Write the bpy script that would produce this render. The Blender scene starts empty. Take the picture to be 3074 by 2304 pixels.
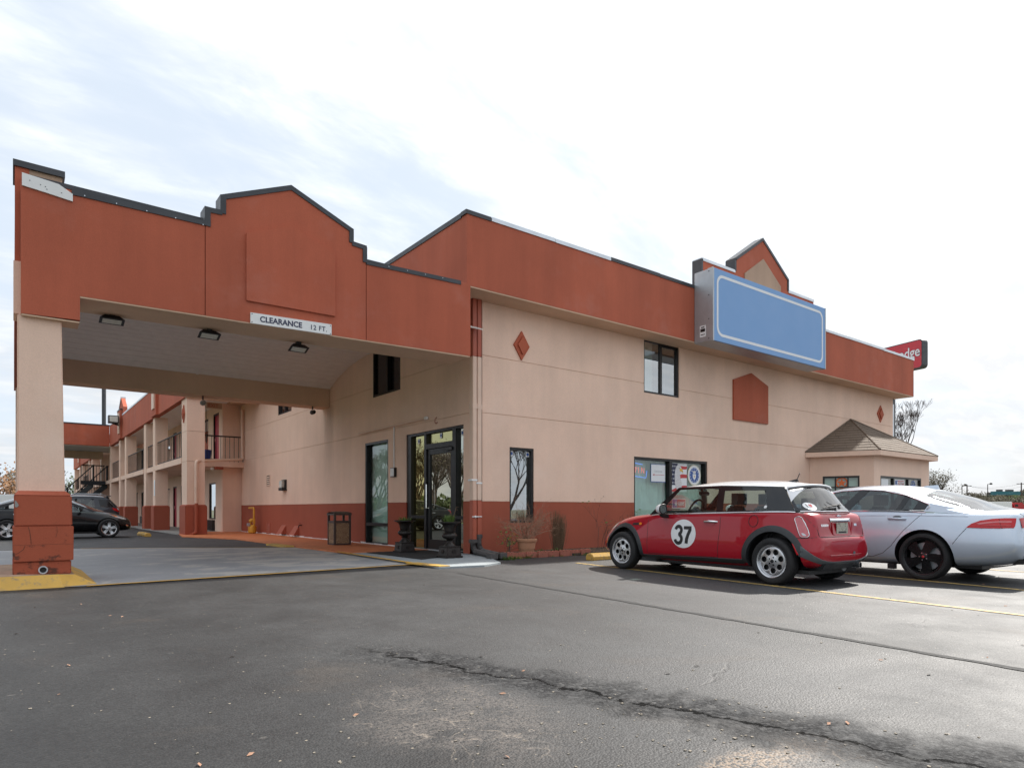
import bpy, bmesh, math, random
from mathutils import Vector, Matrix
from mathutils.bvhtree import BVHTree
random.seed(7)
R = math.radians
scene = bpy.context.scene
COL = scene.collection

# ------------------------------------------------------------------ camera, sky, sun, exposure
cam_d = bpy.data.cameras.new('camera')
cam = bpy.data.objects.new('camera', cam_d)
COL.objects.link(cam)
cam_d.sensor_width = 36.0
cam_d.lens = 36.0 * 1960.0 / 3074.0
cam_d.shift_y = 376.0 / 3074.0
cam_d.clip_start = 0.05
cam_d.clip_end = 3000
cam.location = (0, 0, 0.95)
cam.rotation_euler = (R(90), 0, -math.atan2(0.6073, 0.7944))
scene.camera = cam
scene.view_settings.view_transform = 'Standard'
scene.view_settings.look = 'None'
scene.view_settings.gamma = 1.0
scene.view_settings.use_curve_mapping = False
scene.view_settings.exposure = 0.88
scene.cycles.max_bounces = 8
scene.cycles.transparent_max_bounces = 16
scene.cycles.use_denoising = True

SUN_EL, SUN_AZ = R(44), math.atan2(1.0, 0.17)          # azimuth from +Y towards +X
SUN_DIR = Vector((math.sin(SUN_AZ) * math.cos(SUN_EL), math.cos(SUN_AZ) * math.cos(SUN_EL), math.sin(SUN_EL)))
sun_d = bpy.data.lights.new('sun', 'SUN')
sun_d.energy = 4.0
sun_d.angle = R(1.6)
sun_d.color = (1.0, 0.95, 0.88)
sun = bpy.data.objects.new('sun', sun_d)
COL.objects.link(sun)
sun.location = SUN_DIR * 100
sun.rotation_euler = SUN_DIR.to_track_quat('Z', 'Y').to_euler()


class NT:
    """a thin helper for node trees"""
    def __init__(s, tree):
        s.t = tree
        tree.nodes.clear()

    def n(s, kind, inputs=None, **attrs):
        nd = s.t.nodes.new(kind)
        for k, v in attrs.items():
            setattr(nd, k, v)
        for k, v in (inputs or {}).items():
            s.set(nd.inputs[k], v)
        return nd

    def set(s, sock, v):
        if hasattr(v, 'is_output') or isinstance(v, bpy.types.NodeSocket):
            s.t.links.new(v, sock)
        elif isinstance(v, bpy.types.Node):
            s.t.links.new(v.outputs[0], sock)
        else:
            if isinstance(v, tuple) and len(v) == 3 and len(sock.default_value) == 4:
                v = v + (1.0,)
            sock.default_value = v

    def math(s, op, a, b=0.0, c=None, clamp=False):
        nd = s.n('ShaderNodeMath', {0: a, 1: b}, operation=op, use_clamp=clamp)
        if c is not None:
            s.set(nd.inputs[2], c)
        return nd.outputs[0]

    def vmath(s, op, a, b=None, scale=None):
        nd = s.n('ShaderNodeVectorMath', {0: a}, operation=op)
        if b is not None:
            s.set(nd.inputs[1], b)
        if scale is not None:
            s.set(nd.inputs['Scale'], scale)
        return nd.outputs['Value'] if op in ('DOT_PRODUCT', 'LENGTH', 'DISTANCE') else nd.outputs[0]

    def noise(s, vec, scale, detail=4.0, rough=0.55, dist=0.0):
        return s.n('ShaderNodeTexNoise', {'Vector': vec, 'Scale': scale, 'Detail': detail, 'Roughness': rough, 'Distortion': dist}).outputs[0]

    def ramp(s, fac, a, b):
        return s.n('ShaderNodeMapRange', {0: fac, 1: a, 2: b, 3: 0.0, 4: 1.0}, clamp=True, interpolation_type='SMOOTHSTEP').outputs[0]

    def mix(s, f, a, b, blend='MIX'):
        nd = s.n('ShaderNodeMix', data_type='RGBA', blend_type=blend, clamp_factor=True)
        s.set(nd.inputs[0], f)
        s.set(nd.inputs[6], a)
        s.set(nd.inputs[7], b)
        return nd.outputs[2]

    def pos(s):
        return s.n('ShaderNodeNewGeometry').outputs['Position']

    def mapping(s, vec, scale=(1, 1, 1), rot=(0, 0, 0), loc=(0, 0, 0)):
        return s.n('ShaderNodeMapping', {'Vector': vec, 'Scale': scale, 'Rotation': rot, 'Location': loc}).outputs[0]


world = bpy.data.worlds.new('World')
scene.world = world
world.use_nodes = True
w = NT(world.node_tree)
sky = w.n('ShaderNodeTexSky', sky_type='NISHITA', sun_disc=False, sun_elevation=SUN_EL, sun_rotation=SUN_AZ, altitude=150, air_density=1.0, dust_density=2.0, ozone_density=1.0)
dirv = w.n('ShaderNodeTexCoord').outputs['Generated']
sep = w.n('ShaderNodeSeparateXYZ', {0: dirv})
zc = w.math('MAXIMUM', sep.outputs[2], 0.02)
den = w.math('ADD', zc, 0.18)
px = w.math('DIVIDE', sep.outputs[0], den)
py = w.math('DIVIDE', sep.outputs[1], den)
flat = w.n('ShaderNodeCombineXYZ', {0: px, 1: py, 2: 0.0}).outputs[0]
streak = w.mapping(flat, scale=(0.55, 1.25, 1), rot=(0, 0, R(-52)), loc=(3.1, 1.7, 0))
c1 = w.noise(streak, 1.15, 7.0, 0.56, 0.5)
c2 = w.noise(w.mapping(flat, scale=(1.5, 3.2, 1), rot=(0, 0, R(-48))), 2.4, 6.0, 0.6, 0.3)
cov = w.math('ADD', w.math('MULTIPLY', c1, 0.72), w.math('MULTIPLY', c2, 0.28))
sdot = w.vmath('DOT_PRODUCT', w.vmath('NORMALIZE', dirv), tuple(SUN_DIR))
sdotc = w.math('MAXIMUM', sdot, 0.0)
veil = w.math('POWER', sdotc, 8.0)                       # thin cloud scatters forward round the sun
cov2 = w.math('ADD', cov, w.math('MULTIPLY', veil, 0.22))
cl = w.ramp(cov2, 0.38, 0.66)
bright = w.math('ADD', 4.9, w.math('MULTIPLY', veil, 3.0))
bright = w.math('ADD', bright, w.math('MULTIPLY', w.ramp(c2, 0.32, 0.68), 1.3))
bright = w.math('MULTIPLY', bright, w.math('ADD', 0.78, w.math('MULTIPLY', zc, 0.95)))   # overcast gradient, brighter overhead; steepened to put more light on the walls
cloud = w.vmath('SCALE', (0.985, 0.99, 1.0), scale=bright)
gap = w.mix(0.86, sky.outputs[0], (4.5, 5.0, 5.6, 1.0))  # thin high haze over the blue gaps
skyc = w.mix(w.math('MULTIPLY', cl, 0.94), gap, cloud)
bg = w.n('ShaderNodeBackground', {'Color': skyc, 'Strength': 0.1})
w.n('ShaderNodeOutputWorld', {'Surface': bg.outputs[0]})

# ------------------------------------------------------------------ materials


def new_mat(name):
    m = bpy.data.materials.new(name)
    m.use_nodes = True
    return m, NT(m.node_tree)


def finish(t, color, rough=0.6, metal=0.0, bump=None, bstr=0.3, bdist=0.01, **extra):
    ins = {'Base Color': color, 'Roughness': rough, 'Metallic': metal}
    ins.update(extra)
    if bump is not None:
        ins['Normal'] = t.n('ShaderNodeBump', {'Height': bump, 'Strength': bstr, 'Distance': bdist}).outputs[0]
    b = t.n('ShaderNodeBsdfPrincipled', ins)
    t.n('ShaderNodeOutputMaterial', {0: b.outputs[0]})


def shade(t, col, fac, lo, hi):
    """col scaled between lo and hi by fac (wear and grain)"""
    return t.vmath('SCALE', col, scale=t.n('ShaderNodeMapRange', {0: fac, 1: 0.25, 2: 0.75, 3: lo, 4: hi}).outputs[0])


def plain(name, col, rough=0.5, metal=0.0, var=0.08, scale=6.0, bump=0.0, bscale=120.0, local=False, **extra):
    m, t = new_mat(name)
    p = t.n('ShaderNodeTexCoord').outputs['Object'] if local else t.pos()
    c = shade(t, col, t.noise(p, scale, 5.0), 1 - var, 1 + var)
    h = t.noise(p, bscale, 3.0) if bump else None
    rr = t.n('ShaderNodeMapRange', {0: t.noise(p, scale * 2.3, 4.0), 1: 0.3, 2: 0.7, 3: max(0.02, rough - 0.06), 4: min(1, rough + 0.06)}).outputs[0]
    finish(t, c, rr, metal, h, bump, 0.004, **extra)
    return m


def stucco(name, col, streak=0.12, dirt=None, fade=None, drip=None):
    m, t = new_mat(name)
    p = t.pos()
    big = t.noise(p, 0.55, 5.0, 0.6)
    st = t.noise(t.mapping(p, scale=(1.1, 1.1, 0.10)), 1.4, 7.0, 0.68)
    grain = t.noise(p, 55.0, 3.0, 0.7)
    c = shade(t, col, big, 0.88, 1.09)
    c = shade(t, c, st, 1 - streak, 1 + streak * 0.5)
    c = shade(t, c, grain, 0.93, 1.07)
    if fade:
        c = t.mix(t.math('MULTIPLY', t.ramp(t.noise(p, 0.9, 6.0, 0.65), 0.52, 0.75), 0.5), c, fade)
    if dirt:
        z = t.n('ShaderNodeSeparateXYZ', {0: p}).outputs[2]
        d = t.noise(t.mapping(p, scale=(5, 5, 7)), 1.0, 6.0, 0.7)
        low = t.n('ShaderNodeMapRange', {0: z, 1: dirt[1], 2: 0.0, 3: 0.0, 4: 0.16}).outputs[0]
        c = t.mix(t.math('MULTIPLY', t.ramp(t.math('ADD', d, low), 0.655, 0.76), 0.8), c, dirt[0])
    if drip:
        s3 = t.n('ShaderNodeSeparateXYZ', {0: p}).outputs
        rag = t.math('MULTIPLY', t.noise(t.mapping(p, scale=(1, 5, 0.5)), 2.2, 6.0, 0.7), 0.9)
        yy = t.math('ABSOLUTE', t.math('ADD', t.math('SUBTRACT', s3[1], drip[0] + 0.45), rag))
        mk = t.math('MULTIPLY', t.ramp(yy, 0.55, 0.03), t.ramp(s3[2], drip[1], drip[2]))
        mk = t.math('MULTIPLY', mk, t.ramp(t.math('ABSOLUTE', t.math('SUBTRACT', s3[0], 7.53)), 0.1, 0.05))
        mk = t.math('MULTIPLY', mk, t.ramp(s3[2], 4.2, 3.9))
        c = t.mix(t.math('MULTIPLY', mk, 0.42), c, (0.20, 0.13, 0.09))
    h = t.math('ADD', t.noise(p, 95.0, 3.0, 0.7), t.math('MULTIPLY', t.noise(p, 9.0, 3.0), 0.6))
    finish(t, c, 0.86, 0.0, h, 0.45, 0.006)
    return m


M = {}
M['cream'] = stucco('cream_stucco', (0.85, 0.602, 0.467), 0.09, fade=(0.86, 0.655, 0.53), drip=(18.9, 1.3, 3.7))
M['red'] = stucco('brick_red_stucco', (0.46, 0.112, 0.058), 0.18, fade=(0.47, 0.165, 0.115))
M['redlow'] = stucco('brick_red_wainscot_stucco', (0.36, 0.086, 0.046), 0.10, fade=(0.30, 0.075, 0.045))
M['redbase'] = stucco('stained_red_stucco', (0.385, 0.088, 0.042), 0.06, dirt=((0.045, 0.026, 0.02), 1.0))
M['tan'] = stucco('tan_soffit_stucco', (0.66, 0.46, 0.32), 0.10)
M['tower'] = stucco('bare_tan_stucco', (0.46, 0.31, 0.22), 0.14)
M['coping'] = plain('dark_bronze_metal', (0.048, 0.051, 0.057), 0.42, 0.3, 0.25, 3.0)
M['silver'] = plain('bare_sheet_metal', (0.60, 0.63, 0.66), 0.36, 0.8, 0.12, 2.0)
M['white'] = plain('white_paint', (0.78, 0.78, 0.77), 0.45, 0.0, 0.04, 4.0)
M['creampaint'] = plain('cream_pipe_paint', (0.74, 0.535, 0.415), 0.5, 0.0, 0.05)
M['redpaint'] = plain('red_pipe_paint', (0.42, 0.10, 0.055), 0.5, 0.0, 0.06)
M['black'] = plain('black_plastic', (0.012, 0.012, 0.013), 0.5, 0.0, 0.2)
M['blackmetal'] = plain('black_anodised_metal', (0.014, 0.014, 0.016), 0.35, 0.4, 0.2)
M['bronze'] = plain('bronze_window_metal', (0.03, 0.028, 0.028), 0.4, 0.5, 0.2)
M['iron'] = plain('black_iron', (0.012, 0.013, 0.016), 0.45, 0.3, 0.2)
M['urn'] = plain('rusty_black_iron', (0.02, 0.016, 0.014), 0.42, 0.3, 0.5, 14.0, 0.4, 60.0)
M['dark'] = plain('dark_interior', (0.025, 0.024, 0.023), 0.8, 0.0, 0.2)
M['room'] = plain('interior_wall', (0.30, 0.28, 0.22), 0.8, 0.0, 0.1)
M['carpet'] = plain('interior_carpet', (0.10, 0.085, 0.05), 0.9, 0.0, 0.2)
M['bluesign'] = plain('blue_sign_vinyl', (0.19, 0.365, 0.66), 0.55, 0.0, 0.015, 1.0)
M['signgrey'] = plain('sign_cabinet_grey', (0.40, 0.42, 0.44), 0.4, 0.5, 0.06)
M['ink'] = plain('navy_ink', (0.02, 0.024, 0.07), 0.5, 0.0, 0.05)
M['inkblack'] = plain('black_ink', (0.014, 0.014, 0.016), 0.4, 0.0, 0.05)
m, t = new_mat('worn_yellow_paint')
p = t.pos()
c = t.mix(t.ramp(t.noise(p, 5.0, 8.0, 0.72), 0.50, 0.66), (0.60, 0.36, 0.075), (0.26, 0.215, 0.14))
c = shade(t, c, t.noise(p, 2.0, 5.0), 0.8, 1.12)
finish(t, c, 0.7, 0.0, t.noise(p, 50.0, 4.0, 0.7), 0.5, 0.006)
M['yellow'] = m
M['gas'] = plain('yellow_gas_pipe', (0.66, 0.33, 0.03), 0.45, 0.0, 0.1)
M['concrete'] = plain('grey_concrete', (0.28, 0.27, 0.25), 0.85, 0.0, 0.15, 4.0, 0.4, 70.0)
M['curbtop'] = plain('tan_curb_concrete', (0.33, 0.22, 0.15), 0.85, 0.0, 0.25, 7.0, 0.4, 60.0)
M['terracotta'] = plain('terracotta_pot_clay', (0.44, 0.22, 0.125), 0.75, 0.0, 0.06)
M['brick'] = plain('red_edging_concrete', (0.32, 0.105, 0.07), 0.85, 0.0, 0.15, 12.0, 0.6, 90.0)
M['soil'] = plain('dark_soil', (0.06, 0.042, 0.03), 0.95, 0.0, 0.4, 10.0, 0.8, 40.0)
M['twig'] = plain('dry_twig_bark', (0.30, 0.17, 0.11), 0.9, 0.0, 0.25)
M['twigdark'] = plain('dark_twig_bark', (0.10, 0.065, 0.05), 0.9, 0.0, 0.3)
M['bark'] = plain('grey_tree_bark', (0.085, 0.065, 0.06), 0.9, 0.0, 0.3)
M['straw'] = plain('dry_grass_straw', (0.17, 0.105, 0.06), 0.9, 0.0, 0.3, 30.0)
M['leaf'] = plain('fresh_green_leaf', (0.075, 0.13, 0.02), 0.6, 0.0, 0.4, 20.0)
M['leafyel'] = plain('yellow_green_leaf', (0.22, 0.20, 0.03), 0.6, 0.0, 0.4, 25.0)
M['evergreen'] = plain('evergreen_foliage', (0.05, 0.07, 0.022), 0.8, 0.0, 0.5, 2.0)
M['brush'] = plain('brown_brush', (0.115, 0.10, 0.065), 0.9, 0.0, 0.4, 0.5)
M['rustleaf'] = plain('rusty_brown_leaves', (0.22, 0.115, 0.055), 0.9, 0.0, 0.35, 1.0)
M['corr'] = plain('grey_corrugated_plastic', (0.075, 0.07, 0.068), 0.5, 0.0, 0.3, 12.0)
M['rubber'] = plain('tyre_rubber', (0.012, 0.012, 0.013), 0.72, 0.0, 0.25, 9.0, 0.3, 60.0, local=True)
M['grass'] = plain('lawn_grass', (0.075, 0.105, 0.025), 0.9, 0.0, 0.35, 0.6, 0.9, 9.0)
M['far_ground'] = plain('dull_far_ground', (0.10, 0.10, 0.06), 0.95, 0.0, 0.3, 0.05)
M['mat'] = plain('black_rubber_mat', (0.014, 0.014, 0.014), 0.85, 0.0, 0.3, 30.0, 0.8, 120.0)
M['terra_walk'] = plain('terracotta_painted_walk', (0.60, 0.19, 0.07), 0.7, 0.0, 0.18, 3.0, 0.3, 60.0)
M['pad'] = plain('grey_blue_painted_concrete', (0.30, 0.335, 0.35), 0.7, 0.0, 0.14, 2.5, 0.3, 60.0)
M['doorred'] = plain('crimson_door_paint', (0.42, 0.022, 0.05), 0.4, 0.0, 0.05)
M['aggregate'] = None
M['sticker'] = plain('white_vinyl', (0.76, 0.77, 0.78), 0.4, 0.0, 0.03)
M['redvinyl'] = plain('red_vinyl', (0.50, 0.03, 0.035), 0.4, 0.0, 0.05)
M['bluevinyl'] = plain('blue_vinyl', (0.03, 0.09, 0.32), 0.4, 0.0, 0.05)
M['orange'] = plain('orange_vinyl', (0.75, 0.16, 0.03), 0.4, 0.0, 0.05)
M['amber'] = plain('amber_lens', (0.75, 0.20, 0.02), 0.2, 0.0, 0.05)
M['eaglewhite'] = plain('poster_feather_white', (0.62, 0.60, 0.60), 0.4, 0.0, 0.25, 40.0)
M['gold'] = plain('gold_print', (0.70, 0.42, 0.06), 0.4, 0.0, 0.05)
M['ivory'] = plain('ivory_rope_border', (0.72, 0.66, 0.50), 0.4, 0.0, 0.05)
M['shingle'] = stucco('brown_asphalt_shingle', (0.135, 0.098, 0.070), 0.06, fade=(0.10, 0.078, 0.062))
M['teal'] = plain('teal_roof_metal', (0.02, 0.14, 0.17), 0.5, 0.0, 0.1)
M['sand'] = plain('sand_building_wall', (0.36, 0.30, 0.20), 0.8, 0.0, 0.1)
M['truckred'] = plain('truck_red_paint', (0.42, 0.025, 0.03), 0.35, 0.0, 0.05)
M['blueplastic'] = plain('blue_plastic', (0.01, 0.04, 0.22), 0.45, 0.0, 0.1)
M['chrome'] = plain('chrome', (0.80, 0.80, 0.82), 0.12, 1.0, 0.02)
M['alloy'] = plain('silver_alloy', (0.58, 0.59, 0.61), 0.24, 1.0, 0.06, local=True)
M['blackalloy'] = plain('gloss_black_alloy', (0.010, 0.010, 0.011), 0.25, 0.2, 0.1, local=True)
M['cladding'] = plain('grey_black_cladding', (0.028, 0.031, 0.034), 0.55, 0.0, 0.15, local=True)
M['valance'] = plain('grey_bumper_trim', (0.11, 0.125, 0.135), 0.45, 0.0, 0.1, local=True)
M['seat'] = plain('dark_seat_leather', (0.035, 0.037, 0.04), 0.5, 0.0, 0.15, local=True)
M['redlens'] = plain('red_tail_lens', (0.46, 0.004, 0.010), 0.2, 0.0, 0.08, local=True)
M['pinklens'] = plain('pale_red_tail_lens', (0.52, 0.10, 0.115), 0.14, 0.0, 0.1, 18.0, local=True, **{'Coat Weight': 1.0})
M['clearlens'] = plain('clear_lamp_lens', (0.55, 0.56, 0.58), 0.1, 0.2, 0.1, 20.0, local=True, **{'Coat Weight': 1.0})
M['plate'] = plain('bare_plate_metal', (0.50, 0.48, 0.38), 0.3, 0.6, 0.2, 14.0)
M['lampglass'] = plain('frosted_lamp_glass', (0.55, 0.54, 0.48), 0.25, 0.0, 0.1)
M['exit'] = plain('faded_exit_sign', (0.42, 0.30, 0.20), 0.6, 0.0, 0.08)
M['blind'] = plain('pale_green_blind', (0.66, 0.80, 0.72), 0.7, 0.0, 0.08, 3.0)
M['curtain'] = plain('pale_mint_curtain', (0.42, 0.55, 0.50), 0.85, 0.0, 0.15, 3.0)
M['screen'] = plain('insect_screen', (0.028, 0.028, 0.028), 0.7, 0.0, 0.2)
M['ceilwhite'] = plain('painted_soffit_board', (0.80, 0.77, 0.72), 0.7, 0.0, 0.06)


def car_paint(name, col, metal=0.0, rough=0.32, coat=0.95):
    m, t = new_mat(name)
    p = t.n('ShaderNodeTexCoord').outputs['Object']
    c = shade(t, col, t.noise(p, 2.0, 4.0), 0.95, 1.05)
    dust = t.ramp(t.noise(p, 3.5, 6.0, 0.65), 0.45, 0.9)
    c = t.mix(t.math('MULTIPLY', dust, 0.06), c, (0.30, 0.27, 0.23))
    r2 = t.n('ShaderNodeMapRange', {0: dust, 1: 0.0, 2: 1.0, 3: 0.015, 4: 0.09}).outputs[0]
    finish(t, c, rough, metal, None, **{'Coat Weight': coat, 'Coat Roughness': r2, 'Coat IOR': 1.42, 'Specular IOR Level': 0.25})
    return m


M['minired'] = car_paint('crimson_car_paint', (0.36, 0.002, 0.014))
M['roofwhite'] = car_paint('white_roof_paint', (0.72, 0.73, 0.75))
M['silverblue'] = car_paint('pale_silver_car_paint', (0.53, 0.60, 0.69), 0.30, 0.30)
M['carblack'] = car_paint('black_car_paint', (0.003, 0.0035, 0.005), 0.0, 0.3, 0.4)
M['cargrey'] = car_paint('dark_grey_car_paint', (0.030, 0.032, 0.040), 0.3)
M['gloss'] = car_paint('gloss_black_trim', (0.006, 0.007, 0.009), 0.0, 0.2)


def glass(name, tint, refl=0.12, rough=0.0, rtint=(1, 1, 1), power=1.0):
    """thin sheet glass: a tinted see-through pane with the sky and surroundings mirrored in it"""
    m, t = new_mat(name)
    fac = t.n('ShaderNodeLayerWeight', {'Blend': 0.5}).outputs['Facing']
    fr = t.math('MULTIPLY', t.math('POWER', fac, 4.0), 0.9 * power)
    f = t.math('ADD', fr, refl, clamp=True)
    tr = t.n('ShaderNodeBsdfTransparent', {0: tint})
    gl = t.n('ShaderNodeBsdfGlossy', {0: rtint, 1: rough})
    mx = t.n('ShaderNodeMixShader', {0: f, 1: tr.outputs[0], 2: gl.outputs[0]})
    t.n('ShaderNodeOutputMaterial', {0: mx.outputs[0]})
    return m


M['glass'] = glass('clear_window_glass', (0.82, 0.92, 0.88), 0.10)
M['mirrorglass'] = glass('reflective_window_glass', (0.60, 0.68, 0.66), 0.44, 0.0, (0.95, 0.98, 1.0))
M['goldglass'] = glass('amber_tinted_glass', (0.40, 0.34, 0.10), 0.46, 0.0, (0.80, 0.72, 0.36))
M['doorglass'] = glass('grey_tinted_door_glass', (0.38, 0.36, 0.18), 0.46, 0.0, (0.90, 0.90, 0.78))
M['carglass'] = glass('green_tinted_car_glass', (0.66, 0.78, 0.74), 0.06)
M['cardark'] = glass('dark_tinted_car_glass', (0.30, 0.38, 0.39), 0.08)
M['darkpane'] = plain('black_privacy_glass', (0.006, 0.006, 0.007), 0.22, 0.0, 0.1)

# exposed-aggregate panels of the litter bin
m, t = new_mat('exposed_aggregate')
p = t.pos()
v = t.n('ShaderNodeTexVoronoi', {'Vector': p, 'Scale': 75.0})
c = t.mix(t.ramp(v.outputs['Distance'], 0.25, 0.6), t.mix(t.n('ShaderNodeSeparateColor', {0: v.outputs['Color']}).outputs[0], (0.46, 0.27, 0.14), (0.72, 0.54, 0.34)), (0.16, 0.09, 0.05))
finish(t, c, 0.8, 0.0, t.math('SUBTRACT', 1.0, v.outputs['Distance']), 0.8, 0.008)
M['aggregate'] = m

# asphalt: dark, patchy, with aggregate, pale specks, hair cracks and a broken seam
m, t = new_mat('worn_asphalt')
p = t.pos()
big = t.noise(t.mapping(p, rot=(0, 0, R(20)), scale=(1, 0.45, 1)), 0.35, 6.0, 0.6, 0.4)
mid = t.noise(p, 1.7, 6.0, 0.65, 0.3)
agg = t.n('ShaderNodeTexVoronoi', {'Vector': p, 'Scale': 95.0})
agc = t.n('ShaderNodeSeparateColor', {0: agg.outputs['Color']}).outputs
c = t.mix(t.ramp(big, 0.30, 0.72), (0.022, 0.0225, 0.0232), (0.054, 0.0545, 0.0555))
sl = t.n('ShaderNodeSeparateXYZ', {0: p}).outputs
seal = t.ramp(t.math('ADD', t.math('ADD', t.math('MULTIPLY', sl[0], 1.0), t.math('MULTIPLY', sl[1], -0.12)), t.math('MULTIPLY', t.noise(p, 0.8, 6.0, 0.65, 0.5), 3.2)), 1.8, 4.6)
c = t.mix(seal, t.vmath('SCALE', c, scale=0.50), c)      # newer seal coat on the driveway side
c = shade(t, c, mid, 0.80, 1.20)
c = t.mix(t.math('MULTIPLY', t.ramp(t.noise(p, 0.9, 5.0, 0.6, 0.6), 0.56, 0.72), 0.45), c, (0.054, 0.043, 0.034))
c = shade(t, c, agc[0], 0.72, 1.34)
spx = t.n('ShaderNodeTexVoronoi', {'Vector': p, 'Scale': 26.0})
spc = t.n('ShaderNodeSeparateColor', {0: spx.outputs['Color']}).outputs
speck = t.math('MULTIPLY', t.math('LESS_THAN', spx.outputs['Distance'], t.math('MULTIPLY', spc[1], 0.16)), t.math('GREATER_THAN', spc[0], 0.86))
c = t.mix(t.math('MULTIPLY', speck, 0.8), c, (0.34, 0.29, 0.22))
spx2 = t.n('ShaderNodeTexVoronoi', {'Vector': t.mapping(p, scale=(1, 1.6, 1)), 'Scale': 6.0})
spc2 = t.n('ShaderNodeSeparateColor', {0: spx2.outputs['Color']}).outputs
blot = t.math('MULTIPLY', t.ramp(t.math('ADD', spx2.outputs['Distance'], t.math('MULTIPLY', t.noise(p, 40.0, 3.0), 0.10)), 0.20, 0.12), t.math('GREATER_THAN', spc2[0], 0.90))
c = t.mix(t.math('MULTIPLY', blot, 0.22), c, (0.22, 0.20, 0.18))
# broken seam, from (1.97,3.9) towards (2.85,0.85)
warp = t.vmath('ADD', p, t.vmath('SCALE', t.vmath('SUBTRACT', t.n('ShaderNodeTexNoise', {'Vector': p, 'Scale': 3.0, 'Detail': 5.0}).outputs[1], (0.5, 0.5, 0.5)), scale=0.34))
seam_n = Vector((3.05, 0.88, 0)).normalized()
dist = t.math('ABSOLUTE', t.math('SUBTRACT', t.vmath('DOT_PRODUCT', warp, tuple(seam_n)), Vector((1.97, 3.9, 0)).dot(seam_n)))
sx = t.n('ShaderNodeSeparateXYZ', {0: p}).outputs
along = t.math('MULTIPLY', t.ramp(sx[1], 4.5, 3.7), t.ramp(sx[1], -1.5, -0.5))
band = t.math('MULTIPLY', t.ramp(t.math('ADD', dist, t.math('MULTIPLY', t.math('SUBTRACT', t.noise(p, 4.0, 4.0, 0.7), 0.5), 0.35)), 0.34, 0.10), along)
core = t.math('MULTIPLY', t.ramp(t.math('ADD', dist, t.math('MULTIPLY', t.math('SUBTRACT', t.noise(p, 16.0, 6.0, 0.8), 0.5), 0.16)), 0.020, 0.012), along)
rough_ag = t.math('MULTIPLY', t.ramp(t.noise(p, 48.0, 3.0, 0.7), 0.40, 0.55), t.ramp(t.noise(p, 5.0, 5.0, 0.75), 0.36, 0.56))
c = t.mix(t.math('MULTIPLY', band, t.math('MULTIPLY', rough_ag, 0.9)), c, (0.014, 0.014, 0.015))
c = t.mix(t.math('MULTIPLY', core, 0.95), c, (0.006, 0.006, 0.006))
lump = t.n('ShaderNodeTexVoronoi', {'Vector': warp, 'Scale': 30.0})
lumpc = t.n('ShaderNodeSeparateColor', {0: lump.outputs['Color']}).outputs
c = t.mix(t.math('MULTIPLY', band, t.math('MULTIPLY', t.math('GREATER_THAN', lumpc[0], 0.86), 0.5)), c, (0.085, 0.084, 0.083))
# crazed, gravelly patches beside it


def blob(cx, cy, rx, ry, edge):
    q = t.vmath('SUBTRACT', warp, (cx, cy, 0.0))
    return t.ramp(t.vmath('LENGTH', t.mapping(q, scale=(1 / rx, 1 / ry, 0.0))), 1.0, edge)


craze = t.math('MAXIMUM', blob(1.62, 2.55, 0.55, 0.85, 0.45), blob(2.35, 1.30, 0.45, 0.40, 0.3))
cr = t.n('ShaderNodeTexVoronoi', {'Vector': warp, 'Scale': 4.2}, feature='DISTANCE_TO_EDGE').outputs[0]
crline = t.math('MULTIPLY', t.ramp(cr, t.math('MULTIPLY', t.noise(p, 16.0, 4.0, 0.7), 0.045), 0.002), craze)
c = t.mix(t.math('MULTIPLY', craze, t.math('MULTIPLY', rough_ag, 0.45)), c, (0.15, 0.13, 0.115))
c = t.mix(t.math('MULTIPLY', crline, t.math('MULTIPLY', t.ramp(t.noise(p, 7.0, 4.0, 0.7), 0.46, 0.58), 0.6)), c, (0.22, 0.185, 0.15))
gravel = t.math('MULTIPLY', blob(2.15, 1.38, 0.42, 0.16, 0.4), t.ramp(agc[1], 0.45, 0.6))
c = t.mix(t.math('MULTIPLY', gravel, 0.75), c, (0.24, 0.175, 0.12))
# hair cracks everywhere
hc = t.n('ShaderNodeTexVoronoi', {'Vector': t.vmath('ADD', t.mapping(p, scale=(0.7, 1.0, 1)), t.vmath('SCALE', t.n('ShaderNodeTexNoise', {'Vector': p, 'Scale': 1.2, 'Detail': 6.0}).outputs[1], scale=0.7)), 'Scale': 0.62}, feature='DISTANCE_TO_EDGE').outputs[0]
hair = t.math('MULTIPLY', t.ramp(hc, 0.010, 0.001), t.ramp(t.noise(p, 0.7, 2.0), 0.50, 0.62))
c = t.mix(t.math('MULTIPLY', hair, 0.35), c, (0.022, 0.021, 0.021))
hgt = t.math('ADD', t.math('MULTIPLY', agg.outputs['Distance'], -0.9), t.math('MULTIPLY', t.noise(p, 38.0, 4.0, 0.75), 0.35))
hgt = t.math('SUBTRACT', hgt, t.math('MULTIPLY', t.math('MAXIMUM', core, t.math('MULTIPLY', hair, 0.3)), 2.5))
hgt = t.math('ADD', hgt, t.math('MULTIPLY', t.math('MULTIPLY', band, t.math('SUBTRACT', rough_ag, t.math('MULTIPLY', lump.outputs['Distance'], 1.5))), 2.4))
rg = t.n('ShaderNodeMapRange', {0: mid, 1: 0.3, 2: 0.7, 3: 0.50, 4: 0.66}).outputs[0]
rg = t.math('ADD', t.math('ADD', rg, 0.06), t.math('MULTIPLY', band, 0.25), clamp=True)
spec = t.math('MULTIPLY', 0.46, t.math('SUBTRACT', 1.0, t.math('MAXIMUM', t.math('MULTIPLY', core, 0.9), t.math('MULTIPLY', t.math('MULTIPLY', band, rough_ag), 0.62))))
finish(t, c, rg, 0.0, hgt, 0.42, 0.006, **{'Specular IOR Level': spec})
M['asphalt'] = m

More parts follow.
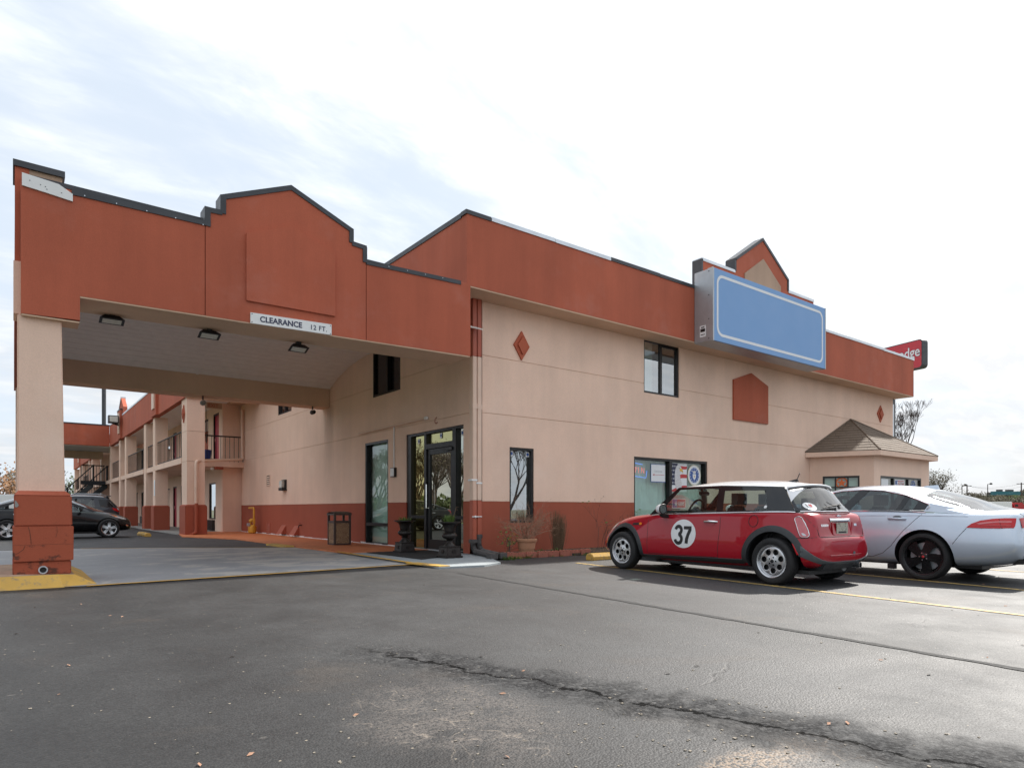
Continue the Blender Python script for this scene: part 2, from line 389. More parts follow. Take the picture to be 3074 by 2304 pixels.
# pale, flaking driveway slab
m, t = new_mat('flaking_grey_slab_paint')
p = t.pos()
bigd = t.noise(p, 0.5, 5.0, 0.6)
c = t.mix(t.ramp(bigd, 0.3, 0.7), (0.255, 0.268, 0.285), (0.31, 0.32, 0.335))
fl = t.noise(t.mapping(p, rot=(0, 0, R(12)), scale=(0.55, 0.9, 1)), 2.0, 9.0, 0.70, 0.5)
sxx = t.n('ShaderNodeSeparateXYZ', {0: p}).outputs
area = t.math('ADD', fl, t.math('MULTIPLY', t.ramp(sxx[0], 1.2, 5.0), 0.075))
c = t.mix(t.math('MULTIPLY', t.ramp(area, 0.555, 0.60), 0.8), c, (0.46, 0.44, 0.405))
c = t.mix(t.math('MULTIPLY', t.ramp(fl, 0.46, 0.32), 0.55), c, (0.19, 0.195, 0.20))
c = shade(t, c, t.noise(p, 30.0, 4.0), 0.92, 1.08)
finish(t, c, 0.62, 0.0, t.math('ADD', t.noise(p, 60.0, 3.0), t.ramp(area, 0.555, 0.60)), 0.3, 0.004)
M['slab'] = m

# patched seam filler
M['sealant'] = plain('dark_joint_sealant', (0.018, 0.018, 0.018), 0.85, 0.0, 0.35, 14.0, 0.8, 40.0)
M['linepaint'] = None
m, t = new_mat('worn_line_paint')
p = t.pos()
c = t.mix(t.ramp(t.noise(p, 14.0, 6.0, 0.75), 0.44, 0.62), (0.46, 0.31, 0.085), (0.15, 0.12, 0.07))
finish(t, c, 0.65, 0.0, t.noise(p, 90.0, 3.0), 0.4, 0.004)
M['linepaint'] = m
m, t = new_mat('fresh_line_paint')
p = t.pos()
c = t.mix(t.ramp(t.noise(p, 10.0, 6.0, 0.75), 0.54, 0.70), (0.66, 0.37, 0.05), (0.25, 0.19, 0.12))
finish(t, c, 0.65, 0.0, t.noise(p, 90.0, 3.0), 0.4, 0.004)
M['edgepaint'] = m

# ------------------------------------------------------------------ mesh helpers
WL = {}


class MB:
    def __init__(s):
        s.v, s.f, s.mi = [], [], []

    def add(s, vs, fs, mi=0):
        o = len(s.v)
        s.v += [tuple(q) for q in vs]
        s.f += [[o + i for i in f] for f in fs]
        s.mi += [mi] * len(fs)
        return s

    def box(s, x0, y0, z0, x1, y1, z1, mi=0):
        if x0 > x1: x0, x1 = x1, x0
        if y0 > y1: y0, y1 = y1, y0
        if z0 > z1: z0, z1 = z1, z0
        vs = [(x, y, z) for z in (z0, z1) for y in (y0, y1) for x in (x0, x1)]
        return s.add(vs, [(0, 2, 3, 1), (4, 5, 7, 6), (0, 1, 5, 4), (2, 6, 7, 3), (0, 4, 6, 2), (1, 3, 7, 5)], mi)

    def prism(s, poly, axis, a0, a1, mi=0):
        """poly in the two other axes (y: (x,z), x: (y,z), z: (x,y)), extruded along axis"""
        def mk(p, a):
            return {'y': (p[0], a, p[1]), 'x': (a, p[0], p[1]), 'z': (p[0], p[1], a)}[axis]
        n = len(poly)
        vs = [mk(p, a0) for p in poly] + [mk(p, a1) for p in poly]
        fs = [list(range(n)), list(range(2 * n - 1, n - 1, -1))]
        fs += [(i, (i + 1) % n, n + (i + 1) % n, n + i) for i in range(n)]
        return s.add(vs, fs, mi)

    def tube(s, path, r, n=8, cap=True, mi=0):
        path = [Vector(q) for q in path]
        rs = r if isinstance(r, (list, tuple)) else [r] * len(path)
        k = len(path)
        up = None
        vs = []
        for i, q in enumerate(path):
            d = (path[min(i + 1, k - 1)] - path[max(i - 1, 0)])
            d = d.normalized() if d.length > 1e-9 else Vector((0, 0, 1))
            if up is None:
                up = d.orthogonal().normalized()
            up = (up - d * up.dot(d))
            up = up.normalized() if up.length > 1e-6 else d.orthogonal().normalized()
            sd = d.cross(up)
            for j in range(n):
                a = 2 * math.pi * j / n
                vs.append(q + (up * math.cos(a) + sd * math.sin(a)) * rs[i])
        fs = [(i * n + j, i * n + (j + 1) % n, (i + 1) * n + (j + 1) % n, (i + 1) * n + j) for i in range(k - 1) for j in range(n)]
        if cap:
            fs += [list(range(n - 1, -1, -1)), list(range((k - 1) * n, k * n))]
        return s.add(vs, fs, mi)

    def lathe(s, prof, c, n=24, axis='z', mi=0, closed=False):
        vs, fs = [], []
        for (r, h) in prof:
            for j in range(n):
                a = 2 * math.pi * j / n
                ca, sa = r * math.cos(a), r * math.sin(a)
                q = {'z': (ca, sa, h), 'x': (h, ca, sa), 'y': (ca, h, sa)}[axis]
                vs.append((c[0] + q[0], c[1] + q[1], c[2] + q[2]))
        k = len(prof)
        for i in range(k if closed else k - 1):
            i2 = (i + 1) % k
            for j in range(n):
                fs.append((i * n + j, i * n + (j + 1) % n, i2 * n + (j + 1) % n, i2 * n + j))
        if not closed:
            fs += [list(range(n - 1, -1, -1)), list(range((k - 1) * n, k * n))]
        return s.add(vs, fs, mi)

    def grid(s, rows, mi=0, close=False):
        nr, nc = len(rows), len(rows[0])
        vs = [q for r_ in rows for q in r_]
        fs = [(i * nc + j, i * nc + j + 1, (i + 1) * nc + j + 1, (i + 1) * nc + j) for i in range(nr - 1) for j in range(nc - 1)]
        return s.add(vs, fs, mi)

    def mesh(s, name, off=(0, 0, 0), bevel=0.0, smooth=None):
        me = bpy.data.meshes.new(name)
        me.from_pydata([(a - off[0], b - off[1], c - off[2]) for a, b, c in s.v], [], s.f)
        if any(s.mi):
            me.polygons.foreach_set('material_index', s.mi)
        bm = bmesh.new()
        bm.from_mesh(me)
        bmesh.ops.recalc_face_normals(bm, faces=bm.faces)
        if bevel:
            es = [e for e in bm.edges if len(e.link_faces) == 2 and e.calc_face_angle(0) > 0.6]
            bmesh.ops.bevel(bm, geom=es, offset=bevel, segments=2, affect='EDGES', clamp_overlap=True)
        bm.to_mesh(me)
        bm.free()
        me.update()
        if smooth is not None:
            me.shade_smooth()
            me.set_sharp_from_angle(angle=R(smooth))
        return me


def link(name, me, mat, parent=None):
    o = bpy.data.objects.new(name, me)
    COL.objects.link(o)
    for q in (mat if isinstance(mat, (list, tuple)) else [mat]):
        if q is not None:
            me.materials.append(q)
    if parent is not None:
        o.parent = parent
        WL[o] = WL.get(parent, Vector())
    else:
        WL[o] = Vector()
    return o


def part(name, mb, mat, parent=None, bevel=0.0, smooth=None, kind=None, label=None):
    """a mesh given in world metres, hung on its (unturned) parent"""
    o = link(name, mb.mesh(name, WL.get(parent, Vector()) if parent else (0, 0, 0), bevel, smooth), mat, parent)
    if kind: o['kind'] = kind
    if label: o['label'] = label
    return o


def tag(o, label, cat, group=None):
    o['label'] = label
    o['category'] = cat
    if group: o['group'] = group
    return o


def thing(name, label, cat, loc=(0, 0, 0), group=None, rotz=0.0):
    o = bpy.data.objects.new(name, None)
    o.empty_display_size = 0.2
    COL.objects.link(o)
    o.location = loc
    o.rotation_euler = (0, 0, rotz)
    WL[o] = Vector(loc)
    return tag(o, label, cat, group)


def struct(name, mb, mat, kind='structure', **k):
    o = part(name, mb, mat, None, **k)
    o['kind'] = kind
    return o


def dup_tree(o, parent=None, loc=None, label=None, rotz=None):
    c = o.copy()
    COL.objects.link(c)
    if parent is not None: c.parent = parent
    if loc is not None: c.location = loc
    if rotz is not None: c.rotation_euler = (0, 0, rotz)
    if label: c['label'] = label
    WL[c] = Vector(loc) if loc is not None else WL.get(o, Vector())
    for ch in list(o.children):
        dup_tree(ch, c)
    return c


def text_mesh(s, size, depth=0.004, bold=0.0, spacing=1.0, sx=1.0, align='LEFT'):
    cu = bpy.data.curves.new('text', 'FONT')
    cu.body = s
    cu.size = size
    cu.extrude = depth / 2
    cu.offset = bold
    cu.space_character = spacing
    cu.align_x = align
    cu.resolution_u = 4
    ob = bpy.data.objects.new('text', cu)
    COL.objects.link(ob)
    dg = bpy.context.evaluated_depsgraph_get()
    me = bpy.data.meshes.new_from_object(ob.evaluated_get(dg))
    bpy.data.objects.remove(ob)
    bpy.data.curves.remove(cu)
    me.materials.clear()
    if sx != 1.0:
        me.transform(Matrix.Diagonal((sx, 1, 1, 1)))
    return me


def put_text(name, s, size, org, xdir, mat, parent, depth=0.004, bold=0.0, spacing=1.0, sx=1.0, align='LEFT', updir=(0, 0, 1)):
    me = text_mesh(s, size, depth, bold, spacing, sx, align)
    x = Vector(xdir).normalized(); u = Vector(updir).normalized(); n = x.cross(u)
    mt = Matrix(((x.x, u.x, n.x, org[0]), (x.y, u.y, n.y, org[1]), (x.z, u.z, n.z, org[2]), (0, 0, 0, 1)))
    me.transform(mt)
    off = WL.get(parent, Vector()) if parent else Vector()
    me.transform(Matrix.Translation(-off))
    return link(name, me, mat, parent)


def star(cx, cz, r, k=0.4, rot=90):
    return [(cx + (r if i % 2 == 0 else r * k) * math.cos(R(rot + 36 * i)), cz + (r if i % 2 == 0 else r * k) * math.sin(R(rot + 36 * i))) for i in range(10)]


def circ(cx, cz, r, n=28, sy=1.0):
    return [(cx + r * math.cos(2 * math.pi * i / n), cz + r * sy * math.sin(2 * math.pi * i / n)) for i in range(n)]


def wall_face(plane, p, thick, u0, u1, z0, z1, holes=()):
    """a wall band with real openings. plane 'R': face at y=p looking to -y, u is x; 'L': face at x=p looking to -x, u is y"""
    mb = MB()
    us = sorted({u0, u1} | {min(max(h[i], u0), u1) for h in holes for i in (0, 1)})
    zs = sorted({z0, z1} | {min(max(h[i], z0), z1) for h in holes for i in (2, 3)})

    def q(u, d, z):
        return (u, p + d, z) if plane == 'R' else (p + d, u, z)

    def inside(u, z):
        return any(h[0] < u < h[1] and h[2] < z < h[3] for h in holes)
    for i in range(len(us) - 1):
        for j in range(len(zs) - 1):
            a, b, c_, d_ = us[i], us[i + 1], zs[j], zs[j + 1]
            if inside((a + b) / 2, (c_ + d_) / 2):
                continue
            for dd in (0, thick):
                mb.add([q(a, dd, c_), q(b, dd, c_), q(b, dd, d_), q(a, dd, d_)], [(0, 1, 2, 3)])
            for (e0, e1, uu, zz) in (((a, c_), (a, d_), a - 1e-4, None), ((b, c_), (b, d_), b + 1e-4, None), ((a, c_), (b, c_), None, c_ - 1e-4), ((a, d_), (b, d_), None, d_ + 1e-4)):
                mu = uu if uu is not None else (a + b) / 2
                mz = zz if zz is not None else (c_ + d_) / 2
                if inside(mu, mz) or mu < u0 or mu > u1 or mz < z0 or mz > z1:
                    mb.add([q(e0[0], 0, e0[1]), q(e1[0], 0, e1[1]), q(e1[0], thick, e1[1]), q(e0[0], thick, e0[1])], [(0, 1, 2, 3)])
    return mb
# ------------------------------------------------------------------ the setting
XL, YR = 7.53, 11.10


def sheet(name, poly, z, mat, kind='structure'):
    mb = MB().add([(x, y, z) for x, y in poly], [list(range(len(poly)))])
    return struct(name, mb, M[mat], kind)


sheet('ground', [(-900, -900), (900, -900), (900, 900), (-900, 900)], -0.06, 'far_ground')
sheet('parking_lot', [(-9, -30), (62, -30), (62, 75), (-9, 75)], 0.0, 'asphalt')
sheet('lawn', [(-120, -60), (-9.3, -60), (-9.3, 110), (-120, 110)], -0.03, 'grass')
sheet('driveway_slab', [(-2.5, 10.6), (0.7, 9.6), (5.46, 9.94), (5.62, 13.0), (5.56, 16.3), (5.0, 16.4), (3.0, 18.0), (1.2, 18.8), (-2.5, 19.2)], 0.006, 'slab')
mb = MB().prism([(5.62, 12.95), (XL, 12.95), (XL, 28.3), (6.2, 29.2), (5.0, 27.4), (4.6, 24.6), (5.56, 21.5)], 'z', 0.0, 0.035)
struct('sidewalk', mb, M['terra_walk'])
mb = MB().prism([(5.47, 9.75), (5.40, 8.98), (6.2, 8.86), (6.75, 9.15), (7.25, 10.2), (7.5, 11.1), (XL, 11.1), (XL, 12.95), (5.62, 12.95)], 'z', 0.0, 0.03)
struct('entry_pad', mb, M['pad'])
mb = MB().prism([(7.2, 10.05), (9.65, 9.86), (27.0, 9.86), (27.0, 11.1), (7.55, 11.1)], 'z', 0.0, 0.05)
struct('planting_bed', mb, M['soil'])
# painted lines


def stripe(name, a, b, wd, z, mat, segs=14, jit=0.006):
    a, b = Vector(a), Vector(b)
    d = (b - a).normalized(); n = Vector((-d.y, d.x))
    top, bot = [], []
    for i in range(segs + 1):
        q = a.lerp(b, i / segs)
        top.append(q + n * (wd / 2 + random.uniform(-jit, jit)))
        bot.append(q - n * (wd / 2 + random.uniform(-jit, jit)))
    mb = MB().grid([[(q.x, q.y, z) for q in top], [(q.x, q.y, z) for q in bot]])
    return struct(name, mb, M[mat])


stripe('parking_line', (7.93, 8.50), (7.08, 0.8), 0.09, 0.005, 'linepaint', 40)
stripe('parking_line', (10.42, 8.50), (9.30, 1.6), 0.09, 0.005, 'linepaint', 40)
stripe('parking_line', (13.0, 8.50), (11.9, 1.6), 0.09, 0.005, 'linepaint', 40)
stripe('driveway_edge_line', (0.72, 9.57), (5.46, 9.93), 0.085, 0.011, 'edgepaint', 40, 0.012)
stripe('driveway_edge_line', (5.60, 13.6), (5.44, 9.85), 0.10, 0.036, 'edgepaint', 30, 0.012)
stripe('driveway_edge_line', (5.55, 16.2), (1.3, 18.7), 0.07, 0.011, 'edgepaint', 30, 0.012)
# the sealed joint that crosses the lot
stripe('pavement_joint', (5.28, 8.2), (4.58, -1.0), 0.068, 0.004, 'sealant', 80, 0.014)
# yellow curb nose beside the entry pad
mb = MB().prism([(5.30, 9.9), (5.42, 9.0), (5.62, 9.0), (5.52, 9.9)], 'z', 0.028, 0.045)
struct('painted_curb', mb, M['yellow'])
mb = MB().prism([(5.30, 17.6), (5.38, 16.3), (5.56, 16.2), (5.56, 17.6)], 'z', 0.0, 0.05)
struct('painted_curb', mb, M['yellow'])
# curbed island under the outer pillar
mb = MB()
lo = [(-3.0, 9.66), (0.50, 9.66), (0.86, 9.78), (0.86, 12.2), (-3.0, 12.2)]
hi = [(-3.0, 9.80), (0.44, 9.80), (0.62, 9.92), (0.62, 12.2), (-3.0, 12.2)]
zhi = [0.15, 0.15, 0.13, 0.13, 0.15]
n = 5
mb.add([(x, y, 0) for x, y in lo] + [(x, y, zz) for (x, y), zz in zip(hi, zhi)], [(i, (i + 1) % n, n + (i + 1) % n, n + i) for i in range(n)])
struct('painted_curb', mb, M['yellow'], bevel=0.03)
mb = MB().add([(x, y, zz + 0.001) for (x, y), zz in zip(hi, zhi)], [(0, 1, 2, 3, 4)])
struct('curb_island', mb, M['curbtop'])

# ------------------------------------------------------------------ lobby building
HR = {'slim': (8.42, 9.09, 0.66, 2.28), 'shop': (12.32, 15.31, 0.45, 2.27), 'upper': (12.69, 14.09, 3.91, 5.28)}
HL = {'tall': (15.0, 16.36, 0.02, 2.72), 'door': (11.53, 14.06, 0.0, 2.74), 'dark': (14.35, 15.87, 3.88, 5.18), 'far': (22.2, 23.61, 4.30, 5.05)}
bld = thing('motel_building', 'two storey motel lobby building in cream stucco with a red base and parapet', 'building', (XL, YR, 0))
XE = 27.0
bands = [('wainscot', 0.0, 1.115, 'redlow'), ('wall_panel', 1.120, 2.946, 'cream'), ('wall_panel', 2.958, 4.134, 'cream'), ('wall_panel', 4.146, 5.30, 'cream')]
for nm, z0, z1, mt in bands:
    part(nm, wall_face('R', YR - (0.006 if nm == 'wainscot' else 0), 0.18, XL - (0.006 if nm == 'wainscot' else 0), XE, z0, z1, HR.values()), M[mt], bld)
    for ya_, yb_ in (((YR, 11.53), (14.06, 28.3)) if nm == 'wainscot' else ((YR, 28.3),)):
        part(nm, wall_face('L', XL - (0.006 if nm == 'wainscot' else 0), 0.18, ya_, yb_, z0, z1, [h_ for k_, h_ in HL.items() if not (nm == 'wainscot' and k_ == 'door')]), M[mt], bld)
mb = MB()
for g in (1.1175, 2.952, 4.14):
    mb.add([(XL + 0.014, YR + 0.014, g - 0.03), (XE, YR + 0.014, g - 0.03), (XE, YR + 0.014, g + 0.03), (XL + 0.014, YR + 0.014, g + 0.03)], [(0, 1, 2, 3)])
gm = MB()
for g in (2.952, 4.14):
    cuts = [XL + 0.014, HR['upper'][0], HR['upper'][1], XE] if g > 3.9 else [XL + 0.014, XE]
    for i in range(0, len(cuts), 2):
        gm.add([(cuts[i], YR + 0.012, g - 0.03), (cuts[i + 1], YR + 0.012, g - 0.03), (cuts[i + 1], YR + 0.012, g + 0.03), (cuts[i], YR + 0.012, g + 0.03)], [(0, 1, 2, 3)])
    cuts = [YR + 0.012, HL['dark'][0], HL['dark'][1], 28.3] if g > 3.9 else [YR + 0.012, 28.3]
    for i in range(0, len(cuts), 2):
        gm.add([(XL + 0.012, cuts[i], g - 0.03), (XL + 0.012, cuts[i + 1], g - 0.03), (XL + 0.012, cuts[i + 1], g + 0.03), (XL + 0.012, cuts[i], g + 0.03)], [(0, 1, 2, 3)])
part('control_joint', gm, M['tan'], bld)
# hidden sides, roof and floors keep daylight out of the rooms
mb = MB().box(XE - 0.2, YR + 0.2, 0, XE, 28.3, 6.2).box(XL + 0.2, 28.1, 0, XE - 0.2, 28.3, 6.2).box(XL + 0.02, YR + 0.02, 5.9, XE, 28.3, 6.1)
part('rear_wall', mb, M['cream'], bld)
mb = MB().box(XL + 0.19, YR + 0.19, 3.0, XE - 0.21, 28.0, 3.2).box(XL + 0.19, YR + 0.19, 0.0, XE - 0.21, 28.0, 0.025)
part('floor', mb, M['carpet'], bld)
mb = MB().box(11.2, YR + 0.2, 0.03, 11.3, 16.8, 3.0).box(XL + 0.2, 16.8, 0.03, 16.5, 16.9, 3.0).box(XL + 0.2, 14.6, 0.03, 9.0, 14.7, 3.0)
part('interior_wall', mb, M['room'], bld)
mb = MB().box(9.6, 12.2, 0.03, 10.2, 14.4, 1.05)
part('reception_desk', mb, M['carpet'], bld)
# parapet
FZ0, FZ1, FO = 5.27, 6.70, 0.58
mb = MB().box(XL - FO, YR - FO, FZ0, 27.4, YR - FO + 0.16, FZ1)
part('parapet', mb, M['red'], bld)
mb = MB().box(XL - FO, YR - FO + 0.16, FZ0, XL - FO + 0.16, 28.3, FZ1 - 0.001)
part('parapet', mb, M['red'], bld)
mb = MB().box(27.24, YR - FO + 0.16, FZ0, 27.4, 28.3, FZ1 - 0.002)
part('parapet', mb, M['red'], bld)
mb = MB().box(XL - FO + 0.004, YR - FO + 0.004, FZ0 - 0.025, 27.39, YR + 0.1, FZ0 - 0.002).box(XL - FO + 0.004, YR + 0.1, FZ0 - 0.026, XL + 0.1, 28.3, FZ0 - 0.003)
part('soffit', mb, M['tan'], bld)
cop = [(6.92, 7.52, 'coping', 0.0), (7.53, 9.2, 'silver', 0.006), (9.205, 10.89, 'silver', 0.0), (10.895, 12.6, 'coping', 0.004), (12.6, 14.2, 'coping', -0.003), (19.9, 22.2, 'silver', 0.0), (22.2, 24.8, 'silver', 0.006), (24.8, 27.43, 'silver', -0.004)]
for a, b, mt, j in cop:
    mb = MB().box(a, YR - FO - 0.018, FZ1 - 0.058 + j, b - 0.003, YR - FO + 0.18, FZ1 + 0.022 + j)
    part('coping_strip', mb, M[mt], bld, label='bare silver coping strip' if mt == 'silver' else None)
for i in range(6):
    a = YR - FO + 0.181 + i * 2.9
    mb = MB().box(XL - FO - 0.018, a, FZ1 - 0.078 + 0.003 * (i % 2), XL - FO + 0.18, a + 2.895, FZ1 + 0.020)
    part('coping_strip', mb, M['coping'], bld)
# stepped gable over the sign
y0 = YR - FO - 0.03
prof = [(14.22, FZ1 + 0.03), (14.22, 7.47), (15.69, 7.47), (15.69, 7.80), (17.05, 8.69), (18.41, 7.80), (18.41, 7.47), (19.88, 7.47), (19.88, FZ1 + 0.03)]
part('gable_wall', MB().prism(prof, 'y', y0, y0 + 0.26), M['red'], bld)
part('gable_panel', MB().prism([(16.14, 6.9), (16.14, 7.50), (17.05, 8.10), (17.96, 7.50), (17.96, 6.9)], 'y', y0 - 0.03, y0 - 0.001), M['tower'], bld)


def edge_strip(parent, p, q, ya, yb, th, mat, over=0.0, drop=0.06):
    """a folded metal strip lying on the edge p-q of a wall that faces -y"""
    p, q = Vector((p[0], p[1])), Vector((q[0], q[1]))
    d = (q - p).normalized(); nn = Vector((-d.y, d.x))
    a, b = p - d * over, q + d * over
    poly = [a + nn * th, b + nn * th, b - nn * drop, a - nn * drop]
    return part('coping_strip', MB().prism([(v.x, v.y) for v in poly], 'y', ya, yb), mat, parent)


def ridge_cap(parent, a, b, c_, ya, yb, th, drop, mat):
    a, b, c_ = (Vector((q[0], q[1])) for q in (a, b, c_))
    d1, d2 = (b - a).normalized(), (c_ - b).normalized()
    n1, n2 = Vector((-d1.y, d1.x)), Vector((-d2.y, d2.x))
    nb = (n1 + n2).normalized(); k_ = 1 / max(.2, nb.dot(n1))
    for s0, s1, n_ in ((a, b, n1), (b, c_, n2)):
        e0 = nb * k_ if s0 is b else n1
        e1 = nb * k_ if s1 is b else n2
        poly = [s0 + e0 * th, s1 + e1 * th, s1 - e1 * drop, s0 - e0 * drop]
        part('coping_strip', MB().prism([(v.x, v.y) for v in poly], 'y', ya, yb), mat, parent)


ridge_cap(bld, prof[3], prof[4], prof[5], y0 - 0.02, y0 + 0.28, 0.02, 0.055, M['coping'])
for i, (p, q) in enumerate(zip(prof[1:-2], prof[2:-1])):
    if i in (2, 3): continue
    vertical = abs(p[0] - q[0]) < 1e-6
    edge_strip(bld, p, q, y0 - 0.02, y0 + 0.28, 0.02, M['silver'] if i in (0, 5) else M['coping'], 0.0 if vertical else 0.004, 0.055)
part('coping_strip', MB().box(14.20, y0 - 0.02, FZ1 + 0.03, 14.26, y0 + 0.28, 7.46), M['coping'], bld)
for xx in (14.6, 19.5):
    part('gable_brace', MB().tube([(xx, y0 + 0.26, 7.2), (xx, y0 + 1.0, 6.1)], 0.03, 6), M['coping'], bld)
# raised ornaments


def diamond(x, z, hw, hh):
    part('diamond_ornament', MB().prism([(x - hw, z), (x, z - hh), (x + hw, z), (x, z + hh)], 'y', YR - 0.035, YR - 0.001), M['red'], bld)
    c = bld.children[-1]
    c2 = part('raised_centre', MB().prism([(x - hw * .58, z), (x, z - hh * .62), (x + hw * .58, z), (x, z + hh * .62)], 'y', YR - 0.075, YR - 0.034), M['red'], c)


diamond(8.73, 4.48, 0.215, 0.315)
diamond(25.9, 4.53, 0.265, 0.315)
part('house_shaped_ornament', MB().prism([(16.49, 3.54), (18.27, 3.54), (18.27, 4.69), (17.38, 4.98), (16.49, 4.69)], 'y', YR - 0.05, YR - 0.001), M['red'], bld)
# white scuffed footing at the base of the side wall
mb = MB()
yy = 14.3
while yy < 28.2:
    L = random.uniform(0.15, 0.5)
    mb.box(XL - 0.012 - random.random() * 0.012, yy, 0.03, XL, yy + L, 0.05 + random.random() * 0.035)
    yy += L + random.uniform(0.0, 0.06)
part('footing', mb, M['white'], bld)


# windows: frame > panes
def bar(plane, p, u0, u1, z0, z1, d0, d1, mb):
    if plane == 'R':
        mb.box(u0, p + d0, z0, u1, p + d1, z1)
    else:
        mb.box(p + d0, u0, z0, p + d1, u1, z1)


def window(parent, plane, p, hole, mat, panes, fw=0.055, d=(0.03, 0.11), name='window', label=None):
    u0, u1, z0, z1 = hole
    mb = MB()
    bar(plane, p, u0, u0 + fw, z0, z1, *d, mb)
    bar(plane, p, u1 - fw, u1, z0, z1, *d, mb)
    bar(plane, p, u0 + fw, u1 - fw, z0, z0 + fw, *d, mb)
    bar(plane, p, u0 + fw, u1 - fw, z1 - fw, z1, *d, mb)
    for (a, b, c_, e, gm_, gd) in panes:
        pass
    fr = part(name, mb, M[mat], parent, label=label)
    for (a, b, c_, e, gm_, gd) in panes:
        g = MB()
        if plane == 'R':
            g.add([(a, p + gd, c_), (b, p + gd, c_), (b, p + gd, e), (a, p + gd, e)], [(0, 1, 2, 3)])
        else:
            g.add([(p + gd, a, c_), (p + gd, b, c_), (p + gd, b, e), (p + gd, a, e)], [(0, 1, 2, 3)])
        part('pane', g, M[gm_], fr)
    return fr


def room_box(plane, p, hole, depth, mat, parent, dz=0.0):
    """the room seen behind a window: back, sides, floor and ceiling"""
    u0, u1, z0, z1 = hole[0] - 0.3, hole[1] + 0.3, hole[2] - 0.3, hole[3] + 0.3
    mb = MB()
    a, b = 0.185, depth

    def q(u, d, z):
        return (u, p + d, z) if plane == 'R' else (p + d, u, z)
    mb.add([q(u0, b, z0), q(u1, b, z0), q(u1, b, z1), q(u0, b, z1), q(u0, a, z0), q(u1, a, z0), q(u1, a, z1), q(u0, a, z1)], [(0, 1, 2, 3), (0, 4, 5, 1), (3, 2, 6, 7), (0, 3, 7, 4), (1, 5, 6, 2)])
    part('room', mb, M[mat], parent)


u = HR['upper']
fr = window(bld, 'R', YR, u, 'bronze', [(u[0] + .05, 13.36, u[2] + .05, u[3] - .05, 'mirrorglass', 0.06), (13.40, u[1] - .05, u[2] + .05, u[3] - .05, 'mirrorglass', 0.085)])
part('mullion', MB().box(13.34, YR + 0.028, u[2] + .056, 13.42, YR + 0.112, u[3] - .056), M['bronze'], fr)
part('sash', MB().box(13.42, YR + 0.07, u[2] + .056, 13.455, YR + 0.1, u[3] - .056).box(13.455, YR + 0.07, u[3] - 0.1, u[1] - .056, YR + 0.1, u[3] - .058), M['bronze'], fr)
part('curtain', MB().grid([[(u[0] + i * 0.06, YR + 0.30 + 0.03 * math.sin(i * 1.7), z) for i in range(12)] for z in (u[2] - 0.1, u[3] + 0.1)]), M['blind'], bld)
room_box('R', YR, u, 1.2, 'dark', bld)
s_ = HR['slim']
fr = window(bld, 'R', YR, s_, 'bronze', [(s_[0] + .05, s_[1] - .05, s_[2] + .05, s_[3] - .05, 'mirrorglass', 0.11)], 0.05, (0.02, 0.15))
part('sash', MB().box(8.93, YR + 0.12, s_[2] + .051, 8.96, YR + 0.145, s_[3] - .051), M['silver'], fr)
for xx, zz in ((8.50, 2.16), (8.94, 2.16)):
    part('paper_tag', MB().box(xx, YR + 0.095, zz - 0.06, xx + 0.09, YR + 0.1, zz + 0.05), M['sticker'], fr)
    part('printed_disc', MB().prism(circ(xx + 0.045, zz - 0.005, 0.034, 16), 'y', YR + 0.0925, YR + 0.0945), M['bluevinyl'], fr)
s_ = HR['shop']
fr = window(bld, 'R', YR, s_, 'bronze', [(s_[0] + .05, 13.73, s_[2] + .06, s_[3] - .07, 'glass', 0.10), (13.79, s_[1] - .05, s_[2] + .06, s_[3] - .07, 'glass', 0.10)], 0.06, (0.02, 0.15))
part('mullion', MB().box(13.71, YR + 0.018, s_[2] + .061, 13.81, YR + 0.152, s_[3] - .061), M['bronze'], fr)
cur = MB().grid([[(s_[0] - 0.1 + i * 0.04, YR + 0.26 + 0.022 * math.sin(i * 1.15) + 0.012 * math.sin(i * 0.37), z) for i in range(80)] for z in (0.2, 2.4)])
part('curtain', cur, M['curtain'], bld, smooth=60)
# door and tall window on the entrance side
s_ = HL['tall']
fr = window(bld, 'L', XL, s_, 'blackmetal', [(s_[0] + .05, s_[1] - .09, 0.60, s_[3] - .10, 'glass', 0.10), (s_[0] + .05, s_[1] - .09, s_[2] + .07, 0.52, 'glass', 0.10)], 0.06, (0.01, 0.15))
part('crossbar', MB().box(XL + 0.005, s_[0] + .061, 0.52, XL + 0.155, s_[1] - .061, 0.60), M['blackmetal'], fr)
bl = MB()
for i in range(78):
    z = 0.08 + i * 0.0335
    bl.add([(XL + 0.21, s_[0] - .05, z), (XL + 0.21, s_[1] + .05, z), (XL + 0.232, s_[1] + .05, z + 0.030), (XL + 0.232, s_[0] - .05, z + 0.030)], [(0, 1, 2, 3)])
part('window_blind', bl, M['blind'], bld)
part('window_blind', MB().box(XL + 0.24, s_[0] - .05, 0.05, XL + 0.26, s_[1] + .05, 2.75), M['blind'], bld)
s_ = HL['dark']
fr = window(bld, 'L', XL, s_, 'blackmetal', [(15.12, s_[1] - .05, s_[2] + .05, s_[3] - .05, 'darkpane', 0.06), (s_[0] + .05, 15.05, s_[2] + .05, s_[3] - .05, 'darkpane', 0.09)], 0.06, (0.0, 0.12))
part('mullion', MB().box(XL - 0.002, 15.03, s_[2] + .061, XL + 0.122, 15.13, s_[3] - .061), M['blackmetal'], fr)
part('insect_screen', MB().box(XL + 0.13, s_[0] + .05, s_[2] + .05, XL + 0.14, s_[1] - .05, s_[3] - .05), M['screen'], fr)
s_ = HL['far']
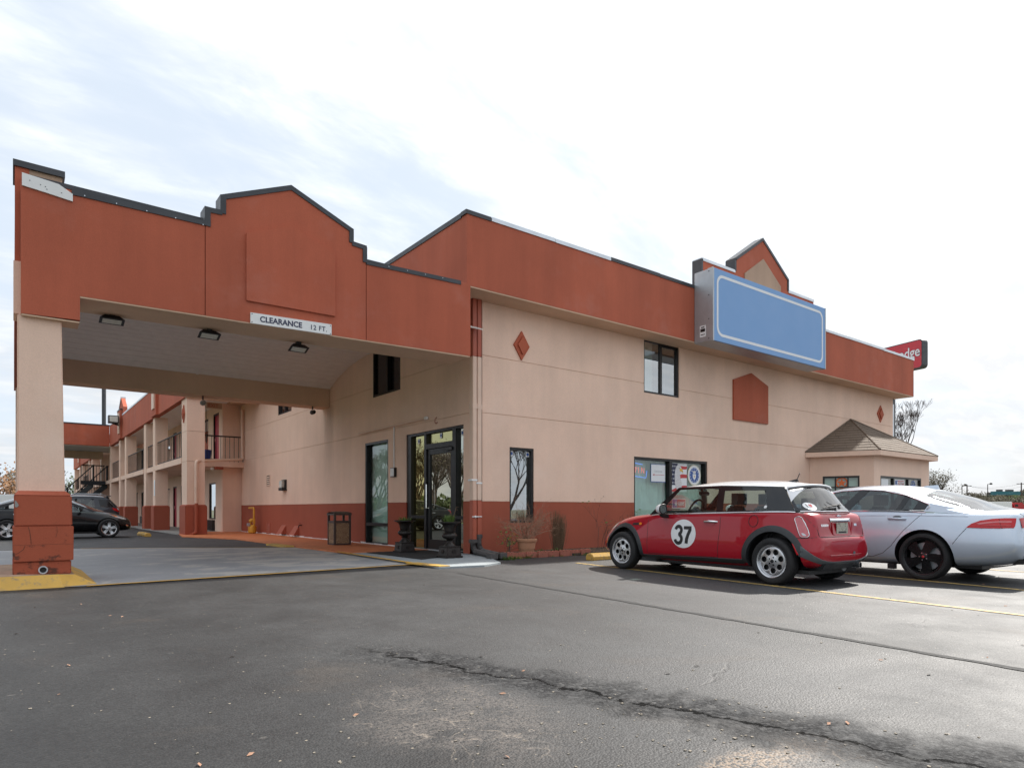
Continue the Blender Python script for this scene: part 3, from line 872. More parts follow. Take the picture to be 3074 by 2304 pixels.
fr = window(bld, 'L', XL, s_, 'bronze', [(s_[0] + .05, 22.88, s_[2] + .05, s_[3] - .05, 'mirrorglass', 0.06), (22.94, s_[1] - .05, s_[2] + .05, s_[3] - .05, 'mirrorglass', 0.08)], 0.055, (0.01, 0.11))
part('mullion', MB().box(XL + 0.008, 22.86, s_[2] + .056, XL + 0.112, 22.96, s_[3] - .056), M['bronze'], fr)
room_box('L', XL, s_, 1.0, 'dark', bld)
room_box('L', XL, HL['dark'], 1.0, 'dark', bld)

# glazed entrance: frame, sidelights, transom, door leaf > handle
ent = thing('entrance_door', 'black framed glass entrance door with sidelights and transom, flanked by urns', 'door', (XL, 12.8, 0))
d0, d1 = 0.03, 0.17
mb = MB()
H_ = HL['door']
for a, b in ((13.86, 14.06), (13.14, 13.24), (11.88, 12.02), (11.53, 11.58)):
    mb.box(XL + d0, a, 0.0, XL + d1, b, H_[3] - 0.06)
mb.box(XL + d0, 11.53, H_[3] - 0.06, XL + d1, 14.06, H_[3])
mb.box(XL + d0, 12.02, 2.33, XL + d1, 13.14, 2.44).box(XL + d0, 13.24, 0.0, XL + d1, 13.86, 0.06).box(XL + d0, 11.58, 0.0, XL + d1, 11.88, 0.06)
mb.box(XL + d0, 13.24, 0.74, XL + d1, 13.86, 0.81).box(XL + d0, 11.58, 0.74, XL + d1, 11.88, 0.81)
part('frame', mb, M['blackmetal'], ent)


def lpane(a, b, z0, z1, d, mt, nm='pane', parent=ent):
    return part(nm, MB().add([(XL + d, a, z0), (XL + d, b, z0), (XL + d, b, z1), (XL + d, a, z1)], [(0, 1, 2, 3)]), M[mt], parent)


lpane(13.24, 13.86, 0.81, H_[3] - .06, 0.10, 'goldglass', 'sidelight')
lpane(13.24, 13.86, 0.06, 0.74, 0.10, 'goldglass', 'sidelight')
lpane(11.58, 11.88, 0.81, H_[3] - .06, 0.10, 'doorglass', 'sidelight')
lpane(11.58, 11.88, 0.06, 0.74, 0.10, 'doorglass', 'sidelight')
lpane(12.02, 13.14, 2.44, H_[3] - .06, 0.10, 'goldglass', 'transom_pane')
mb = MB().box(XL + 0.06, 13.03, 0.02, XL + 0.12, 13.135, 2.32).box(XL + 0.06, 12.03, 0.02, XL + 0.12, 12.13, 2.32).box(XL + 0.06, 12.13, 2.20, XL + 0.12, 13.03, 2.32).box(XL + 0.06, 12.13, 0.02, XL + 0.12, 13.03, 0.27)
leaf = part('door_leaf', mb, M['blackmetal'], ent)
part('pane', MB().add([(XL + 0.09, 12.13, 0.27), (XL + 0.09, 13.03, 0.27), (XL + 0.09, 13.03, 2.20), (XL + 0.09, 12.13, 2.20)], [(0, 1, 2, 3)]), M['doorglass'], leaf)
part('handle', MB().tube([(XL + 0.058, 13.07, 0.98), (XL - 0.01, 13.07, 0.98), (XL - 0.01, 13.07, 1.52), (XL + 0.058, 13.07, 1.52)], 0.013, 8), M['chrome'], leaf)
part('door_closer', MB().box(XL + 0.0, 12.0, 2.24, XL + 0.055, 12.32, 2.31), M['blackmetal'], leaf)
for yy, zz in ((13.58, 2.55), (12.58, 2.60), (11.70, 2.58)):
    part('paper_tag', MB().box(XL + 0.085, yy - 0.045, zz - 0.06, XL + 0.09, yy + 0.045, zz + 0.06), M['sticker'], ent)
    part('printed_disc', MB().prism(circ(yy, zz, 0.034, 14), 'x', XL + 0.0825, XL + 0.0845), M['bluevinyl'], ent)
part('threshold', MB().box(XL - 0.01, 12.02, 0.03, XL + 0.17, 13.86, 0.045), M['silver'], ent)
# bar lamp inside the lobby, lit
lm, t = new_mat('lit_lamp_tube')
e = t.n('ShaderNodeEmission', {0: (1, 0.98, 0.92, 1), 1: 3.0})
t.n('ShaderNodeOutputMaterial', {0: e.outputs[0]})
tag(part('ceiling_lamp', MB().box(9.0, 11.8, 2.88, 9.12, 13.4, 2.93), lm), 'lit tube lamp on the lobby ceiling seen through the transom glass', 'lamp')

# ------------------------------------------------------------------ entrance canopy
can = thing('entrance_canopy', 'red stucco drive-through canopy with a stepped gable front on a thick pillar', 'canopy', (3.5, 10.25, 0))
yc, yb = 10.25, 10.50
PL = [(0.08, 3.41), (0.70, 3.43), (0.70, 3.745), (2.215, 3.765), (2.215, 5.13), (0.08, 5.10)]
PC = [(2.227, 3.765), (4.733, 3.80), (4.733, 5.38), (4.50, 5.395), (4.50, 5.60), (3.47, 6.02), (2.44, 5.57), (2.44, 5.345), (2.227, 5.335)]
PRr = [(4.745, 3.80), (6.85, 3.835), (6.85, 5.20), (4.745, 5.14)]
for pl in (PL, PC, PRr):
    part('fascia_panel', MB().prism(pl, 'y', yc, yb), M['red'], can)
part('joint_backing', MB().box(2.2, yc + 0.03, 3.78, 2.25, yb - 0.01, 5.1).box(4.72, yc + 0.03, 3.81, 4.76, yb - 0.01, 5.1), M['red'], can)
part('raised_house_panel', MB().prism([(2.79, 4.09), (4.18, 4.10), (4.18, 5.12), (3.47, 5.39), (2.79, 5.10)], 'y', yc - 0.035, yc - 0.001), M['red'], can)
caps = [((0.62, 5.108), (2.20, 5.13)), ((2.227, 5.335), (2.44, 5.345)), ((4.50, 5.395), (4.733, 5.38)), ((4.75, 5.14), (6.62, 5.193))]
for p, q in caps:
    edge_strip(can, p, q, yc - 0.015, yb + 0.02, 0.012, M['coping'], 0.012, 0.06)
ridge_cap(can, (2.43, 5.566), (3.47, 6.02), (4.51, 5.596), yc - 0.016, yb + 0.021, 0.012, 0.06, M['coping'])
for xx, za, zb in ((2.212, 5.09, 5.35), (2.425, 5.33, 5.58)):
    part('coping_strip', MB().box(xx, yc - 0.017, za - 0.02, xx + 0.08, yb + 0.018, zb), M['coping'], can)
for xx, za, zb in ((4.435, 5.40, 5.585), (4.675, 5.13, 5.365)):
    part('coping_strip', MB().box(xx, yc - 0.017, za - 0.02, xx + 0.075, yb + 0.018, zb), M['coping'], can)
scr = MB()
for i in range(9):
    xx = 0.75 + i * 0.36
    if xx > 2.2: xx += 2.6
    if xx < 6.5:
        zz = 5.07 if xx < 2.3 else 5.12 + (xx - 4.75) * 0.03
        scr.lathe([(0.0075, -0.004), (0.006, 0.0)], (xx, yc - 0.017, zz), 8, 'y')
part('screw', scr, M['silver'], can, kind='stuff')
# white metal flashing and the bare stucco block behind it
fl = part('flashing', MB().prism([(0.09, 5.01), (0.36, 4.985), (0.62, 4.955), (0.62, 5.05), (0.47, 5.135), (0.09, 5.17)], 'y', yc - 0.024, yc - 0.003), M['white'], can)
fs = MB()
for xx, zz in ((0.17, 5.09), (0.28, 5.07), (0.33, 5.06), (0.345, 5.03), (0.5, 5.03)):
    fs.lathe([(0.006, -0.003), (0.005, 0.0)], (xx, yc - 0.024, zz), 8, 'y')
part('screw', fs, M['coping'], fl)
part('end_block', MB().box(0.03, 10.7, 4.9, 0.53, 11.3, 5.45), M['tower'], can)
part('end_block', MB().box(0.02, 10.69, 4.9, 0.17, 11.31, 5.44), M['red'], can)
part('coping_strip', MB().box(0.0, 10.66, 5.42, 0.56, 11.34, 5.50), M['coping'], can)
# side wall of the canopy, beams and arched board ceiling
part('side_fascia', MB().box(0.02, 10.52, 3.75, 0.14, 19.4, 5.05), M['red'], can)
part('side_fascia', MB().box(0.005, 10.46, 3.45, 0.12, 10.9, 4.12), M['cream'], can, label='bare cream side board')
part('soffit', MB().prism([(0.70, 3.725), (6.84, 3.812), (6.84, 3.832), (0.70, 3.745)], 'y', yc + 0.004, 11.0), M['tan'], can)
part('soffit', MB().box(0.085, yc + 0.004, 3.392, 0.695, 10.62, 3.408), M['tan'], can)
part('front_beam', MB().box(0.705, yb + 0.001, 3.84, 6.84, 10.998, 4.62), M['tan'], can)
part('rear_beam', MB().box(0.05, 18.8, 3.99, XL - 0.005, 19.4, 4.58), M['tan'], can, bevel=0.012)
part('rear_fascia', MB().box(0.05, 19.1, 4.59, XL - 0.005, 19.4, 5.3), M['red'], can)
part('roof_deck', MB().box(0.1, 10.51, 5.22, XL - 0.6, 19.3, 5.28), M['coping'], can)  # hidden deck, added to block sky light from above the ceiling


def ceil_z(y):
    v = (y - 14.77) / 4.03
    return 4.53 + 0.56 * max(0.0, 1 - abs(v) ** 3.2)


ys = [10.80 + i * (18.8 - 10.80) / 34 for i in range(35)]
for half in ((0.145, 3.86), (3.90, XL - 0.004)):
    for i in range(34):
        a, b = ys[i] + 0.006, ys[i + 1] - 0.006
        za, zb = ceil_z(a), ceil_z(b)
        part('ceiling_board', MB().prism([(a, za), (b, zb), (b, zb + 0.02), (a, za + 0.02)], 'x', half[0], half[1]), M['ceilwhite'], can)
rows = [[(x, y, ceil_z(y) + 0.012) for x in (0.145, XL - 0.004)] for y in ys]
part('ceiling_backing', MB().grid(rows), M['tan'], can)
part('ceiling_strip', MB().grid([[(x, y, ceil_z(y) - 0.012) for x in (3.845, 3.915)] for y in ys]), M['ceilwhite'], can)


# pillar: tapered shaft and cracked base blocks
def taper_box(x0, x1, y0, y1, z0, x2, x3, y2, y3, z1):
    return MB().add([(x0, y0, z0), (x1, y0, z0), (x1, y1, z0), (x0, y1, z0), (x2, y2, z1), (x3, y2, z1), (x3, y3, z1), (x2, y3, z1)], [(0, 1, 2, 3), (4, 5, 6, 7), (0, 1, 5, 4), (1, 2, 6, 5), (2, 3, 7, 6), (3, 0, 4, 7)])


part('pillar_shaft', taper_box(0.045, 0.54, 10.30, 10.95, 1.16, 0.045, 0.505, 10.33, 10.95, 3.42), M['cream'], can, bevel=0.012)
part('pillar_base_block', taper_box(0.01, 0.605, 10.05, 11.05, 0.741, 0.01, 0.60, 10.07, 11.05, 1.13), M['redbase'], can, bevel=0.015)
part('pillar_base_cap', taper_box(0.012, 0.60, 10.075, 11.045, 1.128, 0.05, 0.545, 10.27, 10.97, 1.185), M['redbase'], can)
part('pillar_base_block', taper_box(-0.003, 0.616, 10.032, 11.06, 0.303, -0.005, 0.618, 10.03, 11.06, 0.738), M['redbase'], can, bevel=0.008)
part('pillar_base_block', taper_box(-0.005, 0.592, 10.06, 11.05, 0.13, -0.005, 0.594, 10.06, 11.05, 0.30), M['redbase'], can, bevel=0.01)
part('base_core', MB().box(0.03, 10.08, 0.14, 0.57, 11.0, 1.12), M['redbase'], can)
part('pillar_shaft', MB().box(0.05, 18.85, 0.0, 0.55, 19.35, 4.0), M['cream'], can)
# chipped stucco, a spill of crack lines and the drain stub in the base
ck = MB()


def crack(pts, y, wv=0.006):
    for (a, b) in zip(pts, pts[1:]):
        dx_, dz_ = b[0] - a[0], b[1] - a[1]
        L = math.hypot(dx_, dz_); nx, nz = -dz_ / L * wv / 2, dx_ / L * wv / 2
        ck.add([(a[0] + nx, y, a[1] + nz), (b[0] + nx, y, b[1] + nz), (b[0] - nx, y, b[1] - nz), (a[0] - nx, y, a[1] - nz)], [(0, 1, 2, 3)])


crack([(0.15, 0.735), (0.165, 0.68), (0.175, 0.6), (0.18, 0.515)], 10.027, 0.004)
crack([(0.12, 0.505), (0.105, 0.46), (0.06, 0.42), (0.03, 0.40)], 10.028, 0.004)
crack([(0.0, 0.512), (0.2, 0.509), (0.4, 0.513), (0.61, 0.510)], 10.0295, 0.002)
crack([(0.44, 0.735), (0.445, 0.66), (0.43, 0.6)], 10.027, 0.0025)
part('crack_line', ck, M['soil'], can)
part('chip', MB().prism([(0.018, 1.06), (0.035, 1.05), (0.06, 1.0), (0.04, 0.975), (0.018, 0.98)], 'y', 10.047, 10.053), M['concrete'], can)
part('drain_stub', MB().lathe([(0.036, 0.0), (0.05, 0.0), (0.05, -0.035), (0.036, -0.035)], (0.30, 10.06, 0.195), 20, 'y', closed=True), M['silver'], can)
part('drain_hole', MB().lathe([(0.037, -0.004), (0.001, -0.003)], (0.30, 10.06, 0.195), 20, 'y'), M['black'], can)

# clearance sign
cs = thing('clearance_sign', 'long white clearance sign with navy letters on the canopy front', 'sign', (2.85, 10.2, 3.77))
ang = 0.027 / 1.27
part('board', MB().prism([(2.85, 3.76), (4.12, 3.785), (4.12, 3.955), (2.85, 3.92)], 'y', 10.222, 10.247), M['white'], cs)
xd = (1, 0, ang)
put_text('lettering', 'CLEARANCE', 0.118, (2.985, 10.22, 3.805), xd, M['ink'], cs, 0.003, 0.003, 1.0, 0.98)
put_text('lettering', '12 FT.', 0.108, (3.76, 10.22, 3.818), xd, M['ink'], cs, 0.003, 0.001, 1.12, 0.92)
sc_ = MB()
for xx, zz in ((2.87, 3.90), (2.87, 3.78), (4.10, 3.93), (4.10, 3.80)):
    sc_.lathe([(0.008, -0.004), (0.006, 0.0)], (xx, 10.222, zz), 8, 'y')
part('screw', sc_, M['coping'], cs)


# floodlights under the canopy
def floodlight(x, tilt, label):
    f = thing('floodlight', label, 'floodlight', (x, 10.95, 3.72), 'floodlights under the canopy edge')
    part('bracket', MB().box(x - 0.035, 10.90, 3.72, x + 0.035, 11.0, 3.86).tube([(x, 10.95, 3.84), (x, 10.95, 4.7)], 0.02, 6), M['black'], f)
    ct, st_ = math.cos(tilt), math.sin(tilt)
    def rot(px_, py_, pz_):
        return (x + px_, 10.95 + py_ * ct - pz_ * st_, 3.675 + py_ * st_ + pz_ * ct)
    pts = [rot(sx * 0.155, sy * 0.095, -0.03) for sx, sy in ((-1, -1), (1, -1), (1, 1), (-1, 1))] + [rot(sx * 0.09, sy * 0.055, 0.04) for sx, sy in ((-1, -1), (1, -1), (1, 1), (-1, 1))]
    part('housing', MB().add(pts, [(4, 5, 6, 7), (0, 1, 5, 4), (1, 2, 6, 5), (2, 3, 7, 6), (3, 0, 4, 7), (0, 1, 2, 3)]), M['black'], f)
    part('lens', MB().add([rot(sx * 0.118, sy * 0.066, -0.034) for sx, sy in ((-1, -1), (1, -1), (1, 1), (-1, 1))], [(0, 1, 2, 3)]), M['lampglass'], f)
    return f


floodlight(1.13, -0.25, 'black floodlight under the canopy, next to the pillar')
floodlight(2.43, -0.32, 'black floodlight under the canopy, the middle one of three')
floodlight(3.83, -0.32, 'black floodlight under the canopy, below the clearance sign')


def eye(x, y, z, label, wire):
    f = thing('security_camera', label, 'camera', (x, y, z), 'cameras hanging from the rear beam')
    part('mount', MB().tube([(x, y, z + 0.2), (x, y, z + 0.08)], 0.02, 6).lathe([(0.05, 0.19), (0.05, 0.2)], (x, y, z), 10), M['black'], f)
    part('housing', MB().lathe([(0.02, -0.14), (0.06, -0.12), (0.07, 0.03), (0.05, 0.09), (0.01, 0.1)], (x, y, z), 12, 'y'), M['concrete'] if wire else M['black'], f, smooth=40)
    if wire:
        part('wire', MB().tube([(x + 0.05, y, z), (x + 0.09, y, z - 0.25), (x + 0.085, y, z - 0.75), (x + 0.095, y, z - 0.95)], 0.006, 5).lathe([(0.005, -0.12), (0.03, -0.05), (0.022, 0.05), (0.005, 0.08)], (x + 0.09, y, z - 0.95), 8), M['twigdark'], f)
    return f


eye(4.05, 18.95, 3.80, 'grey security camera trailing a loose wire under the rear canopy beam', True)
eye(7.05, 18.95, 3.82, 'small black security camera where the rear beam meets the wall', False)

# ------------------------------------------------------------------ blue wall sign
sg = thing('wall_sign', 'large blank blue sign box with a white rounded border on the parapet', 'sign', (16.8, 10.3, 5.2))
part('cabinet', MB().box(13.95, 9.99, 5.20, 19.56, 10.515, 7.02), M['signgrey'], sg, bevel=0.012)
part('retainer', MB().box(13.94, 9.94, 5.19, 13.99, 10.10, 7.03), M['signgrey'], sg)
part('retainer', MB().box(19.52, 9.94, 5.19, 19.57, 10.10, 7.03), M['signgrey'], sg)
part('face', MB().box(13.975, 9.945, 5.20, 19.535, 9.988, 7.02), M['bluesign'], sg)


def rrect(x0, x1, z0, z1, r, n=8):
    out = []
    for cx, cz, a0 in ((x1 - r, z1 - r, 0), (x0 + r, z1 - r, 90), (x0 + r, z0 + r, 180), (x1 - r, z0 + r, 270)):
        out += [(cx + r * math.cos(R(a0 + 90 * i / n)), cz + r * math.sin(R(a0 + 90 * i / n))) for i in range(n + 1)]
    return out


o_, i_ = rrect(14.10, 19.40, 5.33, 6.89, 0.24), rrect(14.17, 19.33, 5.40, 6.82, 0.18)
k = len(o_)
part('border_line', MB().add([(x, 9.9425, z) for x, z in o_ + i_], [(i, (i + 1) % k, k + (i + 1) % k, k + i) for i in range(k)]), M['sticker'], sg)
part('maker_label', MB().box(13.946, 10.16, 5.33, 13.949, 10.34, 5.62), M['sticker'], sg)
part('maker_emblem', MB().box(13.944, 10.18, 5.46, 13.9455, 10.32, 5.54).box(13.944, 10.20, 5.56, 13.9455, 10.30, 5.59).box(13.944, 10.19, 5.38, 13.9455, 10.31, 5.40), M['inkblack'], sg)
bt = MB()
for zz in (5.26, 5.75, 6.35, 6.95):
    bt.lathe([(0.016, -0.006), (0.012, 0.0)], (13.938, 10.06, zz), 8, 'x')
part('bolt', bt, M['coping'], sg)

# ------------------------------------------------------------------ bay annex with shingled hip roof
bay = thing('bay_annex', 'low cream bay with a brown shingled hip roof behind the silver sedan', 'building', (23.57, 10.2, 0))
plan = [(20.78, 11.095), (21.45, 9.37), (25.69, 9.37), (26.36, 11.095)]


def wallquad(a, b, z0, z1, holes, mat, name='wall', th=0.12):
    a, b = Vector(a), Vector(b)
    d = (b - a); L = d.length; d /= L; nn = Vector((-d.y, d.x))
    w_ = wall_face('R', 0.0, th, 0.0, L, z0, z1, holes)
    w_.v = [(a.x + d.x * u + nn.x * t_, a.y + d.y * u + nn.y * t_, z) for u, t_, z in w_.v]
    return part(name, w_, M[mat], bay), a, d, nn


LH = (0.39, 1.45, 0.9, 2.02)
RH = (0.45, 3.57, 0.9, 2.02)
for (a, b, hs) in ((plan[0], plan[1], [LH]), (plan[1], plan[2], [RH]), (plan[2], plan[3], [])):
    wallquad(a, b, 0.0, 2.64, hs, 'cream')


def on_bay(i, pts, off):
    a, b = Vector(plan[i]), Vector(plan[i + 1]); d = (b - a).normalized(); nn = Vector((-d.y, d.x))
    return [(a.x + d.x * u + nn.x * off, a.y + d.y * u + nn.y * off, z) for u, z in pts]


def bay_slab(i, u0, u1, z0, z1, o0, o1, mb):
    pf = on_bay(i, [(u0, z0), (u1, z0), (u1, z1), (u0, z1)], o0); pb = on_bay(i, [(u0, z0), (u1, z0), (u1, z1), (u0, z1)], o1)
    return mb.add(pf + pb, [(0, 1, 2, 3), (4, 5, 6, 7), (0, 1, 5, 4), (1, 2, 6, 5), (2, 3, 7, 6), (3, 0, 4, 7)])


def bay_poly(i, poly, o0, o1, mb):
    n_ = len(poly)
    return mb.add(on_bay(i, poly, o0) + on_bay(i, poly, o1), [list(range(n_)), list(range(n_, 2 * n_))] + [(j, (j + 1) % n_, n_ + (j + 1) % n_, n_ + j) for j in range(n_)])


for i, Hh, muls, zb in ((0, LH, [0.76, 1.12], 1.66), (1, RH, [1.42, 2.55], None)):
    mb = MB()
    for (a, b, c_, e_) in ((Hh[0], Hh[0] + .05, Hh[2], Hh[3]), (Hh[1] - .05, Hh[1], Hh[2], Hh[3]), (Hh[0] + .05, Hh[1] - .05, Hh[3] - .06, Hh[3]), (Hh[0] + .05, Hh[1] - .05, Hh[2], Hh[2] + .05)):
        bay_slab(i, a, b, c_, e_, 0.0, 0.08, mb)
    fr = part('window', mb, M['bronze'], bay)
    mb = MB()
    for u_ in muls:
        bay_slab(i, u_ - 0.02, u_ + 0.02, Hh[2] + .051, Hh[3] - .061, 0.002, 0.078, mb)
    if zb: bay_slab(i, Hh[0] + .051, Hh[1] - .051, zb - 0.02, zb + 0.02, 0.004, 0.076, mb)
    part('mullion', mb, M['bronze'], fr)
    part('pane', MB().add(on_bay(i, [(Hh[0], Hh[2]), (Hh[1], Hh[2]), (Hh[1], Hh[3]), (Hh[0], Hh[3])], 0.05), [(0, 1, 2, 3)]), M['glass'], fr)
    part('blind', MB().add(on_bay(i, [(Hh[0] - .1, Hh[2]), (Hh[1] + .1, Hh[2]), (Hh[1] + .1, Hh[3] + .1), (Hh[0] - .1, Hh[3] + .1)], 0.16), [(0, 1, 2, 3)]), M['blind' if i == 0 else 'room'], bay)
sgn = thing('window_decal', 'round orange star decal in the side window of the bay', 'decal', on_bay(0, [(0.94, 1.78)], 0.04)[0])
mb = MB(); bay_poly(0, star(0.94, 1.80, 0.15, 0.42), 0.040, 0.045, mb); part('star', mb, M['orange'], sgn)
ro, ri = circ(0.94, 1.80, 0.185, 30), circ(0.94, 1.80, 0.135, 30)
part('ring', MB().add(on_bay(0, ro + ri, 0.042), [(j, (j + 1) % 30, 30 + (j + 1) % 30, 30 + j) for j in range(30)]), M['orange'], sgn)
sgn = thing('window_decal', 'round navy star decal in the front window of the bay', 'decal', on_bay(1, [(3.0, 1.8)], 0.04)[0])
mb = MB(); bay_poly(1, star(3.02, 1.74, 0.16, 0.42), 0.040, 0.045, mb); part('star', mb, M['bluevinyl'], sgn)
ro, ri = circ(3.02, 1.74, 0.19, 30), circ(3.02, 1.74, 0.15, 30)
part('ring', MB().add(on_bay(1, ro + ri, 0.042), [(j, (j + 1) % 30, 30 + (j + 1) % 30, 30 + j) for j in range(30)]), M['bluevinyl'], sgn)
mb = MB(); bay_slab(1, 0.53, 1.10, 1.2, 1.93, 0.04, 0.045, mb)
tag(part('notice_paper', mb, M['sticker']), 'blank white paper notice in the front window of the bay', 'notice')


def army(parent, quad, u0, u1, z0, z1, off, txdir, txorg):
    mb = MB(); quad(u0, u1, z0, z1, off, mb); part('card', mb, M['sticker'], parent)
    w_ = u1 - u0; m_ = 0.03 * w_ / 0.6
    mb = MB(); quad(u0 + m_, u0 + w_ * 0.34, z0 + m_, z1 - m_, off - 0.003, mb); part('blue_field', mb, M['bluevinyl'], parent)
    mb = MB(); quad(u0 + w_ * 0.34, u1 - m_, z0 + m_, z1 - m_, off - 0.0032, mb); part('red_field', mb, M['redvinyl'], parent)


ar = thing('recruiting_sign', 'small red and blue army sign with a white star in the bay window', 'sign', on_bay(1, [(2.0, 1.8)], 0.04)[0])
army(ar, lambda a, b, c_, e_, o, mb: bay_slab(1, a, b, c_, e_, o, o + 0.002, mb), 1.58, 2.32, 1.73, 1.94, 0.042, None, None)
mb = MB(); bay_poly(1, star(1.80, 1.83, 0.085, 0.4), 0.034, 0.036, mb); part('star', mb, M['sticker'], ar)
o3 = on_bay(1, [(1.88, 1.775)], 0.034)[0]
put_text('lettering', 'ARMY', 0.16, o3, (1, 0, 0), M['sticker'], ar, 0.002, 0.003, 0.95, 1.0)
# roof
apex = Vector((23.57, 11.08, 4.12))
ev = [Vector((20.50, 11.09, 2.80)), Vector((21.33, 9.13, 2.80)), Vector((25.81, 9.13, 2.80)), Vector((26.64, 11.09, 2.80))]
mb = MB()
for i in range(3):
    mb.add([apex, ev[i], ev[i + 1]], [(0, 1, 2)])
part('roof', mb, M['soil'], bay)
mb = MB()
for i in range(3):
    a, b = ev[i], ev[i + 1]
    mb.add([a - Vector((0, 0, 0.16)), b - Vector((0, 0, 0.16)), b - Vector((0, 0, 0.008)), a - Vector((0, 0, 0.008))], [(0, 1, 2, 3)])
mb.add([q - Vector((0, 0, 0.16)) for q in ev], [(0, 1, 2, 3)])
part('eave_fascia', mb, M['cream'], bay)
NR = 13
for i in range(3):
    a, b = ev[i], ev[i + 1]
    e = (b - a); L = e.length; e /= L
    nn = (b - a).cross(apex - a).normalized()
    if nn.z < 0: nn = -nn
    for r_ in range(NR):
        f0, f1 = r_ / NR, min(1.0, (r_ + 1.12) / NR)
        def span(f):
            pl, pr = a.lerp(apex, f), b.lerp(apex, f)
            return (pl - a).dot(e), (pr - a).dot(e), a.lerp(apex, f) - e * ((a.lerp(apex, f) - a).dot(e))
        l0, r0, base0 = span(f0); l1, r1, base1 = span(f1)
        u_ = l0 - random.uniform(0, 0.3)
        while u_ < r0:
            ua, ub = u_ + 0.006, u_ + 0.34
            p0, p1 = max(ua, l0), min(ub, r0); q0, q1 = max(ua, l1), min(ub, r1)
            if p1 - p0 > 0.03:
                if q1 < q0: q0 = q1 = min(max((p0 + p1) / 2, l1), r1)
                lift = nn * (0.014 + random.uniform(0, 0.006))
                lo_ = [base0 + e * p0, base0 + e * p1]; up_ = [base1 + e * q1, base1 + e * q0]
                part('shingle', MB().add([lo_[0] + nn * 0.003, lo_[1] + nn * 0.003, lo_[1] + lift, lo_[0] + lift, up_[0] + nn * 0.005, up_[1] + nn * 0.005], [(0, 1, 2, 3), (3, 2, 4, 5)]), M['shingle'], bay)
            u_ += 0.34
for i in range(4):
    part('ridge_cap', MB().tube([ev[i] + Vector((0, 0, 0.012)), apex + Vector((0, 0, 0.012))], 0.03, 6), M['shingle'], bay)
# ------------------------------------------------------------------ guest room wing (recedes from the lobby block)
WX, RX = 5.0, 6.8            # column front line, room wall line
wing = thing('guest_room_wing', 'two storey guest room wing with cream columns, red bases and balconies', 'building', (WX, 26.0, 0))
colY = [25.9, 32.5, 35.05, 41.8, 44.3, 49.0, 61.3, 63.9, 70.7, 73.3, 79.6]
for i, y in enumerate(colY):
    dpt = 0.92 if i == 0 else 0.62
    wd = 0.60 if i == 0 else 0.5
    for za, zb in ((1.12, 2.69), (2.70, 3.79), (3.80, 5.02)):
        part('column', MB().box(WX, y, za, WX + wd, y + dpt, zb), M['cream'], wing)
    cb = part('column_base', taper_box(WX - 0.07, WX + wd + 0.07, y - 0.07, y + dpt + 0.07, 0.0, WX - 0.07, WX + wd + 0.07, y - 0.07, y + dpt + 0.07, 1.07), M['redlow'], wing, bevel=0.015)
    part('column_base', taper_box(WX - 0.068, WX + wd + 0.068, y - 0.068, y + dpt + 0.068, 1.069, WX - 0.002, WX + wd + 0.002, y - 0.002, y + dpt + 0.002, 1.125), M['redlow'], wing)
# diamond on the first column
dm = part('diamond_ornament', MB().prism([(26.18, 4.45), (26.36, 4.12), (26.54, 4.45), (26.36, 4.78)], 'x', WX - 0.04, WX - 0.001), M['red'], wing)
part('raised_centre', MB().prism([(26.26, 4.45), (26.36, 4.26), (26.46, 4.45), (26.36, 4.64)], 'x', WX - 0.07, WX - 0.039), M['red'], dm)
# parapet pieces of the wing with pilaster strips
for ya, yb_, pil in ((25.8, 49.0, (31.6, 43.2)), (56.6, 80.4, (60.6, 72.2))):
    part('parapet', MB().box(WX - 0.06, ya, 5.0, WX + 0.14, yb_, 6.33), M['red'], wing)
    part('parapet', MB().box(WX + 0.14, ya, 5.0, XL, ya + 0.2, 6.329), M['red'], wing)
    part('coping_strip', MB().box(WX - 0.08, ya, 6.27, WX + 0.16, yb_, 6.35), M['silver'], wing)
    for y in pil:
        part('pilaster_backing', MB().box(WX - 0.16, y - 0.25, 5.0, WX - 0.061, y + 1.05, 6.62), M['red'], wing)
        part('coping_strip', MB().box(WX - 0.18, y - 0.27, 6.60, WX + 0.2, y + 1.07, 6.67), M['coping'], wing)
        part('pilaster', MB().box(WX - 0.21, y, 5.28, WX - 0.161, y + 0.55, 6.45), M['creampaint'], wing)
part('gable_wall', MB().prism([(42.6, 6.35), (42.6, 6.75), (43.5, 7.35), (44.4, 6.75), (44.4, 6.35)], 'x', WX - 0.05, WX + 0.15), M['red'], wing)
part('coping_strip', MB().prism([(43.5, 7.42), (44.5, 6.78), (44.5, 6.66), (43.5, 7.30)], 'x', WX - 0.08, WX + 0.18), M['silver'], wing)
# ceilings, balcony floors and room walls
part('ceiling', MB().box(WX + 0.14, 26.0, 5.28, XL, 80.3, 5.36), M['ceilwhite'], wing)
part('ceiling_trim', MB().box(WX - 0.05, 25.81, 4.985, XL, 26.0, 4.998), M['tan'], wing)
part('roof', MB().box(WX + 0.15, 26.1, 5.9, 16.0, 80.2, 6.0), M['coping'], wing)
part('balcony_floor', MB().box(WX + 0.02, 27.95, 2.66, RX, 80.0, 2.87), M['cream'], wing)
part('balcony_floor', MB().box(RX + 0.001, 27.95, 2.661, XL, 29.2, 2.869), M['cream'], wing)
part('walkway', MB().box(WX - 0.1, 26.9, 0.0, XL, 80.0, 0.03), M['concrete'], wing)
doors, wins = [], []
for k in range(6):
    b = 28.4 + k * 8.8
    doors += [b + 0.55, b + 7.3]
    wins += [b + 2.4, b + 5.1]
lower_d, lower_w = [d_ + 2.5 if i == 0 else d_ for i, d_ in enumerate(doors)], [29.5] + wins[1:]
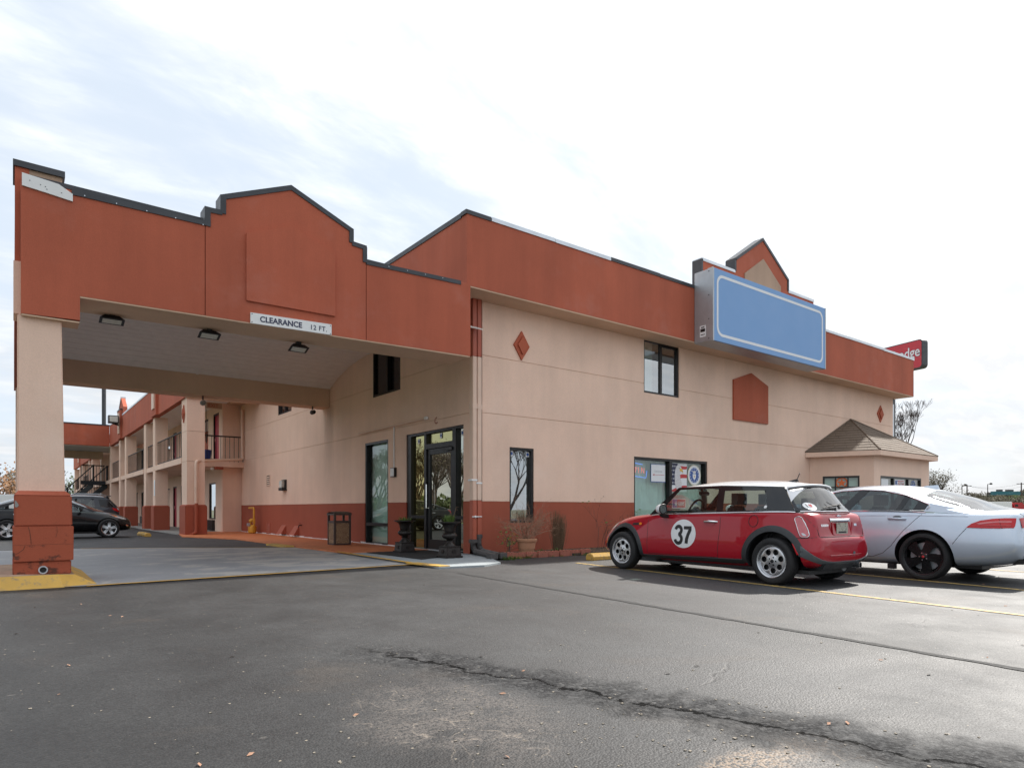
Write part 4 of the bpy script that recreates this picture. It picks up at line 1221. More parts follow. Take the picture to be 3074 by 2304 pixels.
for z0, dd, ww in ((0.03, lower_d, lower_w), (2.87, doors, wins)):
    holes = [(y, y + 0.98, z0, z0 + 2.12) for y in dd] + [(y, y + 1.2, z0 + 0.5, z0 + 2.05) for y in ww]
    part('room_wall', wall_face('L', RX, 0.15, 28.5 if z0 < 1 else 28.5, 80.0, z0, z0 + (2.63 if z0 < 1 else 2.41), holes), M['cream'], wing)
    for y in dd:
        fr = part('door_frame', MB().box(RX + 0.02, y, z0, RX + 0.12, y + 0.06, z0 + 2.12).box(RX + 0.02, y + 0.92, z0, RX + 0.12, y + 0.98, z0 + 2.12).box(RX + 0.02, y + 0.06, z0 + 2.05, RX + 0.12, y + 0.92, z0 + 2.12), M['blackmetal'], wing)
        lf = part('door', MB().box(RX + 0.075, y + 0.06, z0 + 0.01, RX + 0.115, y + 0.92, z0 + 2.045), M['doorred'], wing)
        part('handle', MB().box(RX + 0.03, y + 0.80, z0 + 0.95, RX + 0.074, y + 0.84, z0 + 1.10).box(RX + 0.03, y + 0.70, z0 + 0.98, RX + 0.045, y + 0.84, z0 + 1.01), M['chrome'], lf)
    for y in ww:
        fr = part('window', MB().box(RX + 0.02, y, z0 + 0.5, RX + 0.1, y + 0.05, z0 + 2.05).box(RX + 0.02, y + 1.15, z0 + 0.5, RX + 0.1, y + 1.2, z0 + 2.05).box(RX + 0.02, y + .05, z0 + 2.0, RX + 0.1, y + 1.15, z0 + 2.05).box(RX + 0.02, y + .05, z0 + 0.5, RX + 0.1, y + 1.15, z0 + 0.55), M['bronze'], wing)
        part('pane', MB().add([(RX + 0.06, y + .05, z0 + .55), (RX + 0.06, y + 1.15, z0 + .55), (RX + 0.06, y + 1.15, z0 + 2.0), (RX + 0.06, y + .05, z0 + 2.0)], [(0, 1, 2, 3)]), M['mirrorglass'], fr)
        part('curtain', MB().box(RX + 0.2, y - 0.1, z0 + 0.3, RX + 0.22, y + 1.3, z0 + 2.2), M['blind'], wing)
        ac = part('air_conditioner', MB().box(RX - 0.1, y + 0.12, z0 + 0.02, RX, y + 1.08, z0 + 0.47), M['bronze'], wing)
        gr = MB()
        for q in range(9):
            gr.box(RX - 0.115, y + 0.16, z0 + 0.06 + q * 0.043, RX - 0.1, y + 1.04, z0 + 0.08 + q * 0.043)
        part('grille', gr, M['blackmetal'], ac)
# stub wall closing the corridor beside the lobby block
part('end_wall', MB().box(RX + 0.01, 28.4, 0.03, XL + 0.2, 28.5, 2.655), M['cream'], wing)
part('end_wall', MB().box(RX + 0.01, 28.4, 2.875, XL + 0.2, 28.5, 5.27), M['cream'], wing)
part('rear_wall', MB().box(15.9, 28.5, 0, 16.0, 80.0, 5.9).box(RX + 0.16, 79.9, 0, 15.9, 80.0, 5.9).box(RX + 0.7, 28.6, 0, RX + 0.75, 79.9, 5.2), M['cream'], wing)


# railings: top rail, foot rail, balusters
def railing(a, b, z, parent, n, single=False):
    a, b = Vector(a), Vector(b)
    d = (b - a).normalized(); nn = Vector((-d.y, d.x, 0))
    rl = part('railing', MB().tube([a + Vector((0, 0, z + 1.02)), b + Vector((0, 0, z + 1.02))], 0.028, 6).tube([a + Vector((0, 0, z + 0.08)), b + Vector((0, 0, z + 0.08))], 0.018, 6), M['iron'], parent)
    al = MB()
    for i in range(n + 1):
        q = a.lerp(b, i / n)
        bb = MB().box(q.x - 0.008, q.y - 0.008, z + 0.0, q.x + 0.008, q.y + 0.008, z + 1.0)
        if single:
            part('baluster', bb, M['iron'], rl)
        else:
            o = len(al.v); al.add(bb.v, bb.f)
    if not single:
        part('baluster', al, M['iron'], rl, kind='stuff')
    return rl


railing((5.62, 27.99, 0), (XL - 0.03, 27.99, 0), 2.87, wing, 11, True)
for ya, yb_ in ((26.85, 32.45), (35.7, 41.75), (44.95, 48.9), (64.6, 70.6), (73.9, 79.5)):
    railing((WX + 0.1, ya, 0), (WX + 0.1, yb_, 0), 2.87, wing, int((yb_ - ya) / 0.30))
    part('balcony_floor', MB().box(WX - 0.02, ya - 0.03, 2.655, WX + 0.2, yb_ + 0.03, 2.875), M['cream'], wing)
railing((WX + 0.1, 33.2, 0), (WX + 0.1, 35.0, 0), 2.87, wing, 6)
# landing wall and outside stair
part('stair_wall', MB().box(WX, 54.5, 0.0, XL, 54.7, 5.28), M['cream'], wing)
part('corner_trim', MB().box(WX - 0.03, 54.45, 0.0, WX, 54.75, 5.28), M['creampaint'], wing)
SD = Vector((-.566, .825, 0)); SN = Vector((-.825, -.566, 0)); S0 = Vector((4.75, 52.6, 0))


def stp(s_, n_, z):
    q = S0 + SD * s_ + SN * n_
    return (q.x, q.y, z)


st = part('stair', MB().prism([(4.98, 52.0), (4.98, 54.4), (4.75, 53.7), (3.6, 52.1)], 'z', 2.62, 2.87), M['iron'], wing)
mb = MB()
for i in range(14):
    s_ = i * 0.31; z = 2.87 - (i + 1) * 0.195
    mb.add([stp(s_, -.5, z), stp(s_ + .33, -.5, z), stp(s_ + .33, .5, z), stp(s_, .5, z), stp(s_, -.5, z - .04), stp(s_ + .33, -.5, z - .04), stp(s_ + .33, .5, z - .04), stp(s_, .5, z - .04)], [(0, 1, 2, 3), (4, 5, 6, 7), (0, 1, 5, 4), (2, 3, 7, 6)])
for nn_ in (-.55, .5):
    A = [(0, 2.87), (0, 2.45), (4.4, -.1), (4.7, .05)]
    mb.add([stp(a_, nn_, z) for a_, z in A] + [stp(a_, nn_ + .05, z) for a_, z in A], [(0, 1, 2, 3), (4, 5, 6, 7), (0, 1, 5, 4), (1, 2, 6, 5), (2, 3, 7, 6), (3, 0, 4, 7)])
part('flight', mb, M['iron'], st)
mb = MB()
for nn_ in (-.52, .52):
    mb.tube([stp(-.1, nn_, 3.92), stp(0, nn_, 3.92), stp(4.5, nn_, 1.05)], 0.04, 6)
    for i in range(20):
        s_ = i * .235; zt = 3.92 - s_ * 2.87 / 4.5
        q = stp(s_, nn_, 0)
        w_ = .05 if i in (0, 10, 19) else .013
        mb.box(q[0] - w_, q[1] - w_, max(0, zt - 1.25), q[0] + w_, q[1] + w_, zt + (.05 if w_ > .03 else 0))
mb.tube([(4.95, 52.05, 3.9), (3.65, 52.1, 3.9)], .035, 6)
for i in range(7):
    x_ = 4.9 - i * .21
    mb.box(x_ - .012, 52.05, 2.85, x_ + .012, 52.08, 3.9)
part('stair_railing', mb, M['iron'], st)
# linking canopy that spans from the wing
part('link_canopy', MB().box(0.7, 49.0, 5.0, WX - 0.07, 49.25, 6.30), M['red'], wing)
part('link_canopy', MB().box(0.7, 49.25, 5.02, 0.9, 54.0, 6.30), M['red'], wing)
part('coping_strip', MB().box(0.68, 48.97, 6.30, WX + 0.02, 49.3, 6.37), M['coping'], wing)
part('ceiling', MB().box(0.9, 49.25, 4.95, WX + 2, 54.4, 5.0), M['ceilwhite'], wing)
part('rear_beam', MB().box(0.7, 53.6, 4.45, WX, 54.0, 4.949), M['tan'], wing)
part('wall_lamp', MB().box(6.0, 54.38, 3.9, 6.3, 54.5, 4.25), M['creampaint'], wing)
# exit sign, ceiling lamp, room lamps
exs = thing('exit_sign', 'faded tan exit sign hanging from the upper corridor ceiling', 'sign', (6.25, 27.4, 5.1))
part('box', MB().box(5.98, 27.38, 4.90, 6.55, 27.44, 5.12), M['exit'], exs)
put_text('lettering', 'EXIT', 0.19, (6.04, 27.375, 4.94), (1, 0, 0), M['redlow'], exs, 0.004, 0.0, 1.0, 0.95)
el = thing('emergency_light', 'small red and white emergency light on the lower corridor ceiling', 'lamp', (6.4, 27.9, 2.5))
part('box', MB().box(6.38, 27.7, 2.54, 6.68, 27.9, 2.645), M['redlow'], el)
part('lamp_head', MB().lathe([(0.02, -0.07), (0.06, -0.06), (0.06, 0.02), (0.02, 0.05)], (6.27, 27.8, 2.56), 10, 'y'), M['lampglass'], el)
tag(part('litter_tub', MB().lathe([(0.17, 0), (0.21, 0.42), (0.225, 0.42), (0.225, 0.46), (0.19, 0.46), (0.16, 0.05)], (6.15, 28.25, 2.87), 16), M['blueplastic']), 'blue plastic tub on the upper balcony behind the railing', 'bin')
pl_ = thing('pole_notice', 'narrow white notice strip on the second wing column', 'sign', (WX - 0.01, 32.6, 1.5))
part('board', MB().box(WX - 0.012, 32.52, 1.55, WX - 0.002, 32.78, 2.25), M['sticker'], pl_)
fl_ = thing('floodlight', 'dark floodlight with a pale lens on the parapet of the guest wing', 'floodlight', (4.75, 43.3, 6.1))
part('arm', MB().tube([(4.84, 43.3, 5.75), (4.5, 43.0, 5.8)], 0.05, 6), M['black'], fl_)
part('housing', MB().box(4.25, 42.7, 5.80, 4.75, 43.15, 6.22), M['black'], fl_)
part('lens', MB().box(4.3, 42.685, 5.86, 4.7, 42.699, 6.17), M['lampglass'], fl_)

# ------------------------------------------------------------------ downpipes at the corner
def downpipe(name_label, cx, cy, w_, d_, zc, path, ring):
    dp = thing('downpipe', name_label, 'downpipe', (cx, cy, 0), 'downpipes at the building corner')
    for a, b, mt in ((4.07, 5.26, 'redpaint'), (1.135, 4.068, 'creampaint'), (zc, 1.133, 'redpaint')):
        part('pipe_section', MB().box(cx - w_ / 2, cy - d_ / 2, a, cx + w_ / 2, cy + d_ / 2, b), M[mt], dp, bevel=0.008)
    part('joint_sleeve', MB().box(cx - w_ / 2 - 0.006, cy - d_ / 2 - 0.006, 3.0, cx + w_ / 2 + 0.006, cy + d_ / 2 + 0.006, 3.10), M['creampaint'], dp)
    part('strap', MB().box(cx - w_ / 2 - 0.03, cy - d_ / 2 - 0.006, ring, cx + w_ / 2 + 0.006, cy + d_ / 2 + 0.006, ring + 0.035), M['white'], dp)
    # corrugated foot
    pts, rs = [], []
    path = [Vector(q) for q in path]
    seg = []
    for a, b in zip(path, path[1:]):
        m_ = max(2, int((b - a).length / 0.011))
        seg += [a.lerp(b, i / m_) for i in range(m_)]
    seg.append(path[-1])
    for _ in range(14):
        seg = [seg[0]] + [(seg[i - 1] + seg[i] * 2 + seg[i + 1]) / 4 for i in range(1, len(seg) - 1)] + [seg[-1]]
    for i, q in enumerate(seg):
        rs.append(0.055 + (0.005 if i % 2 else -0.003))
    part('corrugated_hose', MB().tube(seg, rs, 12, cap=False), M['corr'], dp, smooth=50)
    part('adapter', MB().box(cx - w_ / 2 - 0.012, cy - d_ / 2 - 0.012, zc - 0.06, cx + w_ / 2 + 0.012, cy + d_ / 2 + 0.012, zc + 0.02), M['corr'], dp, bevel=0.006)
    return dp


downpipe('cream and red downpipe nearer the glass door, feeding a grey corrugated hose', XL - 0.052, 11.09, 0.10, 0.13, 0.32,
         [(XL - 0.052, 11.09, 0.32), (XL - 0.052, 11.09, 0.2), (XL - 0.06, 11.0, 0.09), (7.35, 10.5, 0.075), (7.12, 9.95, 0.075)], 1.53)
downpipe('thinner downpipe nearer the planted bed, feeding a second corrugated hose', XL + 0.062, YR - 0.045, 0.105, 0.075, 0.42,
         [(XL + 0.062, YR - 0.045, 0.42), (XL + 0.062, YR - 0.05, 0.2), (XL + 0.07, 10.95, 0.1), (7.52, 10.5, 0.075), (7.33, 9.98, 0.075)], 1.47)
part('square_outlet', MB().box(7.02, 9.82, 0.03, 7.18, 9.97, 0.13), M['corr'], [o for o in scene.objects if o.name == 'downpipe'][0])
part('square_outlet', MB().box(7.25, 9.84, 0.03, 7.41, 10.0, 0.13), M['corr'], [o for o in scene.objects if o.name == 'downpipe.001'][0])
part('rag_tie', MB().lathe([(0.01, -0.12), (0.014, 0.0), (0.01, 0.12)], (XL - 0.01, YR - 0.09, 0.80), 6, 'x').lathe([(0.005, -0.03), (0.03, 0), (0.005, 0.03)], (XL - 0.05, YR - 0.09, 0.80), 8, 'x'), M['white'], [o for o in scene.objects if o.name == 'downpipe'][0])
ep = thing('downpipe', 'pale grey downpipe at the end of the lobby building, by the bare tree', 'downpipe', (XE + 0.08, YR + 0.1, 0), 'downpipes at the far corners')
part('pipe_section', MB().box(XE + 0.01, YR + 0.02, 2.5, XE + 0.16, YR + 0.16, 5.02), M['silver'], ep, bevel=0.01)
part('pipe_section', MB().box(XE + 0.02, YR + 0.03, 5.02, XE + 0.15, YR + 0.15, 5.26), M['coping'], ep)
part('pipe_section', MB().box(XE + 0.01, YR + 0.02, 0.0, XE + 0.16, YR + 0.16, 2.498), M['silver'], ep, bevel=0.01)
# painted pipe that runs along the balcony edge and down the first column
wp = thing('downpipe', 'cream drain pipe bending along the balcony edge and down the first wing column', 'downpipe', (5.5, 25.8, 0), 'downpipes at the far corners')


def round_path(path, rad=0.12, n=5):
    path = [Vector(q) for q in path]
    out = [path[0]]
    for a, b, c_ in zip(path, path[1:], path[2:]):
        u_, v_ = (a - b).normalized(), (c_ - b).normalized()
        p_, q_ = b + u_ * rad, b + v_ * rad
        out += [p_ * (1 - t_) ** 2 + b * 2 * t_ * (1 - t_) + q_ * t_ ** 2 for t_ in [i / n for i in range(n + 1)]]
    return out + [path[-1]]


part('pipe_section', MB().tube(round_path([(7.44, 27.86, 5.0), (7.44, 27.86, 2.98), (5.28, 25.78, 2.70), (5.28, 25.78, 1.16)]), 0.058, 10), M['creampaint'], wp, smooth=60)
part('pipe_section', MB().tube(round_path([(5.28, 25.74, 1.17), (5.28, 25.74, 0.1), (5.1, 25.62, 0.05)]), 0.06, 10), M['redlow'], wp, smooth=60)
part('coupling', MB().lathe([(0.068, 1.72), (0.068, 1.80)], (5.28, 25.78, 0), 12), M['creampaint'], wp)

# ------------------------------------------------------------------ fittings on the entrance wall
cd = thing('conduit_lamp', 'slim white tube conduit above the tall window with a drop to a switch box', 'conduit', (XL - 0.03, 14.8, 3.0))
part('tube', MB().tube([(XL - 0.05, 16.65, 3.0), (XL - 0.05, 14.8, 3.012)], 0.028, 8).tube([(XL - 0.05, 14.79, 3.012), (XL - 0.05, 13.0, 3.025)], 0.024, 8), M['creampaint'], cd, smooth=50)
part('end_cap', MB().tube([(XL - 0.05, 13.06, 3.025), (XL - 0.05, 12.96, 3.026)], 0.036, 8), M['white'], cd)
part('drop_tube', MB().tube([(XL - 0.02, 14.64, 2.99), (XL - 0.02, 14.64, 1.98)], 0.016, 6), M['white'], cd)
part('switch_box', MB().box(XL - 0.07, 14.54, 1.75, XL - 0.001, 14.75, 1.98), M['bronze'], cd)
part('cover_plate', MB().box(XL - 0.078, 14.555, 1.77, XL - 0.0701, 14.735, 1.965), M['white'], cd)
part('number_bracket', MB().tube([(XL - 0.012, 12.60, 3.0), (XL - 0.02, 12.66, 2.98), (XL - 0.02, 12.67, 2.90), (XL - 0.02, 12.62, 2.86), (XL - 0.012, 12.57, 2.89)], 0.008, 6), M['redlow'], cd)


def louvre(y0, y1, z0, z1, mt, label):
    v_ = thing('wall_vent', label, 'vent', (XL, (y0 + y1) / 2, z0), 'louvred vents on the entrance wall')
    part('frame', MB().box(XL - 0.02, y0, z0, XL - 0.001, y0 + 0.03, z1).box(XL - 0.02, y1 - 0.03, z0, XL - 0.001, y1, z1).box(XL - 0.02, y0 + .03, z1 - 0.02, XL - 0.001, y1 - .03, z1), M[mt], v_)
    n_ = 5
    for i in range(n_):
        z = z0 + (z1 - z0 - 0.03) * i / n_
        part('slat', MB().add([(XL - 0.03, y0 + .03, z), (XL - 0.03, y1 - .03, z), (XL - 0.004, y1 - .03, z + 0.055), (XL - 0.004, y0 + .03, z + 0.055)], [(0, 1, 2, 3)]), M[mt], v_)
    part('backing', MB().box(XL - 0.003, y0 + .03, z0, XL - 0.0005, y1 - .03, z1 - .02), M['dark'], v_)


louvre(24.5, 24.93, 1.82, 2.22, 'creampaint', 'cream louvred vent high on the entrance wall')
louvre(24.5, 24.93, 0.08, 0.46, 'redpaint', 'red louvred vent low on the entrance wall near the gas meter')


def hood(y, label):
    h_ = thing('vent_hood', label, 'vent', (XL, y, 0.1), 'red metal vent hoods by the litter bin')
    part('hood', MB().add([(XL - 0.001, y - 0.22, 0.40), (XL - 0.001, y + 0.22, 0.40), (XL - 0.20, y + 0.24, 0.10), (XL - 0.20, y - 0.24, 0.10), (XL - 0.001, y - 0.24, 0.10), (XL - 0.001, y + 0.24, 0.10), (XL - 0.012, y - 0.22, 0.40), (XL - 0.012, y + 0.22, 0.40)], [(6, 7, 2, 3), (0, 6, 3, 4), (1, 5, 2, 7), (0, 1, 7, 6)]), M['redpaint'], h_)
    part('opening', MB().box(XL - 0.17, y - 0.2, 0.11, XL - 0.005, y + 0.2, 0.12), M['dark'], h_)
    return h_


hood(22.95, 'red sloped vent hood below the wall lamp')
hood(21.65, 'red sloped vent hood with a garden tap above it')
tp = thing('garden_tap', 'small dark garden tap above the vent hood', 'tap', (XL, 21.2, 0.42))
part('spout', MB().tube([(XL, 21.2, 0.43), (XL - 0.09, 21.2, 0.43), (XL - 0.12, 21.2, 0.36)], 0.018, 6), M['iron'], tp)
part('wheel', MB().lathe([(0.03, -0.006), (0.03, 0.006)], (XL - 0.07, 21.2, 0.49), 10), M['iron'], tp)
wl = thing('wall_lamp', 'small black wall lamp with a frosted front on the entrance wall', 'lamp', (XL, 22.9, 1.62))
part('back_plate', MB().box(XL - 0.05, 22.68, 1.60, XL - 0.001, 23.1, 1.98), M['black'], wl)
part('diffuser', MB().box(XL - 0.15, 22.75, 1.70, XL - 0.05, 23.05, 1.95), M['lampglass'], wl, bevel=0.02)
part('shade', MB().box(XL - 0.16, 22.70, 1.60, XL - 0.051, 23.08, 1.699), M['black'], wl)
# gas meter
gm_ = thing('gas_meter', 'yellow gas meter and regulator standing on the walk against the red wall', 'gas meter', (7.22, 25.6, 0.03))
gx, gy = 7.24, 25.75
part('riser_pipe', MB().tube(round_path([(gx, gy - 0.22, 0.35), (gx, gy - 0.22, 1.0), (gx, gy + 0.42, 1.0)], 0.06), 0.038, 8), M['gas'], gm_, smooth=60)
part('meter_case', MB().lathe([(0.08, 0.04), (0.14, 0.06), (0.155, 0.14), (0.155, 0.29), (0.13, 0.33), (0.05, 0.36)], (gx, gy, 0), 14), M['gas'], gm_, smooth=40)
part('index_plate', MB().box(gx - 0.175, gy - 0.10, 0.32, gx - 0.11, gy + 0.10, 0.43), M['silver'], gm_)
part('regulator', MB().lathe([(0.03, -0.06), (0.085, -0.04), (0.095, 0.0), (0.085, 0.04), (0.03, 0.08)], (gx - 0.02, gy + 0.05, 0.52), 12), M['gas'], gm_, smooth=40)
part('inlet_pipe', MB().tube(round_path([(gx, gy + 0.22, 0.36), (gx, gy + 0.22, 0.56), (gx, gy - 0.20, 0.56)], 0.05), 0.036, 8), M['gas'], gm_, smooth=60)
part('valve', MB().box(gx - 0.04, gy - 0.26, 0.40, gx + 0.04, gy - 0.18, 0.62), M['gas'], gm_, bevel=0.01)

# litter bin with aggregate panels
bx, by, bw = 6.51, 15.98, 0.46
lb = thing('litter_bin', 'square brown litter bin with pebbled panels against the red wall', 'litter bin', (bx + bw / 2, by + bw / 2, 0.035))
wood = plain('brown_bin_frame', (0.075, 0.05, 0.04), 0.5, 0.0, 0.1)
fr = MB()
for ax in (bx, bx + bw - 0.055):
    for ay in (by, by + bw - 0.055):
        fr.box(ax, ay, 0.04, ax + 0.055, ay + 0.055, 0.87)
for z0_, z1_ in ((0.04, 0.075), (0.60, 0.655)):
    fr.box(bx + .056, by + .004, z0_, bx + bw - .056, by + 0.05, z1_).box(bx + .004, by + .056, z0_, bx + 0.05, by + bw - .056, z1_).box(bx + .056, by + bw - 0.05, z0_, bx + bw - .056, by + bw - .004, z1_).box(bx + bw - 0.05, by + .056, z0_, bx + bw - .004, by + bw - .056, z1_)
part('frame', fr, wood, lb, bevel=0.008)
for pn in ((bx + .056, by + .012, bx + bw - .056, by + .03), (bx + .012, by + .056, bx + .03, by + bw - .056), (bx + .056, by + bw - .03, bx + bw - .056, by + bw - .012), (bx + bw - .03, by + .056, bx + bw - .012, by + bw - .056)):
    part('pebbled_panel', MB().box(pn[0], pn[1], 0.077, pn[2], pn[3], 0.598), M['aggregate'], lb)
rows = []
for j in range(7):
    v_ = j / 6
    rows.append([(bx - 0.01 + (bw + 0.02) * (i / 8), by - 0.01 + (bw + 0.02) * v_, 0.845 + 0.055 * (1 - abs(2 * v_ - 1) ** 2.5) * (1 - abs(2 * i / 8 - 1) ** 4 * 0.3)) for i in range(9)])
part('lid', MB().grid(rows).box(bx - 0.012, by - 0.012, 0.80, bx + bw + 0.012, by + bw + 0.012, 0.847), wood, lb, smooth=50)
part('liner', MB().box(bx + 0.06, by + 0.06, 0.56, bx + bw - 0.06, by + bw - 0.06, 0.64), M['black'], lb)

# cast-iron urns
def urn(x, y, label):
    u_ = thing('planter_urn', label, 'urn', (x, y, 0.03), 'black urns by the glass door')
    z = 0.03
    mb = MB()
    for a, b, za, zb in ((0.185, 0.185, 0.0, 0.04), (0.165, 0.145, 0.04, 0.20), (0.155, 0.155, 0.20, 0.225)):
        mb.add([(x + sx * a, y + sy * a, z + za) for sx, sy in ((-1, -1), (1, -1), (1, 1), (-1, 1))] + [(x + sx * b, y + sy * b, z + zb) for sx, sy in ((-1, -1), (1, -1), (1, 1), (-1, 1))], [(0, 1, 2, 3), (4, 5, 6, 7), (0, 1, 5, 4), (1, 2, 6, 5), (2, 3, 7, 6), (3, 0, 4, 7)])
    part('pedestal', mb, M['urn'], u_, bevel=0.006)
    prof = [(0.11, 0.225), (0.105, 0.245), (0.06, 0.285), (0.05, 0.315), (0.075, 0.33), (0.055, 0.345), (0.10, 0.365), (0.135, 0.395), (0.14, 0.43), (0.115, 0.465), (0.085, 0.48), (0.095, 0.49), (0.10, 0.53), (0.115, 0.59), (0.15, 0.64), (0.20, 0.665), (0.225, 0.668), (0.225, 0.685), (0.195, 0.68), (0.14, 0.64), (0.02, 0.62)]
    n_ = 40
    rows = []
    for (r_, h_) in prof:
        ring = []
        for j in range(n_ + 1):
            a = 2 * math.pi * j / n_
            flut = 1 + (0.045 if 0.35 < h_ < 0.47 else 0.02 if 0.47 < h_ < 0.66 else 0.03 if h_ >= 0.66 and r_ > 0.2 else 0) * math.cos(a * 10)
            ring.append((x + r_ * flut * math.cos(a), y + r_ * flut * math.sin(a), z + h_))
        rows.append(ring)
    part('bowl', MB().grid(rows), M['urn'], u_, smooth=45)
    part('soil', MB().lathe([(0.17, 0.645), (0.001, 0.65)], (x, y, z), 16), M['soil'], u_)
    part('rosette', MB().lathe([(0.045, -0.012), (0.03, 0.0)], (x, y - 0.155, z + 0.12), 8, 'y'), M['urn'], u_)
    part('rosette', MB().lathe([(0.045, -0.012), (0.03, 0.0)], (x - 0.155, y, z + 0.12), 8, 'x'), M['urn'], u_)
    return u_


def blades(mb, x, y, z, n, h, spread, lean=0.35, wd=0.008):
    for _ in range(n):
        a = random.uniform(0, 6.283); r_ = spread * math.sqrt(random.random())
        bx_, by_ = x + r_ * math.cos(a), y + r_ * math.sin(a)
        hh = h * random.uniform(0.5, 1.0); l_ = lean * hh * random.uniform(0.2, 1.0)
        dx_, dy_ = math.cos(a) * l_, math.sin(a) * l_
        px_, py_ = -math.sin(a) * wd, math.cos(a) * wd
        mb.add([(bx_ - px_, by_ - py_, z), (bx_ + px_, by_ + py_, z), (bx_ + dx_ * .5 + px_ * .8, by_ + dy_ * .5 + py_ * .8, z + hh * .6), (bx_ + dx_ * .5 - px_ * .8, by_ + dy_ * .5 - py_ * .8, z + hh * .6), (bx_ + dx_, by_ + dy_, z + hh)], [(0, 1, 2, 3), (3, 2, 4)])
    return mb


def leaves(mb, pts, size, n_each=1, jitter=0.02):
    for q in pts:
        for _ in range(n_each):
            c_ = Vector(q) + Vector((random.gauss(0, jitter), random.gauss(0, jitter), random.gauss(0, jitter)))
            u_ = Vector((random.gauss(0, 1), random.gauss(0, 1), random.gauss(0, 0.6))).normalized()
            v_ = u_.orthogonal().normalized()
            s_ = size * random.uniform(0.6, 1.3)
            mb.add([c_ - u_ * s_, c_ + v_ * s_ * 0.5, c_ + u_ * s_, c_ - v_ * s_ * 0.5], [(0, 1, 2, 3)])
    return mb


urn(6.66, 12.50, 'black iron urn with low greenery beside the tall window')
urn(6.62, 10.62, 'black iron urn with a bright green tuft, in front of the door sidelight')
g1 = thing('urn_plant', 'low dull greenery growing in the urn beside the tall window', 'plant', (6.66, 12.5, 0.68))
part('foliage', blades(MB(), 6.66, 12.5, 0.68, 60, 0.13, 0.15, 0.8), M['leaf'], g1)
g2 = thing('urn_plant', 'bright green tuft with dry stalks in the urn nearest the downpipes', 'plant', (6.62, 10.62, 0.68))
part('foliage', blades(MB(), 6.60, 10.62, 0.68, 160, 0.19, 0.11, 0.5), M['leaf'], g2)
mb = MB()
for i in range(4):
    a = random.uniform(0, 6.28)
    mb.tube([(6.68, 10.62, 0.68), (6.68 + 0.05 * math.cos(a), 10.62, 0.82), (6.70 + 0.09 * math.cos(a), 10.6, 0.90 + 0.05 * i), (6.72 + 0.13 * math.cos(a), 10.6, 0.89 + 0.05 * i)], 0.004, 4)
part('dry_stalk', mb, M['straw'], g2)
mb = MB().prism([(5.95, 12.85), (5.95, 10.5), (6.75, 10.9), (7.35, 11.7), (7.35, 12.85)], 'z', 0.03, 0.042)
tag(part('door_mat', mb, M['mat']), 'wide black rubber mat in front of the glass door', 'mat')

# ------------------------------------------------------------------ bed along the front wall
edg = thing('garden_edging', 'scalloped red concrete edging along the planted bed', 'edging', (8.5, 9.95, 0))
x = 7.42
while x < 9.58:
    L = 0.27
    yb0 = 9.965 - (x - 7.42) * 0.045 + random.uniform(-0.015, 0.015)
    prof = []
    for k in range(3):
        cx_ = x + L * (k + 0.5) / 3
        prof += [(cx_ + (L / 6) * math.cos(R(180 - a)), 0.075 + 0.05 * math.sin(R(a))) for a in (8, 45, 90, 135, 172)]
    prof = [(x + 0.004, -0.01)] + prof + [(x + L - 0.006, -0.01)]
    tilt = random.uniform(-0.012, 0.012)
    part('edging_brick', MB().prism([(p_[0], p_[1] + tilt) for p_ in prof], 'y', yb0, yb0 + 0.06), M['brick'], edg, bevel=0.006)
    x += L + random.uniform(0.002, 0.012)
pot = thing('flower_pot', 'terracotta flower pot behind the scalloped edging', 'flower pot', (8.23, 10.28, 0.05))
px_, py_ = 8.23, 10.28
part('pot', MB().lathe([(0.13, 0.0), (0.155, 0.10), (0.165, 0.105), (0.185, 0.24), (0.20, 0.245), (0.212, 0.265), (0.212, 0.30), (0.20, 0.312), (0.185, 0.30), (0.18, 0.26), (0.001, 0.26)], (px_, py_, 0.05), 32), M['terracotta'], pot, smooth=35)
part('soil', MB().lathe([(0.182, 0.27), (0.001, 0.275)], (px_, py_, 0.05), 16), M['soil'], pot)


def twiggy(mb, base, n, length, spread, depth, r0, gravity=0.0, up=0.9):
    tips = []

    def grow(p, d, L, r_, k):
        steps = 3
        path = [p]
        q = p.copy(); dd = d.copy()
        for _ in range(steps):
            dd = (dd + Vector((random.gauss(0, .16), random.gauss(0, .16), random.gauss(0, .12) - gravity))).normalized()
            q = q + dd * L / steps
            path.append(q.copy())
        mb.tube(path, [max(0.0011, r_ * (1 - 0.45 * i / steps)) for i in range(steps + 1)], 3, cap=False)
        if k > 0:
            for _ in range(random.choice((2, 2, 3))):
                f = random.uniform(0.35, 1.0)
                s0 = path[0].lerp(path[-1], f)
                nd = (dd + Vector((random.gauss(0, .55), random.gauss(0, .55), random.gauss(0, .35)))).normalized()
                grow(s0, nd, L * random.uniform(0.45, 0.75), r_ * 0.55, k - 1)
        else:
            tips.append(q)
    for _ in range(n):
        a = random.uniform(0, 6.283)
        s_ = spread * math.sqrt(random.random())
        d = Vector((math.cos(a) * s_, math.sin(a) * s_, up)).normalized()
        grow(Vector(base) + Vector((random.gauss(0, .05), random.gauss(0, .05), 0)), d, length * random.uniform(.7, 1.1), r0, depth)
    return tips


